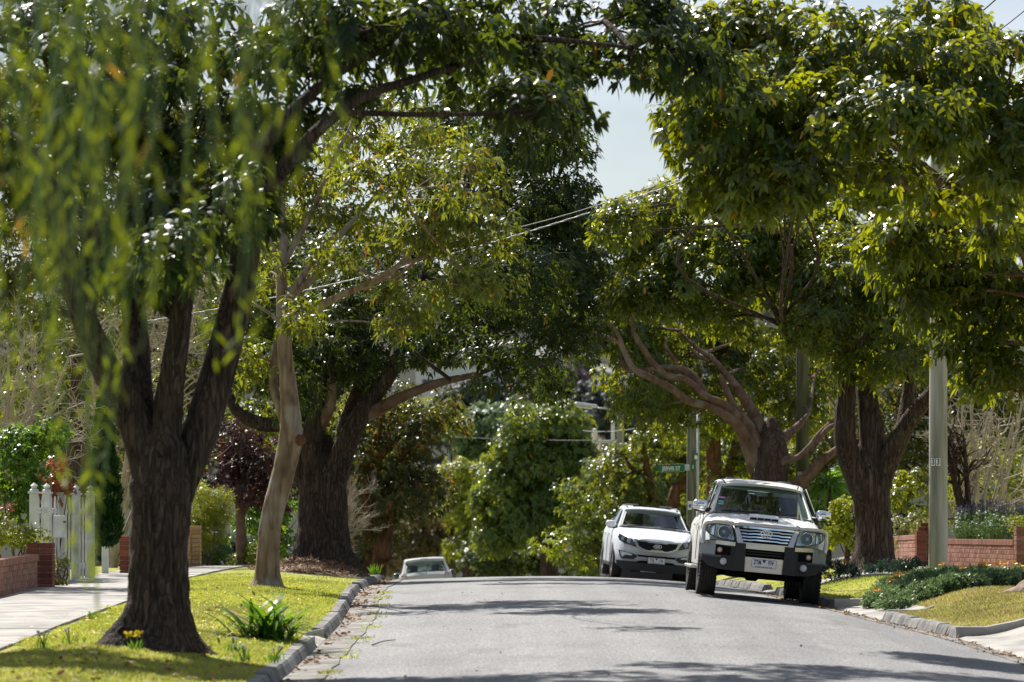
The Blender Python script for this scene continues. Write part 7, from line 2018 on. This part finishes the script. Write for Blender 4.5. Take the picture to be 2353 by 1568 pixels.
# fallen branch on the roots
o = MB().tube(catmull([T(205, 1478, 36.6), T(230, 1485, 36.4), T(260, 1492, 36.3)], 8), [.02, .012], 6).build('fallen_stick', MT['twig_pale'], None, smooth=True)
zz = gz(T(230, 0, 36.4)[0], 36.4); 
for v in o.data.vertices: v.co.z = gz(v.co.x, v.co.y) + .015 + (v.co.z - zat(1485, 36.4)) * .2
tag(o, 'pale stick lying on the roots of the big tree', 'stick')
o = MB().tube(catmull([(-1.55, 42.5, 0), (-1.45, 43.0, 0.01), (-1.32, 43.5, 0)], 8), [.009, .005], 5).build('fallen_twig', MT['twig'], None, smooth=True)
for v in o.data.vertices: v.co.z += float(road_z(v.co.x, v.co.y)) + .015
tag(o, 'thin twig lying on the road beside the gutter', 'stick')
# dandelions and leaf litter
n = 260
D = np.concatenate([RNG.normal(43.5, 1.6, n // 2), RNG.uniform(38.5, 52, n // 2)]); x = np.concatenate([RNG.normal(-4.0, .7, n // 2), RNG.uniform(-5, -2.6, n // 2)])
P = np.stack([x, D, left_z(x, D) + .05], 1)
V, F, tn = rosettes(P, np.tile((0, -.3, 1.), (n, 1)), 6, .018, .014, 0, (80, 6), 0)
tag(leaf_obj('dandelion_flowers', (V, F, np.repeat(tn, 6)), LM['petal_yellow']), 'yellow dandelions dotted through the sunny lawn', 'flowers', kind='stuff')
n = 1300
D = RNG.uniform(35, 80, n); tt = np.abs(RNG.normal(0, .11, n)) + .03
x = KL(D) + tt; z = road_z(x, D) + .022
m = (np.sin(D * 1.3) + RNG.normal(0, .8, n)) > 0
nl = int(m.sum())
V, F = leaves_geo(np.stack([x, D, z], 1)[m], rand_dir(nl) * (1, 1, .25), np.tile((0, 0, 1.), (nl, 1)) + RNG.normal(0, .5, (nl, 3)), RNG.uniform(.05, .10, nl), RNG.uniform(.025, .04, nl), .05)
tag(leaf_obj('leaf_litter', (V, F, np.repeat(RNG.uniform(0, 1, nl), 6)), LM['litter']), 'dry brown leaves drifted along the left gutter', 'litter', kind='stuff')
n = 900
D = RNG.uniform(40, 66, n); tt = np.abs(RNG.normal(0, .14, n)) + .02
x = KR(D) - tt; z = road_z(x, D) + .02
V, F = leaves_geo(np.stack([x, D, z], 1), rand_dir(n) * (1, 1, .25), np.tile((0, 0, 1.), (n, 1)) + RNG.normal(0, .5, (n, 3)), RNG.uniform(.03, .07, n), RNG.uniform(.02, .03, n), .05)
tag(leaf_obj('leaf_litter', (V, F, np.repeat(RNG.uniform(0, 1, n), 6)), LM['litter']), 'dry debris along the right gutter under the ute', 'litter', kind='stuff')
n = 420
D = np.concatenate([RNG.uniform(31, 40, 300), RNG.uniform(40, 62, 120)]); x = RNG.uniform(-4.9, -2.5, n); z = left_z(x, D) + .03
V, F = leaves_geo(np.stack([x, D, z], 1), rand_dir(n) * (1, 1, .25), np.tile((0, 0, 1.), (n, 1)) + RNG.normal(0, .5, (n, 3)), RNG.uniform(.05, .11, n), RNG.uniform(.025, .04, n), .05)
tag(leaf_obj('leaf_litter', (V, F, np.repeat(RNG.uniform(0, 1, n), 6)), LM['litter']), 'dry leaves scattered over the left lawn', 'litter', kind='stuff')
n = 70
D = RNG.uniform(33, 60, n); x = RNG.uniform(-1.5, 4.2, n); z = road_z(x, D) + .012
V, F = leaves_geo(np.stack([x, D, z], 1), rand_dir(n) * (1, 1, .2), np.tile((0, 0, 1.), (n, 1)) + RNG.normal(0, .4, (n, 3)), RNG.uniform(.03, .07, n), RNG.uniform(.015, .03, n), .05)
tag(leaf_obj('leaf_litter', (V, F, np.repeat(RNG.uniform(0, 1, n), 6)), LM['litter']), 'a few dry leaves and gumnuts strewn over the road', 'litter', kind='stuff')
# bare earth mound round the dark tree
c = (-3.75, 72.4); V, F = [], []
for i in range(9):
    for j in range(28):
        r_ = i / 8; a = 2 * PI * j / 28
        px_, py_ = c[0] + r_ * 1.25 * math.cos(a), c[1] + r_ * 4.2 * math.sin(a)
        px_ = min(px_, float(KL(py_)) - .17)
        V.append((px_, py_, gz(px_, py_) + .22 * (1 - r_ * r_) ** 1.3 + .012 * math.sin(i * 5 + j * 3) * (1 - r_) - .004 * (i == 8) * 8))
for i in range(8):
    for j in range(28): F.append((i * 28 + j, i * 28 + (j + 1) % 28, (i + 1) * 28 + (j + 1) % 28, (i + 1) * 28 + j))
MT['mound'] = mat('bare_soil', (0.05, 0.036, 0.024), .95, col2=(.15, .105, .065), scale=4, detail=8, bump=.8, bscale=25, spec=.1)
o = MB().add(V, F).build('earth_mound', MT['mound'], None, smooth=True); o['kind'] = 'structure'
n = 2600
a = RNG.uniform(0, 2 * PI, n); r_ = np.sqrt(RNG.uniform(0, 1, n)); x = c[0] + r_ * 1.2 * np.cos(a); D = c[1] + r_ * 4 * np.sin(a)
x = np.minimum(x, KL(D) - .2); z = left_z(x, D) + .22 * (1 - r_ * r_) ** 1.3 + .01
V, F = leaves_geo(np.stack([x, D, z], 1), rand_dir(n, 0) * (1, 1, .5), np.tile((0, 0, 1.), (n, 1)) + RNG.normal(0, .5, (n, 3)), RNG.uniform(.05, .13, n), RNG.uniform(.01, .035, n), .05)
tag(leaf_obj('leaf_litter', (V, F, np.repeat(RNG.uniform(0, 1, n), 6)), LM['litter']), 'dry leaves and straw on the mound under the dark tree', 'litter', kind='stuff')
bulb_clump('dry_grass_tuft', 'tuft of pale grass at the kerb by the dark tree', T(860, 0, 76)[0] + .0, 76.0, 60, .3)

# ------------------------------------------------------------------ weeping tree close to the camera on the left
wx, wd = -4.1, 16.5
bx = np.array((wx, wd, gz(wx, wd) - .05))
t = tree('weeping_tree', bx, 'weeping tree close by whose blurred leafy strands hang down the left side')
limb('trunk', [bx, bx + (.05, 0, 1.4), bx + (.15, 0, 2.6), bx + (.3, .1, 3.4)], [.22, .19, .17, .14], MT['bark_brown'], t, 24, 16, .06, 3, (.2, .5, .3))
topz = EYE + 2.75
for i, e in enumerate([(-.4, 16.0), (-1.0, 17.2), (-1.6, 15.2), (-2.2, 16.8), (-1.2, 16.2), (.0, 16.8)]):
    limb('limb', [bx + (.3, .1, 3.3), np.array((wx + 1.2, (wd + e[1]) / 2, topz + .5)), np.array((e[0], e[1], topz + .05))], [.09, .06, .02], MT['bark_brown'], t, seed=200 + i)
def strand(ox, oy_end, D, lean=0.0, dens=.85):
    x0 = T(ox, 0, D)[0]; zt = topz + RNG.uniform(-.1, .3); ze = zat(oy_end, D)
    n = max(6, int((zt - ze) / .045 * dens))
    q = np.linspace(0, 1, n)
    ph, am = RNG.uniform(0, 6.28), RNG.uniform(.02, .07)
    P = np.stack([x0 + lean * q + am * np.sin(q * 7 + ph), D + am * np.cos(q * 6 + ph), zt + (ze - zt) * q], 1)
    b = MB().tube(P[::3] if n > 9 else P, [.006, .003], 3, False)
    so = b.build('hanging_strand', MT['stem_green'], t, world=True)
    d = np.stack([RNG.normal(0, .55, n), RNG.normal(0, .55, n), np.full(n, -1.0)], 1)
    keep = (np.sin(q * RNG.uniform(9, 16) + ph) + RNG.normal(0, .5, n)) > -.35
    keep[-4:] = True; d = d[keep]; P = P[keep]; n = int(keep.sum())
    V, F = leaves_geo(P, d, RNG.normal(size=(n, 3)), RNG.uniform(.06, .105, n), RNG.uniform(.011, .019, n), .1)
    tn = np.clip(RNG.normal(.5, .25, n), 0, .92); tn[RNG.random(n) < .01] = 1
    me = npmesh('leaves', V - bx, F, np.repeat(tn, 6))
    lo = link_mesh('leaves', me, LM['willow'], so)
for i in range(34): strand(RNG.uniform(-60, 330), RNG.uniform(330, 1000), RNG.uniform(12.2, 15))
for i in range(26): strand(RNG.uniform(250, 760), RNG.normal(380, 130), RNG.uniform(12.2, 15))
for i in range(9): strand(RNG.normal(205, 28), RNG.uniform(1050, 1420), RNG.uniform(15.5, 16.8), RNG.uniform(-.02, .05))
for i in range(5): strand(RNG.uniform(430, 580), RNG.uniform(560, 830), RNG.uniform(15, 17.5))
for i in range(5): strand(RNG.uniform(0, 160), RNG.uniform(800, 1150), RNG.uniform(15, 17.5))

# ------------------------------------------------------------------ the far hillside
def house(label, ox, D, w, dpt, h, roof_h, wm, rm, oy=None, flat=False):
    x = T(ox, 0, D)[0]; z = float(hill_z(x, D)) if oy is None else zat(oy, D)
    r = empty('hillside_house', (x, D, z), (0, 0, R(RNG.uniform(-14, 14))), label, 'house', 'houses on the far hillside')
    MB().box((0, 0, h / 2 - 2), (w, dpt, h + 4)).build('wall', MT[wm], r)
    rb = MB()
    if flat: rb.box((0, 0, h + .2), (w + .8, dpt + .8, .4))
    else: rb.add([(-w / 2 - .5, -dpt / 2 - .5, h), (w / 2 + .5, -dpt / 2 - .5, h), (w / 2 + .5, dpt / 2 + .5, h), (-w / 2 - .5, dpt / 2 + .5, h), (-w * .22, 0, h + roof_h), (w * .22, 0, h + roof_h)], [(0, 1, 5, 4), (1, 2, 5), (2, 3, 4, 5), (3, 0, 4), (3, 2, 1, 0)])
    rf = rb.build('roof', MT[rm], r)
    MB().box((w * .25, .5, h + roof_h * .7), (.6, .6, 1.6)).build('chimney', MT['brick_red'], rf)
    nw = max(2, int(w / 3))
    for st in range(max(1, int(h / 2.9))):
        for i in range(nw):
            xx = -w / 2 + w * (i + .5) / nw
            wo = MB().box((xx, -dpt / 2 - .03, 1.5 + st * 2.9), (1.3, .08, 1.3)).build('window', MT['window'], r)
            MB().box((xx, -dpt / 2 - .08, .82 + st * 2.9), (1.5, .12, .08)).build('sill', MT['white_wood'], wo)
    return r
house('large white flat roofed house on the far hillside left of centre', 1055, 470, 9, 8, 6.2, .4, 'render_white', 'slate_roof', 915, True)
house('tan house with grey roof in the gap above the street lamp', 1470, 520, 12, 9, 5, 2.5, 'render_tan', 'slate_roof', 985)
house('brown house glimpsed through the right hand crowns', 1690, 560, 13, 9, 6, 3, 'render_tan', 'terracotta', 800)
house('pale house high up the far hillside', 1280, 640, 12, 9, 5.5, 2.6, 'render_white', 'slate_roof', 905)
house('terracotta roofed house low on the far hillside', 1150, 500, 11, 9, 4, 2.6, 'brick_tan', 'terracotta', 1000)
house('grey roofed house half way up the far hillside', 1340, 580, 12, 9, 4.5, 2.6, 'render_tan', 'slate_roof', 940)
def hill_tree(label, ox, oy, D, r_, m):
    c = T(ox, oy, D); bx = c.copy(); bx[2] = float(hill_z(c[0], D)) - .2
    t = tree('hillside_tree', bx, label, group='trees on the far hillside')
    limb('trunk', [bx, (bx + c) / 2, c], [.35, .3, .15], MT['bark_brown'], t, seg=8)
    foliage(t, [(c + RNG.normal(0, .35, 3) * r_, (r_ * .7, r_ * .7, r_ * .55)) for _ in range(5)], LM[m], L=.8, W=.4, sub=1.5, rd=.35, k=7, dens=.8)
for lab, ox, oy, D, r_, m in (('purplish bare crowned tree above the rounded tree', 1250, 905, 480, 5, 'hill_purple'), ('dark tree left of the purplish one on the hillside', 1170, 905, 520, 5, 'hill'), ('dark hillside tree right of the purplish one', 1330, 900, 500, 5, 'hill'), ('hillside tree behind the street lamp', 1400, 950, 470, 4, 'hill'), ('bluish hillside tree beside the white house', 1100, 930, 455, 4, 'hill'), ('pale hillside tree between the insulators', 1440, 960, 440, 3.5, 'hill'), ('hillside tree under the brown house', 1680, 830, 540, 5, 'hill'), ('hillside tree beside the brown house', 1740, 790, 560, 5, 'hill_purple')):
    hill_tree(lab, ox, oy, D, r_, m)
# woodland over the rest of the slope
n = 520
X = RNG.uniform(-330, 330, n); Dd = RNG.uniform(430, 1050, n); rr = RNG.uniform(2.2, 5, n)
wb = [(np.array((x, d, float(hill_z(x, d)) + r * .8)), (r, r, r * .9)) for x, d, r in zip(X, Dd, rr)]
g = crown_geo(wb, L=1.3, W=.8, sub=1.9, rd=.12, k=6, dens=.5)
tag(leaf_obj('hillside_woodland', g, LM['hill']), 'dark haze tinted woodland covering the far hillside', 'woodland', kind='stuff')
